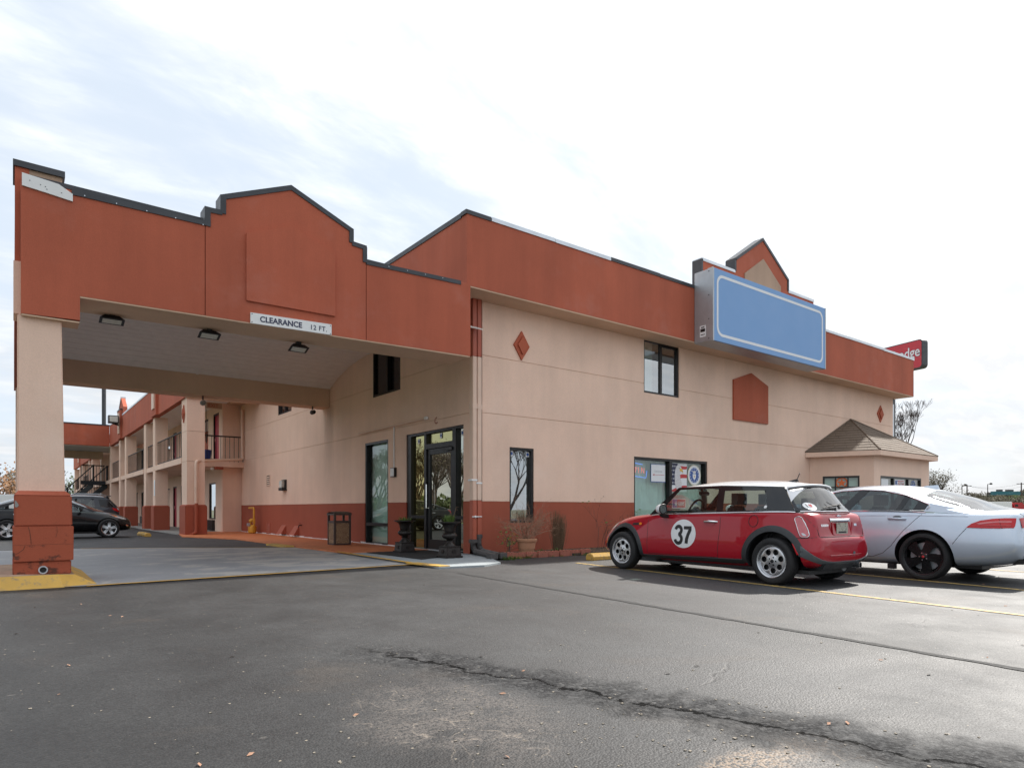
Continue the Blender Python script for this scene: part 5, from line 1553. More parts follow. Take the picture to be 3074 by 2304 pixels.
sh = thing('dry_shrub', 'leafless pale twiggy shrub growing from the terracotta pot', 'shrub', (px_, py_, 0.33))
mb = MB(); twiggy(mb, (px_, py_, 0.31), 36, 0.50, 1.0, 4, 0.0068, 0.0, 0.70)
part('twigs', mb, M['twig'], sh)
rs_ = thing('rose_bush', 'green leafed rose bush with yellow leaves beside the downpipe hoses', 'shrub', (7.85, 10.35, 0.05))
mb = MB(); tips = twiggy(mb, (7.84, 10.36, 0.05), 6, 0.30, 0.5, 2, 0.008, 0.0, 1.0)
part('stems', mb, M['twigdark'], rs_)
part('foliage', leaves(MB(), [q for q in tips if random.random() < .8], 0.032, 3, 0.05), M['leaf'], rs_)
part('foliage', leaves(MB(), [q for q in tips if q.z > 0.3 and random.random() < .5], 0.026, 2, 0.04), M['leafyel'], rs_, label='yellowing leaves')
dg_ = thing('dry_grass', 'upright clump of dry brown grass against the red wall', 'grass clump', (9.35, 10.6, 0.05))
mb = MB()
for cxg, h_ in ((9.28, 0.95), (9.46, 0.86)):
    for _ in range(190):
        ox, oy = random.gauss(0, .045), random.gauss(0, .04)
        hh = h_ * random.uniform(0.55, 1.0)
        b0 = Vector((9.36 + (cxg - 9.36) * 0.5 + ox * .7, 10.6 + oy * .7, 0.04))
        t0_ = Vector((cxg + ox * 1.5, 10.6 + oy * 1.5, hh))
        mb.tube([b0, b0.lerp(t0_, .5) + Vector((random.gauss(0, .008), random.gauss(0, .008), 0)), t0_], [0.0035, 0.0028, 0.0015], 3, cap=False)
part('stalks', mb, M['straw'], dg_)
wr = thing('rose_bush', 'bare rose canes with rose hips in front of the open window', 'shrub', (11.5, 10.6, 0.05))
mb = MB()
tips = []
for cx_, cy_ in ((10.7, 10.6), (11.3, 10.5), (12.3, 10.6), (12.9, 10.5), (13.5, 10.6)):
    tips += twiggy(mb, (cx_, cy_, 0.05), 4, 0.62, 0.35, 2, 0.006, 0.0, 1.0)
part('stems', mb, M['twigdark'], wr)
part('rose_hips', leaves(MB(), tips, 0.016, 2, 0.01), M['twigdark'], wr)
part('foliage', leaves(MB(), [q for q in tips if random.random() < .12], 0.04, 3, 0.05), M['leaf'], wr)
mb = MB()
for _ in range(26):
    x_ = random.uniform(7.5, 9.7)
    blades(mb, x_, 9.93 - (x_ - 7.42) * 0.045 + random.uniform(-0.04, 0.3) * (random.random() < .6), 0.0, random.randint(6, 26), random.uniform(.03, .09), 0.06, 1.0, 0.004)
blades(mb, 8.95, 10.15, 0.04, 60, 0.13, 0.13, 0.9); blades(mb, 7.45, 9.86, 0.0, 120, 0.09, 0.18, 1.0, .006); blades(mb, 8.6, 10.3, 0.04, 30, 0.12, 0.1, 0.9)
struct('weeds', mb, M['leaf'], kind='stuff')
mb = MB()
for _ in range(40):
    x_ = random.uniform(7.5, 9.7)
    blades(mb, x_, random.uniform(9.86, 10.5), 0.0, random.randint(4, 9), 0.05, 0.05, 1.0, 0.005)
struct('weeds', mb, M['leafyel'], kind='stuff')
mb = MB()
for _ in range(700):
    x_, y_ = random.uniform(7.4, 11.5), random.uniform(9.9, 10.9)
    leaves(mb, [(x_, y_, 0.06)], 0.02, 1, 0.004)
struct('leaf_litter', mb, M['straw'], kind='stuff')


def wheel_stop(x0, x1, y, label, d='x'):
    prof = [(-0.10, 0.0), (-0.10, 0.07), (-0.06, 0.13), (0.06, 0.13), (0.10, 0.07), (0.10, 0.0)]
    if d == 'x':
        mb = MB().prism([(y + p_[0], p_[1]) for p_ in prof], 'x', x0, x1)
    else:
        mb = MB().prism([(y + p_[0], p_[1]) for p_ in prof], 'y', x0, x1)
    return tag(part('wheel_stop', mb, M['yellow'], None, bevel=0.012), label, 'wheel stop', 'yellow concrete wheel stops')


wheel_stop(8.52, 10.35, 8.78, 'worn yellow concrete wheel stop in front of the red hatchback')
wheel_stop(11.0, 12.8, 8.78, 'yellow concrete wheel stop in front of the silver sedan')
wheel_stop(25.6, 27.4, 3.72, 'yellow concrete wheel stop beside the second wing column', 'y')

# ------------------------------------------------------------------ signs and stickers in the shop window
yg = YR + 0.10
fp = thing('window_poster', 'square poster of a white-headed eagle before a waving flag in the shop window', 'poster', (14.2, yg, 1.5))
X0, X1, Z0, Z1 = 13.80, 14.52, 1.42, 2.18
# the poster is read in pixels of the photograph's window: x 13.80-14.52
part('paper', MB().box(X0, yg - 0.012, Z0, X1, yg - 0.009, Z1), M['sticker'], fp)
part('blue_field', MB().prism([(X0 + .004, 1.60), (X0 + 0.30, 1.60), (X0 + 0.33, Z1 - .01), (X0 + .004, Z1 - .004)], 'y', yg - 0.0145, yg - 0.0122), M['ink'], fp)
for i, zb in enumerate((1.42, 1.76, 2.02)):
    n_ = 8
    top, bot = [], []
    xs0 = X0 + (0.10 if i == 0 else 0.36)
    for k in range(n_ + 1):
        xx = xs0 + (X1 - xs0) * k / n_
        wv = 0.05 * math.sin(2.6 * k / n_ + i)
        top.append((xx, min(Z1 - .003, zb + 0.05 + wv + 0.10 * k / n_)))
        bot.append((xx, max(Z0 + .003, zb - 0.03 + wv * .6 + 0.08 * k / n_)))
    part('red_stripe', MB().prism(bot + top[::-1], 'y', yg - 0.0146, yg - 0.0121), M['redvinyl'], fp)
for i in range(5):
    for j in range(3):
        sx_, sz_ = X0 + 0.045 + j * 0.085 + (0.04 if i % 2 else 0), 1.66 + i * 0.11
        if sx_ < X0 + 0.26:
            part('star', MB().prism(star(sx_, sz_, 0.03), 'y', yg - 0.0165, yg - 0.0147), M['sticker'], fp)
head = [(14.02, 1.62), (14.00, 1.80), (14.02, 1.98), (14.07, 2.10), (14.15, 2.155), (14.23, 2.13), (14.29, 2.05), (14.27, 1.96), (14.22, 1.90), (14.24, 1.78), (14.31, 1.66), (14.28, 1.52), (14.20, 1.46), (14.08, 1.50)]
part('eagle_head', MB().prism(head, 'y', yg - 0.019, yg - 0.0168), M['eaglewhite'], fp)
part('beak', MB().prism([(14.21, 2.04), (14.28, 2.05), (14.35, 1.99), (14.345, 1.93), (14.30, 1.97), (14.21, 1.975)], 'y', yg - 0.0205, yg - 0.0192), M['gold'], fp)
part('eye', MB().prism([(14.17, 2.065), (14.22, 2.05), (14.21, 2.04), (14.17, 2.05)], 'y', yg - 0.0205, yg - 0.0192), M['inkblack'], fp)
sl = thing('window_emblem', 'round air force emblem with a blue centre and rope border in the shop window', 'emblem', (14.82, yg, 1.9))
cx, cz = 14.84, 1.885
for nm, r_, mt, k in (('rope_border', 0.285, 'ivory', 0), ('white_ring', 0.26, 'sticker', 1), ('blue_disc', 0.205, 'bluevinyl', 2)):
    part(nm, MB().prism(circ(cx, cz, r_, 36), 'y', yg - 0.012 - 0.002 * k, yg - 0.0105 - 0.002 * k), M[mt], sl)
for i in range(13):
    a = 2 * math.pi * i / 13
    part('star', MB().prism(star(cx + 0.178 * math.cos(a), cz + 0.178 * math.sin(a), 0.022), 'y', yg - 0.018, yg - 0.0162), M['sticker'], sl)
part('shield', MB().prism([(cx - .075, cz + .03), (cx - .065, cz - .07), (cx, cz - .14), (cx + .065, cz - .07), (cx + .075, cz + .03)], 'y', yg - 0.018, yg - 0.0162), M['sticker'], sl)
part('shield_bolt', MB().prism([(cx - .025, cz - .02), (cx + .03, cz - .01), (cx + .0, cz - .08)], 'y', yg - 0.0197, yg - 0.0182), M['gold'], sl)
part('eagle', MB().prism([(cx - .10, cz + .135), (cx - .03, cz + .10), (cx, cz + .14), (cx + .03, cz + .10), (cx + .10, cz + .135), (cx + .04, cz + .04), (cx - .04, cz + .04)], 'y', yg - 0.018, yg - 0.0162), M['eaglewhite'], sl)
op = thing('open_sign', 'red neon letters of an open sign in a blue outline behind the shop window', 'sign', (12.5, YR + 0.2, 1.9))
neon, t = new_mat('lit_red_neon')
e = t.n('ShaderNodeEmission', {0: (1.0, 0.16, 0.13, 1), 1: 0.75}); t.n('ShaderNodeOutputMaterial', {0: e.outputs[0]})
neonb, t = new_mat('lit_blue_neon')
e = t.n('ShaderNodeEmission', {0: (0.10, 0.25, 0.85, 1), 1: 0.8}); t.n('ShaderNodeOutputMaterial', {0: e.outputs[0]})
put_text('lettering', 'OPEN', 0.245, (12.36, YR + 0.17, 1.875), (1, 0, -0.02), neon, op, 0.01, -0.010, 1.28, 0.74)
part('outline', MB().tube([(12.40, YR + 0.18, 2.14), (12.84, YR + 0.18, 2.10)], 0.008, 5).tube([(12.45, YR + 0.18, 1.80), (12.97, YR + 0.18, 1.76), (13.01, YR + 0.18, 1.95)], 0.008, 5), neonb, op)
ck_ = thing('notice_board', 'white notice with a red arrow and faint writing, taped in the shop window', 'notice', (13.3, yg, 1.9))
part('paper', MB().box(13.06, yg - 0.012, 1.66, 13.62, yg - 0.009, 2.12), M['sticker'], ck_)
part('tape_border', MB().box(13.05, yg - 0.0135, 1.655, 13.63, yg - 0.0125, 1.672).box(13.05, yg - 0.0135, 2.112, 13.63, yg - 0.0125, 2.125).box(13.05, yg - 0.0135, 1.672, 13.066, yg - 0.0125, 2.112), M['bluevinyl'], ck_)
part('arrow', MB().box(13.19, yg - 0.014, 1.842, 13.58, yg - 0.0125, 1.852).prism([(13.12, 1.847), (13.19, 1.872), (13.19, 1.822)], 'y', yg - 0.014, yg - 0.0125), M['redvinyl'], ck_)
put_text('lettering', 'CHECK IN', 0.075, (13.18, yg - 0.0135, 1.91), (1, 0, 0), M['signgrey'], ck_, 0.001, 0.0, 1.0, 0.9)
ar = thing('recruiting_sign', 'red and blue army sign with a white star, seen through the hatchback window', 'sign', (14.2, yg, 1.1))


def shopquad(a, b, c_, e_, o, mb):
    mb.box(a, yg - o - 0.002, c_, b, yg - o, e_)


part('card', MB().box(13.90, yg - 0.012, 0.98, 14.48, yg - 0.009, 1.24), M['sticker'], ar)
part('blue_field', MB().box(13.92, yg - 0.0145, 1.0, 14.10, yg - 0.0122, 1.22), M['bluevinyl'], ar)
part('red_field', MB().box(14.10, yg - 0.0144, 1.0, 14.46, yg - 0.0121, 1.22), M['redvinyl'], ar)
part('star', MB().prism(star(14.06, 1.10, 0.085), 'y', yg - 0.0165, yg - 0.0147), M['sticker'], ar)
put_text('lettering', 'ARMY', 0.15, (14.14, yg - 0.0165, 1.05), (1, 0, 0), M['sticker'], ar, 0.001, 0.002, 0.95, 0.72)
us = thing('window_decal', 'blue lettered decal low in the shop window, seen through the hatchback', 'decal', (14.7, yg, 1.1))
put_text('lettering', 'U.S.A.', 0.2, (14.62, yg - 0.012, 1.08), (1, 0, 0), M['bluevinyl'], us, 0.001, 0.004, 1.0, 0.8)

stone = plain('loose_pale_stone', (0.20, 0.175, 0.14), 0.85, 0.0, 0.35, 60.0)
rnd = random.Random(11)
mb = MB()
for i in range(0, 620, 2):
    if i < 300:
        x_, y_ = rnd.gauss(2.2, .45), rnd.gauss(1.6, .45)
    elif i < 430:
        x_, y_ = rnd.gauss(1.6, .4), rnd.gauss(2.6, .6)
    else:
        d_ = 1.8 + 9 * rnd.random() ** 1.6
        a_ = rnd.uniform(-.8, .85)
        x_, y_ = (.7944 * a_ + .6073) * d_, (-.6073 * a_ + .7944) * d_
    if y_ > 8.3: continue
    s_ = rnd.uniform(.002, .0062) * (1.4 if rnd.random() < .08 else 1)
    vs = [(x_ + s_ * rnd.uniform(.6, 1.2) * sx, y_ + s_ * rnd.uniform(.6, 1.2) * sy, s_ * (rnd.uniform(-.3, .1) if sz < 0 else rnd.uniform(.5, 1.0))) for sz in (-1, 1) for sx, sy in ((-1, -1), (1, -1), (1, 1), (-1, 1))]
    mb.add(vs, [(4, 5, 6, 7), (0, 1, 5, 4), (1, 2, 6, 5), (2, 3, 7, 6), (3, 0, 4, 7)])
struct('loose_gravel', mb, stone, kind='stuff')
mb = MB()
for i in range(46):
    d_ = 2.0 + 9 * rnd.random() ** 1.3
    a_ = rnd.uniform(-.8, .85)
    x_, y_ = (.7944 * a_ + .6073) * d_, (-.6073 * a_ + .7944) * d_
    if y_ > 8.6: continue
    s_ = rnd.uniform(.010, .022); th = rnd.uniform(0, 6.28)
    c_, n_ = math.cos(th), math.sin(th)
    mb.add([(x_ - c_ * s_, y_ - n_ * s_, .003), (x_ + n_ * s_ * .45, y_ - c_ * s_ * .45, .004), (x_ + c_ * s_, y_ + n_ * s_, .008), (x_ - n_ * s_ * .45, y_ + c_ * s_ * .45, .010)], [(0, 1, 2), (0, 2, 3)])
struct('fallen_leaves', mb, M['twig'], kind='stuff')
# ------------------------------------------------------------------ vehicles (local axes: x to the right, y forward, z up; rear axle at y = 0)
def lerp_tab(tab, y):
    tab = sorted(tab)
    if y <= tab[0][0]: return tab[0][1]
    for (a, va), (b, vb) in zip(tab, tab[1:]):
        if y <= b:
            f = (y - a) / (b - a)
            return va + (vb - va) * f
    return tab[-1][1]


def smooth_tab(tab, y, h=0.04):
    return (lerp_tab(tab, y - h) + 2 * lerp_tab(tab, y) + lerp_tab(tab, y + h)) / 4


def resample(pl, n):
    pl = [Vector(p) for p in pl]
    ls = [0.0]
    for a, b in zip(pl, pl[1:]): ls.append(ls[-1] + (b - a).length)
    out = []
    for i in range(n + 1):
        d = ls[-1] * i / n
        k = 0
        while k < len(ls) - 2 and ls[k + 1] < d: k += 1
        f = (d - ls[k]) / max(1e-9, ls[k + 1] - ls[k])
        out.append(pl[k].lerp(pl[k + 1], min(1, f)))
    return out


def bake(ob):
    dg = bpy.context.evaluated_depsgraph_get()
    dg.update()
    me = bpy.data.meshes.new_from_object(ob.evaluated_get(dg))
    return me


class Car:
    def __init__(s, root, S, paint, cab, belt_in=0.012, tum=0.34, axles=(0.0, 2.68), arch_r=0.36, wheel_r=0.3, sub=2, crease=0.35):
        s.root, s.S, s.paint, s.tum, s.arch_r, s.wr, s.axles = root, sorted(S), paint, tum, arch_r, wheel_r, axles
        s.belt_in = belt_in
        WL[root] = Vector()
        st = s.S
        n = len(st)
        bm = bmesh.new()
        rings = []
        for (y, zb, ws, wm, zm, wt, zt, zc_) in st:
            half = [(0, zb), (.6 * ws, zb), (ws, zb + .025), (wm - .012, zm * .5 + zb * .5), (wm, zm), (wt + (wm - wt) * .35, zt * .8 + zm * .2), (wt, zt), (.8 * wt, zt + .72 * (zc_ - zt)), (.42 * wt, zt + .95 * (zc_ - zt)), (0, zc_)]
            ring = [bm.verts.new((x, y, z)) for x, z in half] + [bm.verts.new((-x, y, z)) for x, z in half[-2:0:-1]]
            rings.append(ring)
        k = len(rings[0])
        cl = bm.edges.layers.float.new('crease_edge')
        for a, b in zip(rings, rings[1:]):
            ym = (a[0].co.y + b[0].co.y) / 2
            for j in range(k):
                f = bm.faces.new((a[j], a[(j + 1) % k], b[(j + 1) % k], b[j]))
                top = j in (6, 7, 8, 9, 10, 11)
                f.material_index = 1 if (top and cab[0] < ym < cab[1]) else 0
        bm.faces.new(rings[0]); bm.faces.new(rings[-1])
        bm.edges.ensure_lookup_table()
        for a, b in zip(rings, rings[1:]):
            for j in (6, k - 6):
                e = bm.edges.get((a[j], b[j]))
                if e: e[cl] = crease
        bmesh.ops.recalc_face_normals(bm, faces=bm.faces)
        me = bpy.data.meshes.new('body'); bm.to_mesh(me); bm.free()
        ob = bpy.data.objects.new('body', me); COL.objects.link(ob)
        for q in (M[paint], M['seat'], M['black']): me.materials.append(q)
        md = ob.modifiers.new('s', 'SUBSURF'); md.levels = md.render_levels = sub
        base = bake(ob)
        bm = bmesh.new(); bm.from_mesh(base); s.bvh = BVHTree.FromBMesh(bm); bm.free()
        cut = MB()
        for ya in axles:
            for sg in (-1, 1):
                wmx = max(q[3] for q in st)
                cut.lathe([(0.001, sg * (wmx - .30)), (arch_r, sg * (wmx - .30)), (arch_r, sg * (wmx + .2)), (0.001, sg * (wmx + .2))], (0, ya, s.wr), 40, 'x')
        cme = cut.mesh('cut'); cme.materials.append(M['black'])
        co = bpy.data.objects.new('cut', cme); COL.objects.link(co)
        bo = ob.modifiers.new('b', 'BOOLEAN'); bo.operation = 'DIFFERENCE'; bo.solver = 'EXACT'; bo.object = co
        try: bo.material_mode = 'TRANSFER'
        except Exception: pass
        out = bake(ob)
        bpy.data.objects.remove(co)
        bpy.data.objects.remove(ob)
        out.shade_smooth(); out.set_sharp_from_angle(angle=R(38))
        s.body = bpy.data.objects.new('body', out); COL.objects.link(s.body); s.body.parent = root
        WL[s.body] = Vector()
        s.zb = [(q[0], q[6]) for q in st]
        s.wb = [(q[0], q[5]) for q in st]

    # greenhouse side surface
    def gx(s, y, z):
        d = max(0.0, z - s.belt_z(y))
        return smooth_tab(s.wb, y) - s.belt_in - s.tum * d - 0.10 * d * d

    def belt_z(s, y):
        return smooth_tab(s.zb, y) - 0.004

    def part(s, name, mb, mat, smooth=40, parent=None, kind=None, label=None, bevel=0.0):
        return part(name, mb, M[mat] if isinstance(mat, str) else mat, parent or s.root, bevel, smooth, kind, label)

    def shell(s, za, zc_, wm, classes, ys, us, power=2.2):
        """centre shell between the two roof edges; classes(y,u) -> (part name, material)"""
        def pt(y, u):
            a, c_ = smooth_tab(za, y, .02), smooth_tab(zc_, y, .03)
            W = s.gx(y, a) * lerp_tab(wm, y)
            return (u * W, y, a + max(0.0, c_ - a) * (1 - abs(u) ** power))
        mbs = {}
        for i in range(len(ys) - 1):
            for j in range(len(us) - 1):
                um = (us[j] + us[j + 1]) / 2
                nm = classes((ys[i] + ys[i + 1]) / 2, um)
                if 'pillar' in nm[0]: nm = (nm[0], nm[1], um > 0)
                mbs.setdefault(nm, MB()).add([pt(ys[i], us[j]), pt(ys[i], us[j + 1]), pt(ys[i + 1], us[j + 1]), pt(ys[i + 1], us[j])], [(0, 1, 2, 3)])
        out = {}
        for (nm, mt, *_), mb in mbs.items():
            me = mb.mesh(nm)
            bm = bmesh.new(); bm.from_mesh(me); bmesh.ops.remove_doubles(bm, verts=bm.verts, dist=1e-5); bmesh.ops.recalc_face_normals(bm, faces=bm.faces); bm.to_mesh(me); bm.free()
            me.shade_smooth(); me.set_sharp_from_angle(angle=R(45))
            out[nm] = link(nm, me, M[mt], s.root)
        return out

    def side_quad(s, name, mat, bottom, top, off=0.0, n=10, m=4, sides=(-1, 1), parent=None):
        for sg in sides:
            b, t_ = resample([(p[0], p[1], 0) for p in bottom], n), resample([(p[0], p[1], 0) for p in top], n)
            rows = []
            for r_ in range(m + 1):
                row = []
                for p, q in zip(b, t_):
                    v = p.lerp(q, r_ / m)
                    row.append((sg * (s.gx(v.x, v.y) + off), v.x, v.y))
                rows.append(row)
            s.part(name, MB().grid(rows), mat, 60, parent)

    def ray(s, p, d):
        p, d = Vector(p), Vector(d).normalized()
        h = s.bvh.ray_cast(p - d * 3, d)
        if h[0] is None:
            h = s.bvh.find_nearest(p)
            return h[0], h[1]
        return h[0], h[1]

    def proj(s, pts, d, off=0.004, rings=(0.34, 0.68, 1.0)):
        """closed outline (3-D guesses) laid on the body along d, as a patch"""
        pts = [Vector(p) for p in pts]
        c = sum(pts, Vector()) / len(pts)
        q, nn = s.ray(c, d)
        vs = [q + nn * off]
        for f in rings:
            for p in pts:
                q, nn = s.ray(c.lerp(p, f), d)
                vs.append(q + nn * off)
        k = len(pts)
        fs = [(0, 1 + i, 1 + (i + 1) % k) for i in range(k)]
        for r_ in range(len(rings) - 1):
            a, b = 1 + r_ * k, 1 + (r_ + 1) * k
            fs += [(a + i, b + i, b + (i + 1) % k, a + (i + 1) % k) for i in range(k)]
        return MB().add(vs, fs)

    def outline(s, pts, d, r, off=0.002, closed=True, n=6):
        P = []
        pts = [Vector(p) for p in pts]
        if closed: pts = pts + [pts[0]]
        for a, b in zip(pts, pts[1:]):
            m = max(1, int((b - a).length / 0.05))
            for i in range(m):
                q, nn = s.ray(a.lerp(b, i / m), d)
                P.append(q + nn * off)
        q, nn = s.ray(pts[-1], d); P.append(q + nn * off)
        return MB().tube(P, r, n)

    def text(s, name, txt, size, org, xdir, d, mat, off=0.006, bold=0.0, sx=1.0, up=(0, 0, 1), align='CENTER'):
        me = text_mesh(txt, size, 0.0, bold, 1.0, sx, align)
        x, u = Vector(xdir).normalized(), Vector(up)
        for v in me.vertices:
            p = Vector(org) + x * v.co.x + u * v.co.y
            q, nn = s.ray(p, d)
            v.co = q + nn * off
        return link(name, me, M[mat], s.root)

    def arch_trim(s, ya, r0, r1, a0, a1, mat, off=0.012, n=26, name='wheel_arch_trim'):
        for sg in (-1, 1):
            rows = [[], [], [], []]
            for i in range(n + 1):
                a = R(a0 + (a1 - a0) * i / n)
                ca, sa = math.cos(a), math.sin(a)
                pin = Vector((sg * .7, ya + r0 * ca, s.wr + r0 * sa)); pout = Vector((sg * .7, ya + r1 * ca, s.wr + r1 * sa))
                qi, _ = s.ray(pin, (-sg, 0, 0)); qo, _ = s.ray(pout, (-sg, 0, 0))
                qi = Vector((qi.x, pin.y, pin.z)); qo = Vector((qo.x, pout.y, pout.z))
                x_ = max(abs(qi.x), abs(qo.x))
                rows[0].append((sg * (abs(qo.x) - .002), qo.y, qo.z))
                rows[1].append((sg * (abs(qo.x) + off * .8), qo.y * .85 + qi.y * .15, qo.z * .85 + qi.z * .15))
                rows[2].append((sg * (max(abs(qi.x), abs(qo.x) - .01) + off), qi.y, qi.z))
                rows[3].append((sg * (abs(qi.x) - .05), qi.y, qi.z))
            s.part(name, MB().grid(rows), mat, 50)

    def side_strip(s, name, pts_top, pts_bot, mat, off=0.01, sides=(-1, 1), n=24):
        for sg in sides:
            t_, b = resample([(p[0], p[1], 0) for p in pts_top], n), resample([(p[0], p[1], 0) for p in pts_bot], n)
            rows = []
            for f, o in ((0, -.003), (.08, off), (.5, off + .004), (.92, off), (1, -.003)):
                row = []
                for p, q in zip(t_, b):
                    v = p.lerp(q, f)
                    h, _ = s.ray((sg * .7, v.x, v.y), (-sg, 0, 0))
                    row.append((h.x + sg * o, v.x, v.y))
                rows.append(row)
            s.part(name, MB().grid(rows), mat, 50)

    def wheels(s, maker, xw):
        w0 = None
        for ya in s.axles:
            for sg in (-1, 1):
                if w0 is None:
                    w0 = maker(s.root, s.wr); w = w0
                else:
                    w = dup_tree(w0, s.root)
                w.location = (sg * xw, ya, s.wr)
                w.rotation_euler = (random.uniform(0, 6), 0, 0) if sg < 0 else (random.uniform(0, 6), 0, math.pi)
        return w0


def tyre(parent, r, rim, wd):
    pr = [(rim, -wd * .40), (rim + (r - rim) * .35, -wd * .50), (rim + (r - rim) * .75, -wd * .49), (r - .010, -wd * .42), (r, -wd * .30), (r, -wd * .10), (r - .006, -wd * .09), (r - .006, -wd * .06), (r, -wd * .05), (r, wd * .05), (r - .006, wd * .06), (r - .006, wd * .09), (r, wd * .10), (r, wd * .30), (r - .010, wd * .42), (rim + (r - rim) * .75, wd * .49), (rim, wd * .40)]
    return part('tyre', MB().lathe(pr, (0, 0, 0), 48, 'x', closed=True), M['rubber'], parent, smooth=40)


def bool_mesh(mb, cutter, mat):
    me = mb.mesh('a'); ce = cutter.mesh('c')
    a = bpy.data.objects.new('a', me); c_ = bpy.data.objects.new('c', ce)
    COL.objects.link(a); COL.objects.link(c_)
    md = a.modifiers.new('b', 'BOOLEAN'); md.operation = 'DIFFERENCE'; md.solver = 'EXACT'; md.object = c_
    out = bake(a)
    bpy.data.objects.remove(a); bpy.data.objects.remove(c_)
    out.shade_smooth(); out.set_sharp_from_angle(angle=R(35))
    return out


def rim_barrel(rim, wd):
    return [(rim, -wd * .44), (rim + .008, -wd * .46), (rim + .012, -wd * .42), (rim + .004, wd * .4), (rim - .012, wd * .4), (rim - .016, -wd * .36), (rim - .010, -wd * .43)]


def mini_wheel(root, r):
    rim, wd = r * .675, .175
    cut = MB()
    for i in range(7):
        a = 2 * math.pi * i / 7
        cut.lathe([(0.001, -.2), (r * .125, -.2), (r * .125, .2), (0.001, .2)], (0, r * .405 * math.cos(a), r * .405 * math.sin(a)), 18, 'x')
    for i in range(5):
        a = 2 * math.pi * (i + .5) / 5
        cut.lathe([(0.001, -.2), (r * .038, -.2), (r * .038, .2), (0.001, .2)], (0, r * .165 * math.cos(a), r * .165 * math.sin(a)), 10, 'x')
    disc = MB().lathe([(0.001, -.062), (r * .09, -.062), (r * .22, -.056), (r * .42, -.050), (r * .56, -.058), (rim - .014, -.050), (rim - .014, -.028), (r * .2, -.034), (0.001, -.036)], (0, 0, 0), 56, 'x')
    me = bool_mesh(disc, cut, None)
    w = link('wheel', me, M['alloy'], root)
    part('rim', MB().lathe(rim_barrel(rim, wd), (0, 0, 0), 48, 'x', closed=True), M['alloy'], w, smooth=40)
    part('hub_cap', MB().lathe([(0.001, -.068), (r * .075, -.067), (r * .085, -.055)], (0, 0, 0), 16, 'x'), M['iron'], w)
    part('brake_drum', MB().lathe([(0.001, .0), (r * .56, .0), (r * .56, .06), (0.001, .06)], (0, 0, 0), 24, 'x'), M['black'], w)
    tyre(w, r, rim, wd)
    return w


def spoke_wheel(n, mat, blade):
    def mk(root, r):
        rim, wd = r * (.76 if blade else .68), .20
        mb = MB().lathe([(0.001, -.075), (r * .10, -.072), (r * .20, -.06), (r * .22, -.03), (0.001, -.03)], (0, 0, 0), 30, 'x')
        for i in range(n):
            a = 2 * math.pi * i / n
            tw = .28 if blade else 0.0
            w0, w1 = (r * .14, r * .27) if blade else (r * .13, r * .17)
            pts = []
            for rr, ww, aa, x_ in ((r * .15, w0, 0, -.066), (r * .48, (w0 + w1) * .45, tw * .5, -.060), (rim - .004, w1, tw, -.066)):
                c_, s_ = math.cos(a + aa), math.sin(a + aa)
                for sgn in (-1, 1):
                    pts.append((x_, rr * c_ - sgn * ww * s_, rr * s_ + sgn * ww * c_))
            fr_ = pts; bk = [(x + .028, y, z) for x, y, z in pts]
            mb.add(fr_ + bk, [(0, 1, 3, 2), (2, 3, 5, 4), (6, 8, 9, 7), (8, 10, 11, 9), (0, 2, 8, 6), (2, 4, 10, 8), (1, 7, 9, 3), (3, 9, 11, 5), (4, 5, 11, 10)])
        w = part('wheel', mb, M[mat], root, smooth=30)
        part('rim', MB().lathe(rim_barrel(rim, wd), (0, 0, 0), 48, 'x', closed=True), M[mat], w, smooth=40)
        part('hub_cap', MB().lathe([(0.001, -.082), (r * (.05 if blade else .07), -.080), (r * (.06 if blade else .08), -.07)], (0, 0, 0), 14, 'x'), M['redvinyl'] if blade else M['alloy'], w)
        bo = MB()
        for i in range(5):
            a = 2 * math.pi * (i + .5) / 5
            bo.lathe([(0.001, -.079), (.011, -.078), (.012, -.06)], (0, r * .15 * math.cos(a), r * .15 * math.sin(a)), 8, 'x')
        part('wheel_bolt', bo, M['chrome'], w)
        part('brake_disc', MB().lathe([(0.001, .0), (r * .60, .0), (r * .60, .02), (0.001, .02)], (0, 0, 0), 28, 'x'), M['signgrey'] if blade else M['black'], w)
        part('wheel_well_disc', MB().lathe([(0.001, .05), (rim - .02, .05), (rim - .02, .06), (0.001, .06)], (0, 0, 0), 24, 'x'), M['black'], w)
        tyre(w, r, rim, wd)
        return w
    return mk


def seat(car, x, y, zt, w_=.42, rear=False):
    mb = MB().add([(x - w_ / 2, y, .45), (x + w_ / 2, y, .45), (x + w_ / 2, y + .14, .45), (x - w_ / 2, y + .14, .45), (x - w_ * .42, y - .13, zt - .17), (x + w_ * .42, y - .13, zt - .17), (x + w_ * .42, y - .03, zt - .17), (x - w_ * .42, y - .03, zt - .17)], [(0, 1, 2, 3), (4, 5, 6, 7), (0, 1, 5, 4), (1, 2, 6, 5), (2, 3, 7, 6), (3, 0, 4, 7)])
    st = car.part('seat', mb, 'seat', 60, bevel=.03)
    car.part('headrest', MB().box(x - .125, y - .16, zt - .16, x + .125, y - .06, zt).box(x - .05, y - .12, zt - .2, x - .04, y - .11, zt - .15).box(x + .04, y - .12, zt - .2, x + .05, y - .11, zt - .15), 'seat', 60, st, bevel=.035)


def steering(car, x, y, z, r=.18):
    pts = [(x + r * math.cos(a), y - .35 * r * math.sin(a), z + .94 * r * math.sin(a)) for a in [2 * math.pi * i / 24 for i in range(25)]]
    w = car.part('steering_wheel', MB().tube(pts, .016, 6), 'black', 60)
    car.part('spoke', MB().box(x - r, y - .02, z - .025, x + r, y + .02, z + .025).lathe([(.001, -.03), (.06, -.02), (.06, .03)], (x, y, z), 12, 'y'), 'black', 60, w)


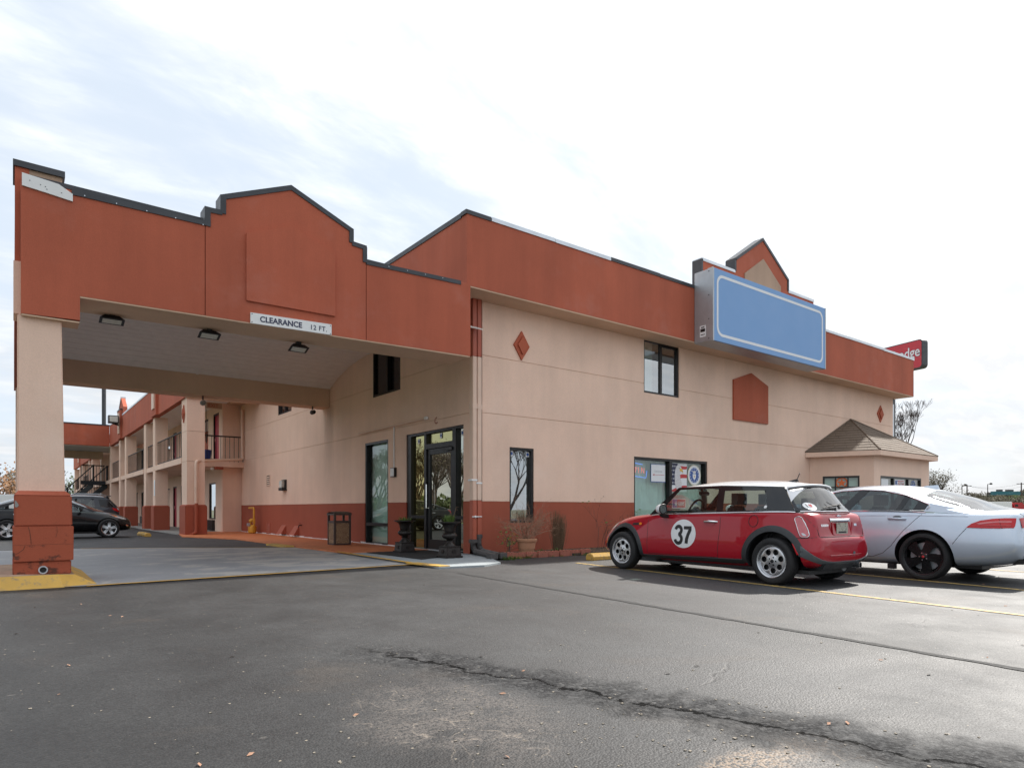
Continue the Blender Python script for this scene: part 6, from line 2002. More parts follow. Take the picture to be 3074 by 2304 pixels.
def linspace(a, b, n):
    return [a + (b - a) * i / n for i in range(n + 1)]


# ---- red hatchback
mini = thing('hatchback_car', 'red hatchback with a white roof and a black 37 on a white door roundel', 'car', (8.268, 4.514, 0), 'cars parked by the front wall', R(-2.99))
S = [(-.585, .34, .40, .52, .44, .44, .53, .565), (-.565, .29, .54, .66, .45, .56, .575, .605), (-.525, .27, .60, .715, .46, .60, .605, .63), (-.508, .25, .64, .735, .47, .57, .80, .83), (-.47, .23, .66, .755, .5, .615, .88, .905),
     (-.38, .21, .69, .775, .5, .67, .905, .92), (-.22, .19, .70, .79, .51, .705, .92, .93), (0.05, .18, .71, .795, .52, .725, .918, .925), (.5, .17, .72, .79, .52, .735, .908, .913), (1.0, .165, .72, .785, .51, .738, .898, .905), (1.6, .165, .72, .782, .50, .738, .885, .892),
     (2.0, .165, .715, .78, .50, .73, .872, .885), (2.2, .17, .71, .782, .50, .705, .84, .893), (2.55, .17, .70, .788, .50, .665, .80, .878), (2.85, .18, .68, .775, .48, .61, .755, .835), (3.08, .20, .62, .73, .46, .53, .67, .765), (3.22, .22, .53, .65, .44, .45, .59, .68), (3.30, .26, .42, .53, .42, .36, .5, .57)]
c = Car(mini, S, 'minired', (-.42, 2.08), axles=(0.0, 2.68), arch_r=.385, wheel_r=.297, tum=.36)
ZA = [(-.48, .92), (-.27, .925), (-.085, 1.235), (.4, 1.262), (.87, 1.276), (1.40, 1.280), (1.64, 1.268), (2.10, .872), (2.33, .872)]
ZC = [(-.475, .925), (-.235, 1.232), (-.17, 1.268), (.09, 1.318), (.5, 1.348), (.9, 1.358), (1.25, 1.352), (1.52, 1.318), (1.70, 1.262), (2.33, .895)]
WM = [(-.475, .5), (-.42, .78), (-.27, 1.0), (2.10, 1.0), (2.33, .72)]
us = [-1, -.97, -.93, -.86, -.7, -.45, -.2, 0, .2, .45, .7, .86, .93, .97, 1]


def cls(y, u):
    if y < -.20: return ('rear_window', 'cardark') if (abs(u) < .93 and y > -.455) else ('rear_window_frame', 'gloss')
    if y > 1.66: return ('windshield', 'carglass') if abs(u) < .93 else ('windscreen_frame', 'gloss')
    return ('roof', 'roofwhite')


sh_ = c.shell(ZA, ZC, WM, cls, [-.475, -.455, -.42, -.36, -.31, -.27, -.23, -.20, -.16, -.10, 0, .15, .35, .6, .9, 1.15, 1.35, 1.5, 1.6, 1.66, 1.75, 1.85, 1.95, 2.03, 2.1, 2.2, 2.33], us)
# rear roof lip
lip = []
for u_ in linspace(-1, 1, 16):
    W = c.gx(-.14, 1.23)
    lip.append((u_ * W * .985, -.205 + .10 * abs(u_) ** 2.4, 1.262 - .036 * abs(u_) ** 2.2))
c.part('roof_lip', MB().tube(lip, .016, 8), 'roofwhite', 60)
c.part('window_seal', MB().tube([(x * .99, y - .012, z - .022) for x, y, z in lip], .010, 6), 'black', 60)
c.side_quad('windscreen_pillar', 'gloss', [(2.14, .872), (1.945, .877)], [(1.66, 1.27), (1.585, 1.262)], .003)
c.side_quad('roof_rail', 'gloss', [(1.60, 1.238), (.85, 1.240), (-.07, 1.212)], [(1.66, 1.272), (.87, 1.280), (-.085, 1.238)], .004, 16, 2)
c.side_quad('side_window', 'carglass', [(1.955, .877), (.87, .898)], [(1.60, 1.244), (.905, 1.246)], 0.0)
c.side_quad('door_pillar', 'gloss', [(.885, .896), (.775, .90)], [(.925, 1.248), (.815, 1.248)], .003)
c.side_quad('side_window', 'carglass', [(.78, .925), (.085, .942)], [(.82, 1.212), (.185, 1.200)], 0.001)
c.side_quad('quarter_frame', 'gloss', [(.79, .898), (.085, .915)], [(.79, .928), (.085, .945)], .003, 8, 1)
c.side_quad('quarter_frame', 'gloss', [(.83, 1.208), (.18, 1.196)], [(.83, 1.246), (.18, 1.238)], .003, 8, 1)
c.side_quad('quarter_frame', 'gloss', [(.09, .915), (-.272, .925)], [(.19, 1.238), (-.078, 1.228)], .003)
for sg in (-1, 1):
    pts = [(sg * (c.gx(y, c.belt_z(y)) + .008), y, c.belt_z(y) + .004) for y in linspace(-.28, 2.08, 26)]
    c.part('chrome_belt_strip', MB().tube(pts, .009, 6), 'chrome', 60)
rb = [(x_, -.475 + .15 * abs(x_ / .66) ** 2.6, .925) for x_ in linspace(-.66, .66, 14)]
c.part('chrome_belt_strip', MB().tube(rb, .008, 6), 'chrome', 60)
c.arch_trim(0, .375, .455, -12, 168, 'cladding', .014)
c.arch_trim(2.68, .375, .445, 2, 192, 'cladding', .014)
c.side_strip('sill_cladding', [(.44, .30), (2.28, .265)], [(.40, .165), (2.34, .155)], 'cladding', .012)
for sg in (-1, 1):      # trim that sweeps from the arch into the rear valance
    P = [(36, .45, .13), (40, .41, .105), (46, .355, .075), (53, .315, .056), (61, .295, .046), (70, .287, .042), (80, .288, .042), (90, .29, .042)]
    cx0 = Vector((0, .12, 0))
    fine = []
    for (a0, z0, h0), (a1, z1, h1) in zip(P, P[1:]):
        fine += [(a0 + (a1 - a0) * k / 3, z0 + (z1 - z0) * k / 3, h0 + (h1 - h0) * k / 3) for k in range(3)]
    fine.append(P[-1])
    rows = [[], [], [], []]
    for (aa, z_, hh) in fine:
        d = Vector((-sg * math.cos(R(aa)), math.sin(R(aa)) * .9, 0)).normalized()
        for r_, (dz, o) in enumerate(((hh * .55, -.004), (hh * .42, .013), (-hh * .42, .015), (-hh * .62, -.004))):
            h_, nn = c.ray((0 + cx0.x, cx0.y, max(z_ + dz, .235 if aa > 40 else .2)), d)
            rows[r_].append(h_ - d * o)
    c.part('bumper_trim', MB().grid(rows), 'valance', 60)
c.part('rear_valance', MB().add([(-.50, -.555, .285), (.50, -.555, .285), (.46, -.50, .205), (-.46, -.50, .205), (-.5, -.3, .285), (.5, -.3, .285), (.46, -.3, .205), (-.46, -.3, .205)], [(0, 1, 2, 3), (4, 5, 6, 7), (0, 1, 5, 4), (1, 2, 6, 5), (2, 3, 7, 6), (3, 0, 4, 7)]), 'cladding', None, bevel=.01)
# shut lines
for sg in (-1, 1):
    dd = (-sg, 0, 0)
    for pl in ([(2.14, .845), (2.13, .60), (2.14, .29)], [(.795, .895), (.79, .70), (.835, .30)], [(.835, .295), (2.14, .285)]):
        c.part('shut_line', c.outline([(sg * .8, y, z) for y, z in pl], dd, .0045, -.0015, False), 'black', None)
    c.part('shut_line', c.outline([(sg * .66, -.31, .915), (sg * .62, -.40, .80), (sg * .58, -.5, .70), (sg * .565, -.52, .615)], (-sg * .8, 1, 0), .004, -.001, False), 'black', None)
    c.part('shut_line', c.outline([(sg * .79, -.24, .60), (sg * .74, -.40, .60), (sg * .62, -.52, .612)], (-sg, .6, 0), .004, 0, False), 'black', None)
c.part('shut_line', c.outline([(-.56, -.52, .612), (0, -.53, .612), (.56, -.52, .612)], (0, 1, 0), .005, 0, False), 'black', None)
c.part('bumper_crease', c.outline([(-.40, -.58, .385), (.42, -.58, .385)], (0, 1, 0), .007, .001, False), 'minired', 60)
c.part('tow_cover', c.proj(circ(0, 0, .03, 12) and [(.22 + .035 * math.cos(a), -.58, .40 + .028 * math.sin(a)) for a in linspace(0, 5.8, 11)], (0, 1, 0), .004), 'valance', None)
# lights
for sg in (-1, 1):
    tl = [(-.30, .845), (-.345, .862), (-.385, .848), (-.43, .78), (-.47, .69), (-.485, .635), (-.46, .612), (-.39, .608), (-.36, .63), (-.335, .70), (-.31, .78), (-.295, .825)]
    tl3 = [(sg * .73, y, z) for y, z in tl]
    t_ = c.part('tail_light', c.proj(tl3, (-sg, .55, 0), .010), 'pinklens', 60)
    c.part('chrome_ring', c.outline(tl3, (-sg, .55, 0), .0065, .008), 'chrome', 60, t_)
    tl2 = [(y * .34 + (-.425) * .66, z * .13 + .630 * .87) for y, z in tl]
    c.part('reverse_lamp', c.proj([(sg * .73, y, z) for y, z in tl2], (-sg, .55, 0), .0125), 'clearlens', 60, t_)
    c.part('headlight', c.proj([(sg * .52 + .13 * math.cos(a) * sg, 3.0, .70 + .11 * math.sin(a)) for a in linspace(0, 5.9, 15)], (-sg * .35, -1, -.6), .006), 'clearlens', 60)
    ind = c.part('side_grille', c.proj([(sg * .8, y, z) for y, z in ((2.49, .705), (2.47, .735), (2.30, .745), (2.28, .71))], (-sg, 0, 0), .008), 'black', None)
    c.part('side_repeater', c.proj([(sg * .8, 2.295 + .035 * math.cos(a), .727 + .02 * math.sin(a)) for a in linspace(0, 5.8, 11)], (-sg, 0, 0), .014), 'amber', 60, ind)
    c.part('side_marker', c.proj([(sg * .8, y, z) for y, z in ((3.09, .5), (3.11, .5), (3.12, .40), (3.10, .40))], (-sg, -.3, 0), .010), 'amber', None)
    c.part('side_marker', c.proj([(sg * .8, y, z) for y, z in ((-.285, .535), (-.31, .52), (-.375, .40), (-.35, .40))], (-sg, .2, 0), .016), 'redlens', None)
    q, nn = c.ray((sg * .8, .94, .775), (-sg, 0, 0))
    hd = c.part('door_handle', MB().tube([(q.x - sg * .01, .84, .778), (q.x + sg * .03, .87, .782), (q.x + sg * .035, .96, .785), (q.x + sg * .03, 1.04, .783), (q.x - sg * .01, 1.07, .78)], [.012, .016, .017, .016, .012], 8), 'chrome', 60)
    c.part('handle_cup', c.proj([(sg * .8, .955 + .075 * math.cos(a), .77 + .055 * math.sin(a)) for a in linspace(0, 5.8, 13)], (-sg, 0, 0), .003), 'minired', 60, hd)
    # door mirror
    mx = sg * .90
    rows = []
    for f, rr in ((0.0, .03), (.02, .062), (.05, .078), (.085, .082), (.11, .08)):
        rows.append([(mx + sg * .02 + 1.15 * rr * math.cos(a), 1.80 - f, .955 + rr * .88 * math.sin(a)) for a in linspace(0, 2 * math.pi, 18)])
    mr = c.part('door_mirror', MB().grid(rows), 'roofwhite', 60)
    c.part('mirror_rim', MB().tube([(mx + sg * .02 + 1.13 * .078 * math.cos(a), 1.688, .955 + .069 * math.sin(a)) for a in linspace(0, 2 * math.pi, 18)], .009, 6), 'black', 60, mr)
    c.part('mirror_glass', MB().add([(mx + sg * .02 + 1.1 * .074 * math.cos(a), 1.692, .955 + .066 * math.sin(a)) for a in linspace(0, 6.0, 17)], [list(range(18))]), 'mirrorglass', None, mr)
    c.part('mirror_foot', MB().add([(sg * .74, 1.72, .865), (sg * .74, 1.86, .865), (sg * .91, 1.78, .90), (sg * .91, 1.72, .90), (sg * .74, 1.72, .825), (sg * .74, 1.84, .825), (sg * .88, 1.78, .84), (sg * .88, 1.72, .84)], [(0, 1, 2, 3), (4, 5, 6, 7), (0, 3, 7, 4), (1, 2, 6, 5), (2, 3, 7, 6)]), 'black', None, mr)
# fuel cap, roundel, stickers
c.part('fuel_flap', c.outline([(-.8, .275 + .068 * math.cos(a), .80 + .075 * math.sin(a)) for a in linspace(0, 6.0, 20)], (1, 0, 0), .0045, .001), 'black', 60)
c.part('door_roundel', c.proj([(-.8, 1.425 + .228 * math.cos(a), .60 + .205 * math.sin(a)) for a in linspace(0, 6.11, 35)], (1, 0, 0), .004, (.25, .5, .75, 1.0)), 'sticker', 60)
def stroke(pts, w_, org, closed=False):
    pts = [Vector((p_[0], p_[1])) for p_ in pts]
    mb = MB(); L_, R_ = [], []
    for i, p_ in enumerate(pts):
        d = (pts[min(i + 1, len(pts) - 1)] - pts[max(i - 1, 0)]).normalized()
        n_ = Vector((-d.y, d.x)) * w_[i] / 2 if isinstance(w_, list) else Vector((-d.y, d.x)) * w_ / 2
        L_.append(p_ + n_); R_.append(p_ - n_)
    for row in (L_, R_):
        for p_ in row:
            q, nn = c.ray((-.8, org[0] - p_.x, org[1] + p_.y), (1, 0, 0))
            mb.v.append(tuple(q + nn * .0075))
    k_ = len(pts)
    mb.f = [[i, i + 1, k_ + i + 1, k_ + i] for i in range(k_ - 1)]; mb.mi = [0] * (k_ - 1)
    return mb


three = [(.053 * math.cos(R(a)), .185 + .055 * math.sin(R(a))) for a in range(170, -75, -15)] + [(.018, .128)] + [(.060 * math.cos(R(a)), .060 + .062 * math.sin(R(a))) for a in range(68, -176, -15)]
c.part('roundel_digit', stroke(three, .050, (1.51, .465)), 'inkblack', None)
mb = stroke([(-.068, .222), (.072, .222)], .046, (1.345, .465))
o_ = stroke([(.052, .205), (.012, .125), (-.012, .06), (-.02, -.002)], [.052, .053, .055, .057], (1.345, .465))
k_ = len(mb.v); mb.v += o_.v; mb.f += [[k_ + i for i in f] for f in o_.f]; mb.mi += o_.mi
c.part('roundel_digit', mb, 'inkblack', None)
# rear details
c.part('plate_recess', c.proj([(x_, -.5, z_) for x_, z_ in ((-.265, .795), (.265, .795), (.235, .645), (.20, .625), (-.20, .625), (-.235, .645))], (0, 1, 0), .003), 'minired', 60)
q, nn = c.ray((0, -.5, .71), (0, 1, 0))
yp = q.y - .012
c.part('plate_rim', MB().tube([(-.27, yp, .79), (-.24, yp, .635), (-.2, yp, .622), (.2, yp, .622), (.24, yp, .635), (.27, yp, .79)], .008, 6), 'minired', 60)
pl_ = c.part('number_plate', MB().box(-.15, yp - .006, .645, .15, yp, .785), 'plate', None, bevel=.004)
c.part('plate_lettering', MB().box(-.10, yp - .008, .658, .10, yp - .0062, .676), 'inkblack', None, pl_)
c.part('plate_screw', MB().lathe([(.008, -.004), (.006, 0)], (-.09, yp - .006, .772), 8, 'y').lathe([(.008, -.004), (.006, 0)], (.09, yp - .006, .772), 8, 'y'), 'inkblack', None, pl_)
rows = []
for x_ in linspace(-.265, .265, 10):
    q, nn = c.ray((x_, -.5, .815), (0, 1, 0))
    e_ = (1 - abs(x_ / .285) ** 4)
    rows.append([(x_, q.y + .005, .84), (x_, q.y - .022 * e_, .835), (x_, q.y - .036 * e_, .815), (x_, q.y - .028 * e_, .797), (x_, q.y + .005, .795)])
c.part('tailgate_handle', MB().grid(rows), 'chrome', 60)
q, nn = c.ray((0, -.49, .868), (0, 1, 0))
em = c.part('badge', MB().lathe([(.001, -.010), (.018, -.008), (.020, 0)], (0, q.y, .868), 14, 'y').prism([(-.06, .878), (-.02, .872), (-.02, .862), (-.05, .862)], 'y', q.y - .008, q.y + .004).prism([(.06, .878), (.02, .872), (.02, .862), (.05, .862)], 'y', q.y - .008, q.y + .004), 'chrome', 60)
c.text('badge_lettering', 'ROADSHOW', .038, (-.41, -.5, .74), (1, 0, 0), (0, 1, 0), 'chrome', .005, .002, .82)
c.part('model_badge', c.proj([(x_, -.5, z_) for x_, z_ in ((.355, .77), (.43, .77), (.43, .74), (.355, .74))], (0, 1, 0), .005), 'chrome', None)
# stickers and wiper on the tailgate glass


def rear_glass(x_, z_, o=.008):
    lo_, hi_ = -.475, -.2
    for _ in range(24):
        y_ = (lo_ + hi_) / 2
        a, c_ = smooth_tab(ZA, y_, .02), smooth_tab(ZC, y_, .03)
        u_ = min(1.0, abs(x_) / (c.gx(y_, a) * lerp_tab(WM, y_)))
        if a + max(0.0, c_ - a) * (1 - u_ ** 2.2) > z_: hi_ = y_
        else: lo_ = y_
    return Vector((x_, y_ - o * .85, z_ + o * .5))


stk = [rear_glass(-.47 + .082 * math.cos(a), .985 + .048 * math.sin(a), .006) for a in linspace(0, 6.05, 23)]
c.part('heart_sticker', MB().add(stk, [list(range(24))]), 'sticker', None)
hs = [(0, -.022), (-.02, 0), (-.021, .012), (-.012, .02), (0, .012), (.012, .02), (.021, .012), (.02, 0)]
c.part('printed_heart', MB().add([rear_glass(-.455 + a, .992 + b, .009) for a, b in hs], [list(range(8))]), 'redvinyl', None)
c.part('printed_letter', MB().add([rear_glass(-.505 + a, .992 + b, .009) for a, b in ((-.006, -.02), (.006, -.02), (.006, .02), (-.006, .02))], [(0, 1, 2, 3)]), 'inkblack', None)
c.part('rear_wiper', MB().tube([rear_glass(-.33, .955, .025), rear_glass(-.1, .975, .035), rear_glass(.09, .985, .04), rear_glass(.12, 1.0, .04)], [.008, .012, .013, .008], 6).tube([rear_glass(.02, .945, .03), rear_glass(.04, .985, .04)], .016, 6).tube([rear_glass(-.15, 1.03, .02), rear_glass(-.08, .985, .03)], .004, 4), 'black', None)
ap = [(.12, .965), (.15, .965), (.155, .985), (.145, 1.0), (.12, 1.0), (.11, .985)]
c.part('fruit_sticker', MB().add([(-(c.gx(y, z) + .006), y, z) for y, z in ap] + [(-(c.gx(y, z) + .006), y, z) for y, z in ((.128, 1.004), (.136, 1.004), (.13, 1.018))], [list(range(6)), (6, 7, 8)]), 'sticker', None)
an = c.part('aerial_base', MB().add([(-.03, .06, 1.315), (.03, .06, 1.315), (.03, .2, 1.325), (-.03, .2, 1.325), (-.012, .07, 1.355), (.012, .07, 1.355), (.008, .18, 1.335), (-.008, .18, 1.335)], [(4, 5, 6, 7), (0, 1, 5, 4), (1, 2, 6, 5), (2, 3, 7, 6), (3, 0, 4, 7)]), 'black', None, bevel=.006)
c.part('aerial_mast', MB().tube([(0, .075, 1.345), (0, .035, 1.43)], .006, 6), 'black', None, an)
c.part('exhaust_tip', MB().lathe([(.034, -.60), (.040, -.60), (.040, -.45), (.034, -.45)], (.36, 0, .245), 18, 'y', closed=True), 'chrome', 40)
c.part('silencer', MB().lathe([(.001, -.44), (.075, -.43), (.085, -.40), (.085, -.2), (.001, -.18)], (.28, 0, .235), 14, 'y'), 'signgrey', 40)
c.part('underbody', MB().box(-.62, -.42, .15, .62, 3.0, .2), 'black', None)
c.part('dashboard', MB().box(-.62, 1.72, .80, .62, 2.04, .935), 'seat', None, bevel=.03)
c.part('wiper_arm', MB().tube([(-.55, 2.2, .89), (-.3, 2.12, .96), (.1, 2.16, .955)], .008, 5), 'black', None)
for x_ in (-.35, .35):
    seat(c, x_, .86, 1.17)
    seat(c, x_, .20, 1.10, .40)
steering(c, -.35, 1.50, .93, .17)
c.part('inside_mirror', MB().lathe([(.001, -.11), (.03, -.10), (.033, 0), (.03, .10), (.001, .11)], (0, 1.60, 1.19), 10, 'x').tube([(0, 1.62, 1.2), (0, 1.66, 1.26)], .01, 5), 'black', 60)
seen_me = set()
for o_ in mini.children_recursive:
    if o_.type == 'MESH' and o_.data.name not in seen_me:
        seen_me.add(o_.data.name)
        o_.data.transform(Matrix.Diagonal((.873, 1, 1, 1)))
c.wheels(mini_wheel, .603)

# ---- silver sedan
jag = thing('sedan_car', 'pale silver sedan with black alloy wheels parked beside the red hatchback', 'car', (10.544, 3.58, 0), 'cars parked by the front wall', R(-2.7))
S = [(-1.165, .42, .40, .58, .52, .48, .63, .66), (-1.145, .37, .54, .70, .53, .58, .67, .69), (-1.115, .33, .60, .75, .54, .60, .70, .715), (-1.095, .31, .63, .77, .56, .60, .84, .895), (-1.06, .29, .66, .79, .57, .625, .895, .952), (-.95, .25, .70, .815, .58, .66, .895, .955),
     (-.78, .22, .73, .835, .585, .69, .887, .948), (-.5, .195, .76, .85, .59, .72, .885, .945), (-.1, .18, .775, .86, .59, .745, .90, .94), (.35, .17, .78, .853, .585, .76, .925, .932), (1.0, .165, .78, .845, .58, .765, .925, .93), (1.7, .165, .775, .84, .57, .76, .915, .92),
     (2.15, .17, .77, .842, .56, .735, .875, .925), (2.6, .18, .77, .85, .55, .70, .835, .895), (3.0, .19, .72, .83, .53, .64, .77, .83), (3.3, .21, .62, .75, .5, .55, .67, .735), (3.45, .24, .5, .62, .47, .44, .55, .62)]
S = [((-.5 + (q[0] + .5) * .88 if q[0] < -.5 else q[0]),) + q[1:] for q in S]
c = Car(jag, S, 'silverblue', (-.3, 2.05), axles=(0.0, 2.70), arch_r=.365, wheel_r=.315, tum=.42)
ZA = [(-.80, .885), (-.45, .90), (-.20, .955), (-.02, 1.035), (.15, 1.105), (.34, 1.178), (.6, 1.232), (.9, 1.250), (1.2, 1.240), (1.48, 1.19), (1.72, 1.085), (2.05, .905), (2.4, .905)]
ZC = [(-.80, .952), (-.56, .998), (-.27, 1.115), (.1, 1.222), (.4, 1.288), (.75, 1.315), (1.05, 1.313), (1.35, 1.29), (1.6, 1.225), (2.0, 1.06), (2.4, .925)]
WM = [(-.80, .93), (-.45, 1.0), (2.05, 1.0), (2.4, .8)]
us = [-1, -.95, -.88, -.7, -.45, -.2, 0, .2, .45, .7, .88, .95, 1]


def cls(y, u):
    if y < .10: return ('rear_window', 'cardark') if abs(u) < .82 else ('roof_pillar', 'silverblue')
    if y > 1.52: return ('windshield', 'cardark') if abs(u) < .93 and y < 2.36 else ('windscreen_frame', 'silverblue')
    return ('roof', 'silverblue')


us = [-1, -.96, -.9, -.82, -.76, -.7, -.5, -.25, 0, .25, .5, .7, .76, .82, .9, .96, 1]
c.shell(ZA, ZC, WM, cls, [-.80, -.76, -.68, -.6, -.5, -.4, -.27, -.15, 0, .10, .2, .34, .5, .7, .9, 1.1, 1.3, 1.42, 1.52, 1.65, 1.8, 1.95, 2.05, 2.2, 2.36, 2.4], us, 2.4)
arc = [(y, lerp_tab(ZA, y)) for y in linspace(-.02, 2.0, 24)]
c.side_quad('side_window', 'cardark', [(1.93, .925), (1.16, .938)], [(1.74, 1.055), (1.47, 1.168), (1.2, 1.217), (.93, 1.228)], 0.0)
c.side_quad('door_pillar', 'gloss', [(1.20, .936), (1.03, .938)], [(.95, 1.228), (.80, 1.226)], .003)
c.side_quad('side_window', 'cardark', [(1.06, .938), (.36, .942)], [(.82, 1.226), (.60, 1.210), (.285, 1.138)], 0.0)
c.side_quad('door_pillar', 'gloss', [(.385, .942), (.31, .942)], [(.30, 1.143), (.235, 1.118)], .003)
c.side_quad('side_window', 'cardark', [(.325, .942), (.16, .944)], [(.25, 1.123), (.10, 1.060)], 0.0)
c.side_quad('quarter_frame', 'gloss', [(.17, .944), (.02, .946)], [(.11, 1.066), (-.015, 1.015)], .003)
c.side_quad('window_frame', 'silverblue', [(1.74, 1.055), (1.47, 1.168), (1.2, 1.217), (.93, 1.228), (.6, 1.210), (.285, 1.138), (.1, 1.060), (-.02, 1.015), (-.12, .955)], [(1.95, .96), (1.72, 1.085), (1.48, 1.19), (1.2, 1.240), (.9, 1.250), (.6, 1.232), (.15, 1.105), (-.02, 1.035), (-.45, .945)], .002, 30, 2)
c.side_quad('roof_pillar', 'silverblue', [(.03, .925), (-.15, .91), (-.47, .885)], [(-.015, 1.037), (-.2, .958), (-.46, .90)], .0015, 14, 3)
c.side_quad('windscreen_pillar', 'silverblue', [(2.08, .91), (1.92, .925)], [(1.72, 1.085), (1.74, 1.052)], .002)
for sg in (-1, 1):
    pts = [(sg * (c.gx(y, z) + .008), y, z) for y, z in [(1.92, .96), (1.70, 1.075), (1.47, 1.176), (1.2, 1.226), (.9, 1.238), (.6, 1.219), (.29, 1.148), (.1, 1.070), (-.03, 1.015), (-.045, .99), (0.0, .95)]]
    c.part('chrome_window_arc', MB().tube([Vector(p) for p in resample(pts, 40)], .009, 6), 'chrome', 60)
    pts = [(sg * (c.gx(y, c.belt_z(y)) + .008), y, c.belt_z(y) + .008) for y in linspace(0, 1.95, 20)]
    c.part('chrome_belt_strip', MB().tube(pts, .007, 6), 'chrome', 60)
    dd = (-sg, 0, 0)
    c.part('shut_line', c.outline([(sg * .8, y, z) for y, z in ((.0, .925), (.12, .80), (.26, .64), (.40, .45), (.52, .34), (.67, .28), (1.15, .275), (1.18, .5), (1.16, .92))], dd, .004, -.001, False), 'black', None)
    c.part('shut_line', c.outline([(sg * .8, y, z) for y, z in ((1.16, .30), (2.1, .30), (2.12, .88))], dd, .004, -.001, False), 'black', None)
    c.part('shut_line', c.outline([(sg * .8, y, z) for y, z in ((-.36, .50), (-.44, .62), (-.505, .71))], dd, .004, -.001, False), 'black', None)
    c.part('crease_line', c.outline([(sg * .8, y, z) for y, z in ((1.9, .845), (.8, .862), (.1, .868), (-.5, .858))], dd, .006, .0, False), 'silverblue', 60)
    for yh in (.345, 1.35):
        q, nn = c.ray((sg * .8, yh, .82), dd)
        hd = c.part('door_handle', MB().tube([(q.x - sg * .01, yh - .12, .818), (q.x + sg * .03, yh - .10, .822), (q.x + sg * .032, yh + .10, .824), (q.x - sg * .01, yh + .12, .82)], [.012, .015, .015, .012], 8), 'silverblue', 60)
        c.part('handle_cup', c.proj([(sg * .8, yh + .06 * math.cos(a), .835 + .03 * math.sin(a)) for a in linspace(0, 5.8, 11)], dd, .002), 'valance', 60, hd)
    tl = [(-.50, .715), (-.56, .765), (-.66, .805), (-.80, .828), (-.94, .838), (-1.055, .838), (-1.06, .80), (-1.06, .74), (-1.05, .718), (-.90, .712), (-.70, .710)]
    sq = lambda y: -.5 + (y + .5) * .88 if y < -.5 else y
    t_ = c.part('tail_light', c.proj([(sg * .8, sq(y), z) for y, z in tl], dd, .009, (.2, .4, .6, .8, 1.0)), 'redlens', 60)
    c.part('clear_band', c.proj([(sg * .8, sq(y), z) for y, z in ((-.62, .768), (-.75, .79), (-.90, .80), (-1.02, .80), (-1.02, .785), (-.90, .785), (-.76, .772), (-.66, .755))], dd, .0115, (.3, .6, 1.0)), 'pinklens', 60, t_)
    c.part('dark_band', c.proj([(sg * .8, sq(y), z) for y, z in ((-.66, .735), (-.80, .755), (-1.02, .758), (-1.02, .735), (-.80, .733))], dd, .0115, (.3, .6, 1.0)), 'truckred', 60, t_)
    rl = [(.63, .838), (.58, .842), (.49, .842), (.47, .80), (.49, .735), (.58, .72), (.63, .718)]
    t2_ = c.part('tail_light', c.proj([(sg * x_, -1.1, z) for x_, z in rl], (0, 1, 0), .009, (.3, .6, 1.0)), 'redlens', 60)
    c.part('lamp_split', c.outline([(sg * .8, -.83, .832), (sg * .8, -.87, .712)], dd, .002, .0095, False), 'black', None, t_)
    c.part('headlight', c.proj([(sg * .72, 2.98, .72), (sg * .55, 3.3, .66), (sg * .45, 3.35, .6), (sg * .6, 3.25, .58), (sg * .74, 3.05, .63)], (-sg * .5, -1, -.2), .006), 'clearlens', 60)
    mr = c.part('door_mirror', MB().add([(sg * (.80 + a), 1.72 + b, .97 + d_) for a, b, d_ in ((0, 0, -.05), (.17, .01, -.05), (.19, .06, -.02), (0, .12, -.05), (0, 0, .06), (.16, .01, .065), (.17, .06, .05), (0, .10, .05))], [(0, 1, 5, 4), (1, 2, 6, 5), (2, 3, 7, 6), (3, 0, 4, 7), (4, 5, 6, 7), (0, 1, 2, 3)]), 'silverblue', 40, bevel=.02)
    c.part('mirror_foot', MB().box(sg * .72, 1.74, .90, sg * .83, 1.80, .94), 'black', None, mr)
c.part('boot_line', c.outline([(-.62, -.84, .93), (-.60, -.95, .92), (-.50, -1.02, .86), (-.48, -1.03, .70)], (.3, 1, -.5), .0035, .001, False), 'black', None)
c.part('plate_recess', c.proj([(x_, -1.1, z_) for x_, z_ in ((-.30, .83), (.30, .83), (.27, .70), (-.27, .70))], (0, 1, 0), .003), 'silverblue', 60)
q, nn = c.ray((0, -1.1, .76), (0, 1, 0))
pl_ = c.part('number_plate', MB().box(-.16, q.y - .016, .70, .16, q.y - .004, .83), 'sticker', None)
put_text('plate_lettering', '4X7 L92', .075, (-.14, q.y - .018, .735), (1, 0, 0), M['leaf'], c.root, .001, .001, 1, .8) if False else c.part('plate_print', MB().box(-.12, q.y - .018, .735, .12, q.y - .0165, .80), 'evergreen', None, pl_)
q, nn = c.ray((-.10, -1.09, .895), (0, 1, 0))
c.part('leaper_emblem', MB().tube([(-.16, q.y - .012, .868), (-.13, q.y - .014, .885), (-.08, q.y - .014, .878), (-.02, q.y - .014, .895), (.03, q.y - .012, .915)], [.004, .009, .007, .010, .004], 6), 'chrome', 60)
c.text('badge_lettering', 'XE', .045, (-.52, -1.1, .675), (1, 0, 0), (0, 1, 0), 'chrome', .004, .001)
dif = [(-.62, -1.08, .33), (-.50, -1.12, .41), (-.3, -1.14, .43), (.3, -1.14, .43), (.50, -1.12, .41), (.62, -1.08, .33)]
rows = [[], []]
for x_, y_, z_ in dif:
    q, nn = c.ray((x_, y_, z_), (0, 1, 0)); rows[0].append(q + nn * .006)
    rows[1].append(Vector((x_ * .98, q.y + .07, .26)))
c.part('diffuser', MB().grid(rows), 'black', 60)
for x_ in (-.46, .46):
    c.part('exhaust_tip', MB().lathe([(.032, -1.08), (.040, -1.08), (.040, -.90), (.032, -.90)], (x_, 0, .33), 16, 'y', closed=True), 'iron', 40)
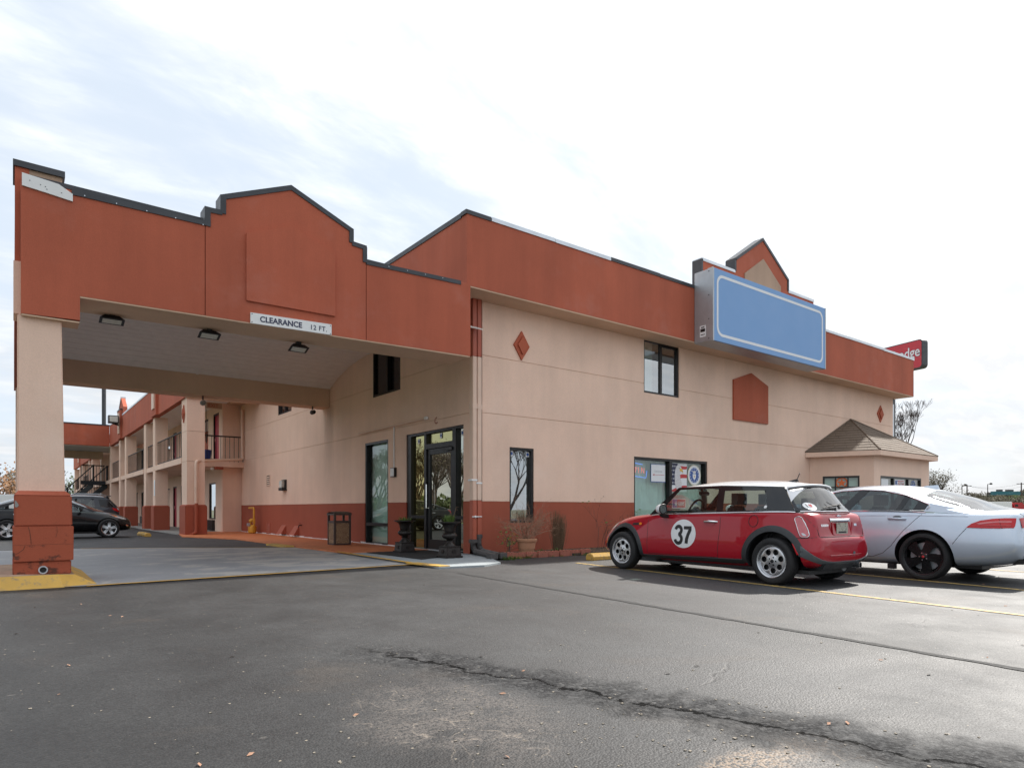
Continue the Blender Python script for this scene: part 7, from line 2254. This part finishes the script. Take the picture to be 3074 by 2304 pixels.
c.part('roof_fin', MB().add([(-.03, .14, 1.235), (.03, .14, 1.235), (.025, .34, 1.28), (-.025, .34, 1.28), (-.006, .15, 1.30), (.006, .15, 1.30), (.004, .30, 1.292), (-.004, .30, 1.292)], [(4, 5, 6, 7), (0, 1, 5, 4), (1, 2, 6, 5), (2, 3, 7, 6), (3, 0, 4, 7)]), 'silverblue', 60)
c.part('mud_flap', MB().box(-.80, .38, .12, -.72, .47, .19), 'black', None)
c.part('mud_flap', MB().box(.72, .38, .12, .80, .47, .19), 'black', None)
c.part('underbody', MB().box(-.58, -.6, .175, .58, 3.1, .23), 'black', None)
c.part('dashboard', MB().box(-.66, 1.72, .84, .66, 2.02, .955), 'seat', None, bevel=.03)
for x_ in (-.36, .36):
    seat(c, x_, .88, 1.165); seat(c, x_, .12, 1.10, .44)
steering(c, -.36, 1.48, .96, .18)
c.part('inside_mirror', MB().lathe([(.001, -.11), (.03, -.10), (.033, 0), (.03, .10), (.001, .11)], (0, 1.50, 1.14), 10, 'x'), 'black', 60)
c.wheels(spoke_wheel(5, 'blackalloy', True), .745)

# ---- black sedan under the canopy, seen side on behind the pillar
blk = thing('sedan_car', 'black sedan with silver wheels nosed up to the guest wing columns', 'car', (-.14, 26.45, 0), None, R(-90))
S = [(-.95, .40, .5, .62, .55, .5, .72, .78), (-.92, .32, .6, .75, .57, .58, .80, .90), (-.86, .28, .66, .80, .58, .64, .92, 1.0), (-.5, .22, .74, .85, .58, .70, .93, 1.02), (0, .19, .76, .87, .58, .73, .92, 1.0), (.6, .18, .77, .86, .57, .745, .905, .93), (1.2, .18, .77, .855, .56, .745, .885, .90), (1.9, .18, .77, .855, .55, .74, .865, .89), (2.3, .19, .77, .86, .54, .71, .83, .89), (2.7, .2, .76, .855, .53, .67, .79, .86), (3.05, .21, .7, .80, .5, .6, .70, .775), (3.3, .23, .58, .68, .47, .48, .58, .66), (3.42, .27, .42, .52, .44, .36, .5, .55)]
c = Car(blk, S, 'carblack', (-.4, 2.2), axles=(0.0, 2.70), arch_r=.355, wheel_r=.315, tum=.42, sub=2)
ZA = [(-.7, 1.0), (-.4, 1.02), (0, 1.14), (.4, 1.26), (.8, 1.325), (1.2, 1.32), (1.5, 1.25), (1.9, 1.08), (2.38, .86), (2.6, .86)]
ZC = [(-.7, 1.01), (-.3, 1.12), (.1, 1.28), (.5, 1.37), (.9, 1.405), (1.2, 1.40), (1.5, 1.34), (2.0, 1.14), (2.6, .885)]
WM = [(-.7, .9), (-.4, 1), (2.38, 1), (2.6, .8)]
c.shell(ZA, ZC, WM, lambda y, u: ('rear_window', 'cardark') if y < .25 and abs(u) < .82 else ('windshield', 'carglass') if y > 1.4 and abs(u) < .93 else ('roof', 'carblack'), [-.7, -.6, -.4, -.2, 0, .25, .5, .7, .9, 1.1, 1.3, 1.4, 1.6, 1.8, 2.0, 2.2, 2.38, 2.6], us, 2.4)
c.side_quad('side_window', 'carglass', [(1.95, .885), (.95, .915)], [(1.62, 1.17), (1.3, 1.265), (.98, 1.29)], 0)
c.side_quad('door_pillar', 'gloss', [(.97, .91), (.88, .915)], [(1.0, 1.29), (.9, 1.295)], .003)
c.side_quad('side_window', 'carglass', [(.9, .915), (.15, .94)], [(.92, 1.29), (.55, 1.265), (.2, 1.17)], 0)
c.side_quad('roof_rail', 'carblack', [(1.95, .92), (1.62, 1.165), (1.3, 1.26), (.98, 1.285), (.55, 1.26), (.2, 1.165), (-.1, 1.0)], [(2.38, .86), (1.9, 1.08), (1.5, 1.25), (1.2, 1.32), (.8, 1.325), (.4, 1.26), (-.4, 1.02)], .002, 24, 2)
c.side_quad('roof_rail', 'carblack', [(2.36, .855), (1.93, .88)], [(1.9, 1.08), (1.95, .925)], .002)
c.side_quad('side_window', 'cardark', [(2.2, .87), (2.0, .885)], [(2.02, .985), (1.99, .98)], .006)
for sg in (-1, 1):
    dd = (-sg, 0, 0)
    c.part('shut_line', c.outline([(sg * .8, y, z) for y, z in ((2.02, .83), (2.06, .60), (2.0, .30))], dd, .004, -.001, False), 'black', None)
    c.part('shut_line', c.outline([(sg * .8, y, z) for y, z in ((.93, .88), (.93, .60), (.95, .30))], dd, .004, -.001, False), 'black', None)
    h_ = c.part('headlight', c.proj([(sg * .75, 2.72, .80), (sg * .70, 3.0, .74), (sg * .6, 3.22, .665), (sg * .58, 3.27, .60), (sg * .68, 3.13, .62), (sg * .75, 2.95, .68)], (-sg, -.45, -.15), .008), 'clearlens', 60)
    c.part('indicator', c.proj([(sg * .75, 2.82, .775), (sg * .73, 2.98, .735), (sg * .73, 3.0, .69), (sg * .75, 2.93, .71)], (-sg, -.45, -.15), .011), 'amber', 60, h_)
    c.part('tail_light', c.proj([(sg * .78, -.65, .92), (sg * .7, -.88, .9), (sg * .6, -.93, .8), (sg * .7, -.88, .72), (sg * .78, -.7, .74)], (-sg, .6, 0), .008), 'redlens', 60)
    c.part('fog_lamp', c.proj([(sg * .66, 3.16, .43), (sg * .6, 3.22, .43), (sg * .58, 3.24, .37), (sg * .64, 3.18, .36)], (-sg, -.7, 0), .008), 'chrome', 60)
    mr = c.part('door_mirror', MB().add([(sg * (.84 + a), 1.84 + b, .96 + d_) for a, b, d_ in ((0, 0, -.06), (.17, .01, -.06), (.19, .07, -.03), (0, .12, -.06), (0, 0, .07), (.16, .01, .075), (.17, .07, .05), (0, .10, .05))], [(0, 1, 5, 4), (1, 2, 6, 5), (2, 3, 7, 6), (3, 0, 4, 7), (4, 5, 6, 7), (0, 1, 2, 3)]), 'carblack', 40, bevel=.02)
    c.part('mirror_foot', MB().box(sg * .72, 1.88, .87, sg * .88, 1.93, .92), 'black', None, mr)
    for yh in (.25, 1.2):
        q, nn = c.ray((sg * .8, yh, .79), dd)
        c.part('door_handle', MB().tube([(q.x - sg * .01, yh - .1, .79), (q.x + sg * .03, yh - .08, .79), (q.x + sg * .03, yh + .08, .79), (q.x - sg * .01, yh + .1, .79)], .013, 6), 'chrome', 60)
for x_ in (-.36, .36):
    seat(c, x_, .85, 1.2); seat(c, x_, .1, 1.12, .44)
c.part('underbody', MB().box(-.66, -.7, .15, .66, 3.0, .21), 'black', None)
c.wheels(spoke_wheel(5, 'alloy', False), .765)

# ---- dark grey SUV backed in beyond it
suv = thing('suv_car', 'dark grey SUV with a silver roof rail behind the black sedan', 'car', (3.35, 38.4, 0), None, R(90))
S = [(-.88, .42, .55, .68, .6, .55, .80, .85), (-.86, .34, .66, .80, .62, .66, .95, 1.0), (-.8, .3, .72, .86, .64, .72, 1.03, 1.06), (-.4, .26, .78, .90, .64, .77, 1.03, 1.05), (.6, .24, .80, .90, .62, .79, 1.0, 1.02), (1.6, .24, .80, .90, .6, .78, .99, 1.0), (2.3, .25, .8, .9, .58, .75, .97, 1.03), (2.8, .26, .76, .87, .56, .68, .9, .97), (3.2, .3, .66, .76, .52, .55, .75, .84), (3.35, .34, .5, .6, .5, .4, .6, .66)]
c = Car(suv, S, 'cargrey', (-.7, 2.1), axles=(0.0, 2.72), arch_r=.40, wheel_r=.36, tum=.36, sub=1)
ZA = [(-.84, 1.05), (-.75, 1.1), (-.35, 1.52), (.2, 1.58), (1.0, 1.58), (1.5, 1.48), (2.1, 1.0), (2.4, 1.0)]
ZC = [(-.86, 1.06), (-.45, 1.58), (-.3, 1.63), (.4, 1.68), (1.0, 1.67), (1.45, 1.58), (2.4, 1.03)]
WM = [(-.86, .95), (-.75, 1), (2.1, 1), (2.4, .8)]
c.shell(ZA, ZC, WM, lambda y, u: ('rear_window', 'cardark') if y < -.45 and abs(u) < .9 else ('windshield', 'cardark') if y > 1.45 and abs(u) < .93 else ('roof', 'cargrey'), [-.86, -.8, -.75, -.6, -.45, -.35, -.2, .2, .6, 1.0, 1.3, 1.45, 1.7, 1.9, 2.1, 2.4], us, 2.4)
c.side_quad('side_window', 'cardark', [(1.9, 1.03), (.95, 1.05)], [(1.5, 1.38), (.98, 1.47)], 0)
c.side_quad('side_window', 'cardark', [(.88, 1.05), (.15, 1.06)], [(.9, 1.47), (.4, 1.47), (.2, 1.40)], 0)
c.side_quad('side_window', 'darkpane', [(-.05, 1.09), (-.62, 1.09)], [(.02, 1.45), (-.36, 1.42)], .004)
c.side_quad('roof_rail', 'cargrey', [(1.95, 1.03), (1.5, 1.37), (.98, 1.46), (.1, 1.46), (-.4, 1.41), (-.66, 1.08)], [(2.1, 1.0), (1.5, 1.48), (1.0, 1.58), (.2, 1.58), (-.35, 1.52), (-.78, 1.08)], .002, 24, 2)
c.side_quad('side_panel', 'cargrey', [(.16, 1.03), (-.06, 1.03)], [(.21, 1.50), (.01, 1.50)], .002)
c.side_quad('side_panel', 'cargrey', [(1.95, 1.0), (-.76, 1.03)], [(1.9, 1.035), (-.70, 1.09)], .001)
for sg in (-1, 1):
    c.part('roof_bar', MB().tube([(sg * .62, -.25, 1.63), (sg * .62, -.1, 1.70), (sg * .62, 1.0, 1.70), (sg * .62, 1.15, 1.63)], .022, 6), 'silver', 60)
    t_ = c.part('tail_light', c.proj([(sg * .84, -.6, 1.02), (sg * .74, -.84, 1.02), (sg * .68, -.86, .86), (sg * .78, -.8, .82), (sg * .84, -.65, .9)], (-sg, .6, 0), .010), 'redlens', 60)
    c.part('reverse_lamp', c.proj([(sg * .78, -.78, 1.0), (sg * .72, -.85, 1.0), (sg * .69, -.86, .9), (sg * .76, -.8, .9)], (-sg, .6, 0), .014), 'clearlens', 60, t_)
c.part('rear_spoiler', MB().box(-.6, -.52, 1.58, .6, -.33, 1.62), 'cargrey', 60, bevel=.01)
c.wheels(spoke_wheel(5, 'alloy', False), .79)
# ------------------------------------------------------------------ beyond the buildings


def at(px, depth):
    """ground position of a bearing (pixel column of the photograph) at a depth along the view axis"""
    a = (px - 1537.0) / 1960.0
    return Vector(((0.7944 * a + 0.6073) * depth, (-0.6073 * a + 0.7944) * depth, 0.0))


def bare_tree(name, label, pos, h, r0, spread=0.55, depth=6, group=None, mat='bark', leaf=None, stems=1, seed=1, fork=0.28, thin=0.0045):
    rnd = random.Random(seed)
    tr = thing(name, label, 'tree', tuple(pos), group)
    trunk, crown, lf = MB(), MB(), MB()

    def grow(p, d, L, r_, k):
        steps = 3
        path = [p]; q = p.copy(); dd = d.copy()
        for _ in range(steps):
            dd = (dd + Vector((rnd.gauss(0, .10), rnd.gauss(0, .10), rnd.gauss(0.03, .06)))).normalized()
            q = q + dd * (L / steps); path.append(q.copy())
        big = r_ > r0 * 0.3
        (trunk if big else crown).tube(path, [max(thin, r_ * (1 - .35 * i / steps)) for i in range(steps + 1)], 6 if big else 3, cap=False)
        if k <= 0:
            if leaf:
                leaves(lf, [q], leaf[1], leaf[2], leaf[3])
            return
        nb = rnd.choice((2, 3, 3)) if k < depth else 3
        for i in range(nb):
            ax = Vector((rnd.gauss(0, 1), rnd.gauss(0, 1), rnd.gauss(0, .3))).normalized()
            nd = (dd + ax * spread * rnd.uniform(.6, 1.2) + Vector((0, 0, .12))).normalized()
            f = rnd.uniform(.55, 1.0) if i else 1.0
            grow(path[-1] if f == 1 else path[-2].lerp(path[-1], f), nd, L * rnd.uniform(.62, .86), r_ * rnd.uniform(.5, .68), k - 1)
    for s_ in range(stems):
        a = 6.283 * s_ / max(1, stems) + seed
        d = Vector((math.cos(a) * .35, math.sin(a) * .35, 1)).normalized() if stems > 1 else Vector((0, 0, 1))
        grow(Vector(pos) + Vector((0, 0, -.05)), d, h * fork, r0, depth)
    part('trunk', trunk, M[mat], tr)
    part('crown', crown, M[mat], tr)
    if leaf:
        part('foliage', lf, M[leaf[0]], tr)
    return tr


def leafy_tree(name, label, pos, h, w_, mat, n, size, group=None, seed=1, trunk_h=0.3, cat='tree'):
    rnd = random.Random(seed)
    tr = thing(name, label, cat, tuple(pos), group)
    p = Vector(pos)
    mb = MB().tube([p, p + Vector((0, 0, h * trunk_h)), p + Vector((rnd.gauss(0, .1), rnd.gauss(0, .1), h * .8))], [h * .03, h * .022, h * .008], 6)
    cl = MB()
    clumps = [(Vector((rnd.gauss(0, .32) * w_, rnd.gauss(0, .32) * w_, h * rnd.uniform(trunk_h, .95))), rnd.uniform(.16, .34) * w_) for _ in range(max(5, n // 60))]
    for c0, cr in clumps:
        mb.tube([p + Vector((0, 0, h * trunk_h * .9)), p + c0], [h * .012, h * .004], 4)
    for _ in range(n):
        c0, cr = rnd.choice(clumps)
        v = Vector((rnd.gauss(0, 1), rnd.gauss(0, 1), rnd.gauss(0, .8))).normalized() * cr * rnd.uniform(.5, 1.05)
        q = p + c0 + v
        u_ = Vector((rnd.gauss(0, 1), rnd.gauss(0, 1), rnd.gauss(0, 1))).normalized()
        vv = u_.orthogonal().normalized()
        s_ = size * rnd.uniform(.6, 1.4)
        cl.add([q - u_ * s_, q + vv * s_ * .6, q + u_ * s_, q - vv * s_ * .6], [(0, 1, 2, 3)])
    part('trunk', mb, M['bark'], tr)
    part('crown', cl, M[mat], tr)
    return tr


# right of the building
bare_tree('bare_tree', 'tall leafless tree rising behind the shingled bay annex', at(2726, 62), 13.2, .24, .42, 8, 'bare trees round the motel', seed=5, fork=.225, thin=.0085)
leafy_tree('bushy_tree', 'low twiggy dark tree beyond the bay annex, above the silver sedan roof', at(2800, 80), 5.6, 3.2, 'brush', 4200, .085, seed=3)
bare_tree('bare_tree', 'small rounded leafless tree beyond the bay annex with drooping twigs', at(2806, 74), 5.6, .16, .75, 6, 'bare trees round the motel', seed=9, fork=.20, thin=.014)
# pylon sign
py_ = thing('pylon_sign', 'red lodge pylon sign with a black edge showing above the parapet end', 'sign', tuple(at(2715, 55)))
base = at(2769, 52)
dv = Vector((.27, .963, 0)).normalized(); nv = Vector((-dv.y, dv.x, 0))       # face looks along nv
Ls, Hs, z0s = 6.2, 2.30, 12.25


def onsign(u_, z, o):
    q = base + dv * u_ + nv * o
    return (q.x, q.y, z)


rp = rrect(0, Ls, z0s, z0s + Hs, .28, 5)
n_ = len(rp)
part('cabinet', MB().add([onsign(u_, z, 0) for u_, z in rp] + [onsign(u_, z, -.62) for u_, z in rp], [list(range(n_)), list(range(n_, 2 * n_))] + [(i, (i + 1) % n_, n_ + (i + 1) % n_, n_ + i) for i in range(n_)]), M['coping'], py_)
rp = rrect(.07, Ls - .07, z0s + .07, z0s + Hs - .07, .24, 5)
m, t = new_mat('weathered_red_sign_face')
p = t.pos()
wx = t.noise(t.mapping(p, scale=(1, 1, 8)), 1.6, 6.0, .8)
finish(t, t.mix(t.math('MULTIPLY', t.ramp(wx, .60, .68), .55), (.50, .030, .045), (.62, .28, .28)), .4)
M['redsign'] = m
part('face', MB().add([onsign(u_, z, .012) for u_, z in rp], [list(range(n_))]), M['redsign'], py_)
for off_, mt, b_ in ((.016, 'ink', .035), (.022, 'sticker', .012)):
    put_text('lettering', 'Lodge', 1.15, onsign(2.56, z0s + 1.0, off_), tuple(-dv), M[mt], py_, .004, b_, 1.0, .84)
part('pole', MB().tube([onsign(3.1, 0, -.4), onsign(3.1, z0s + .2, -.4)], .35, 12), M['coping'], py_)
# light poles, power poles, truck, teal-roofed shop, hedge and trees across the road


def lamp_post(px, d, h, label):
    q = at(px, d)
    lp = thing('lamp_post', label, 'lamp post', tuple(q), 'lamp posts across the road')
    rt = Vector((.7944, -.6073, 0))
    part('pole', MB().tube([q, q + Vector((0, 0, h))], [.22, .13], 8), M['iron'], lp)
    e_ = q + rt * 1.0 + Vector((0, 0, h + .15))
    part('arm', MB().tube([q + Vector((0, 0, h - .05)), e_], .08, 6), M['iron'], lp)
    part('lamp_head', MB().lathe([(.05, -.35), (.45, -.30), (.5, 0), (.3, .35), (.05, .4)], tuple(e_ + Vector((.2, -.15, 0))), 10), M['black'], lp)


lamp_post(2888, 250, 10.2, 'grey lamp post next to a power pole, beyond the silver sedan')
lamp_post(2965, 250, 10.6, 'grey lamp post standing in front of the teal roofed shop')


def power_pole(px, d, h, label, w_=1.0):
    q = at(px, d); rt = Vector((.7944, -.6073, 0))
    pp = thing('power_pole', label, 'power pole', tuple(q), 'power poles across the road')
    part('pole', MB().tube([q, q + Vector((0, 0, h))], [.26 * w_, .2 * w_], 7), M['bark'], pp)
    part('crossarm', MB().tube([q - rt * 1.8 * w_ + Vector((0, 0, h - .5)), q + rt * 1.8 * w_ + Vector((0, 0, h - .5))], .12 * w_, 5), M['bark'], pp)
    return q + Vector((0, 0, h - .4))


w1 = power_pole(2903, 260, 10.8, 'timber power pole with a crossarm beside the lamp post')
w2 = power_pole(2944, 300, 8.5, 'shorter dark power pole among the trees before the teal roofed shop', .8)
w3 = power_pole(3066, 250, 11.2, 'timber power pole with a crossarm at the end of the teal roof')
cb = thing('power_cable', 'thin sagging power cables strung between the poles across the road', 'cable', tuple(w1))
mb = MB()
for a, b in ((w1, w3), (w1, w3 - Vector((0, 0, 1.2))), (w2, w3 - Vector((0, 0, 2.4)))):
    mb.tube([a.lerp(b, i / 10) - Vector((0, 0, 1.2 * (1 - (2 * i / 10 - 1) ** 2))) for i in range(11)], .035, 3)
part('cable', mb, M['coping'], cb)
shop = at(3035, 300)
rt = Vector((.7944, -.6073, 0)); fw = Vector((.6073, .7944, 0))
sb = thing('shop_building', 'long sand coloured shop with a teal roof edge and rooftop units', 'building', tuple(shop))


def view_box(c_, w_, d_, z0_, z1_):
    c_ = Vector(c_)
    vs = [c_ + rt * sx * w_ / 2 + fw * sy * d_ / 2 + Vector((0, 0, z)) for z in (z0_, z1_) for sx, sy in ((-1, -1), (1, -1), (1, 1), (-1, 1))]
    return MB().add(vs, [(0, 1, 2, 3), (4, 5, 6, 7), (0, 1, 5, 4), (1, 2, 6, 5), (2, 3, 7, 6), (3, 0, 4, 7)])


part('wall', view_box(at(3070, 300), 32, 20, 0, 7.3), M['sand'], sb)
part('wall', view_box(at(2972, 302), 10, 18, 0, 6.9), M['sand'], sb)
part('roof_edge', view_box(at(3072, 289), 28, 1.5, 7.3, 8.9), M['teal'], sb)
for px_, w_, h_ in ((2972, 1.6, 8.6), (2986, 1.7, 8.9), (3000, 1.6, 9.9), (3030, 2.4, 9.9)):
    part('rooftop_unit', view_box(at(px_, 296), w_, 2, 6.9, h_), M['coping'], sb)
wb = thing('storage_shed', 'small pale shed in front of the far trees', 'shed', tuple(at(2946, 280)))
part('wall', view_box(at(2946, 280), 2.6, 3, 0, 5.0), M['white'], wb); part('roof', view_box(at(2946, 280), 2.9, 3.3, 5.0, 5.3), M['silver'], wb)
tk = thing('semi_truck', 'white box trailer behind a red truck cab across the road', 'truck', tuple(at(3005, 215)))
tr_ = part('trailer', view_box(at(2998, 215), 7.0, 2.6, .9, 3.45), M['white'], tk, bevel=.15)
part('cab', view_box(at(3050, 215), 4.2, 2.5, .6, 3.2).add([at(3036, 213.7) + Vector((0, 0, 1))], []), M['truckred'], tk, bevel=.5)
part('window', view_box(at(3052, 213.7), .9, .1, 1.9, 2.6), M['black'], tk)
part('wheel', MB().lathe([(.001, -.2), (.5, -.2), (.5, .2), (.001, .2)], tuple(at(3020, 213.6) + Vector((0, 0, .5))), 14, 'x'), M['rubber'], tk)
part('wheel', MB().lathe([(.001, -.2), (.5, -.2), (.5, .2), (.001, .2)], tuple(at(2975, 213.6) + Vector((0, 0, .5))), 14, 'x'), M['rubber'], tk)
for i, (px_, d_, h_, w_, mt, lb_) in enumerate((
        (2885, 275, 6.2, 5, 'brush', 'brown brushy tree by the lamp post beyond the silver sedan'),
        (2915, 285, 7.6, 7, 'brush', 'brown leafless looking tree beside the timber power pole'),
        (2932, 278, 8.0, 6, 'brush', 'taller brown tree before the pale shed'),
        (2955, 290, 7.2, 6, 'evergreen', 'grey green tree before the sand coloured shop'),
        (3055, 245, 6.6, 6.5, 'leaf', 'rounded fresh green tree in front of the teal roofed shop'),
        (3072, 240, 5.5, 5, 'leaf', 'smaller fresh green bush at the edge of the hedge'),
        (3070, 262, 9.6, 5, 'brush', 'thin brown tree by the last power pole'))):
    leafy_tree('far_tree', lb_, at(px_, d_), h_, w_, mt, 1300, .32, 'trees across the road', seed=20 + i, trunk_h=.12)
mb = MB(); rnd = random.Random(4)
for _ in range(5200):
    q = at(rnd.uniform(2850, 3150), 235 + rnd.gauss(0, 4)); hmax = 4.9 + 1.1 * math.sin(q.x * .9) * math.sin(q.x * .23)
    q.z = rnd.uniform(0, hmax)
    u_ = Vector((rnd.gauss(0, 1), rnd.gauss(0, 1), rnd.gauss(0, 1))).normalized(); vv = u_.orthogonal().normalized(); s_ = rnd.uniform(.25, .6)
    mb.add([q - u_ * s_, q + vv * s_ * .6, q + u_ * s_, q - vv * s_ * .6], [(0, 1, 2, 3)])
struct('hedgerow', mb, M['brush'], kind='stuff')
# left of the pillar
for i, (px_, d_, h_, w_, mt, lb_) in enumerate(((-6, 95, 6.0, 7, 'rustleaf', 'rusty brown tree at the edge behind the white trailer'), (22, 92, 4.9, 5, 'rustleaf', 'lower rusty tree between the pillar and the white trailer'), (62, 100, 6.5, 6, 'brush', 'brown tree hidden mostly by the canopy pillar'), (225, 110, 6.5, 5, 'evergreen', 'dark evergreen beyond the outside stair'))):
    leafy_tree('far_tree', lb_, at(px_, d_), h_, w_, mt, 1300, .2, 'trees behind the guest wing', seed=40 + i, trunk_h=.12)
bare_tree('bare_tree', 'leafless tree beyond the outside stair of the guest wing', at(205, 95), 8.2, .17, .5, 6, 'bare trees round the motel', seed=12, fork=.22, thin=.018)
wt = thing('box_trailer', 'white box trailer parked behind the black sedan', 'trailer', tuple(at(5, 62)))
part('body', view_box(at(0, 62), 6.0, 2.4, .75, 2.35), M['white'], wt, bevel=.05)
part('chassis', view_box(at(0, 62), 5.6, 2.0, .45, .74), M['black'], wt)
part('wheel', MB().lathe([(.001, -.15), (.42, -.15), (.42, .15), (.001, .15)], tuple(at(12, 60.8) + Vector((0, 0, .42))), 14, 'y'), M['rubber'], wt)
bp = thing('sign_mast', 'tall dark steel mast rising behind the guest wing', 'mast', tuple(at(312, 78)))
q = at(312, 78)
part('pole', MB().tube([q, q + Vector((0, 0, 17))], .23, 12), M['coping'], bp)
part('collar', MB().lathe([(.25, 9.9), (.27, 9.95), (.25, 10.0)], tuple(q), 12), M['bark'], bp)
# across the drive from the entrance: seen only as reflections in the glass
for i, (x, y, h) in enumerate(((-11.5, 41, 7.5), (-11.0, 45.5, 8.5), (-13, 50.5, 8), (-12, 57, 9), (-14, 64, 9))):
    bare_tree('street_tree', ('slender', 'tallest', 'small', 'wide', 'outermost')[i] + ' leafless street tree on the lawn mirrored in the entrance glass', (x, y, 0), h, .16, .45, 6, 'street trees mirrored in the entrance glass', seed=60 + i, stems=3, fork=.21, thin=.012, leaf=('brush', .07, 1, .2))
mb = MB(); rnd = random.Random(8)
for _ in range(5200):
    q = Vector((-19 + rnd.gauss(0, .8), rnd.uniform(36, 90), rnd.uniform(0, 2.1 + .3 * math.sin(rnd.random() * 6))))
    u_ = Vector((rnd.gauss(0, 1), rnd.gauss(0, 1), rnd.gauss(0, 1))).normalized(); vv = u_.orthogonal().normalized(); s_ = rnd.uniform(.15, .35)
    mb.add([q - u_ * s_, q + vv * s_ * .6, q + u_ * s_, q - vv * s_ * .6], [(0, 1, 2, 3)])
struct('hedgerow', mb, M['evergreen'], kind='stuff')
for i, (x, y, h) in enumerate(((14, -20, 9), (22, -26, 10), (30, -18, 9))):
    bare_tree('street_tree', ('slim', 'tall', 'broad')[i] + ' leafless street tree across the lot mirrored in the front windows', (x, y, 0), h, .16, .45, 6, 'street trees mirrored in the front windows', seed=80 + i, stems=2, fork=.22, thin=.014)
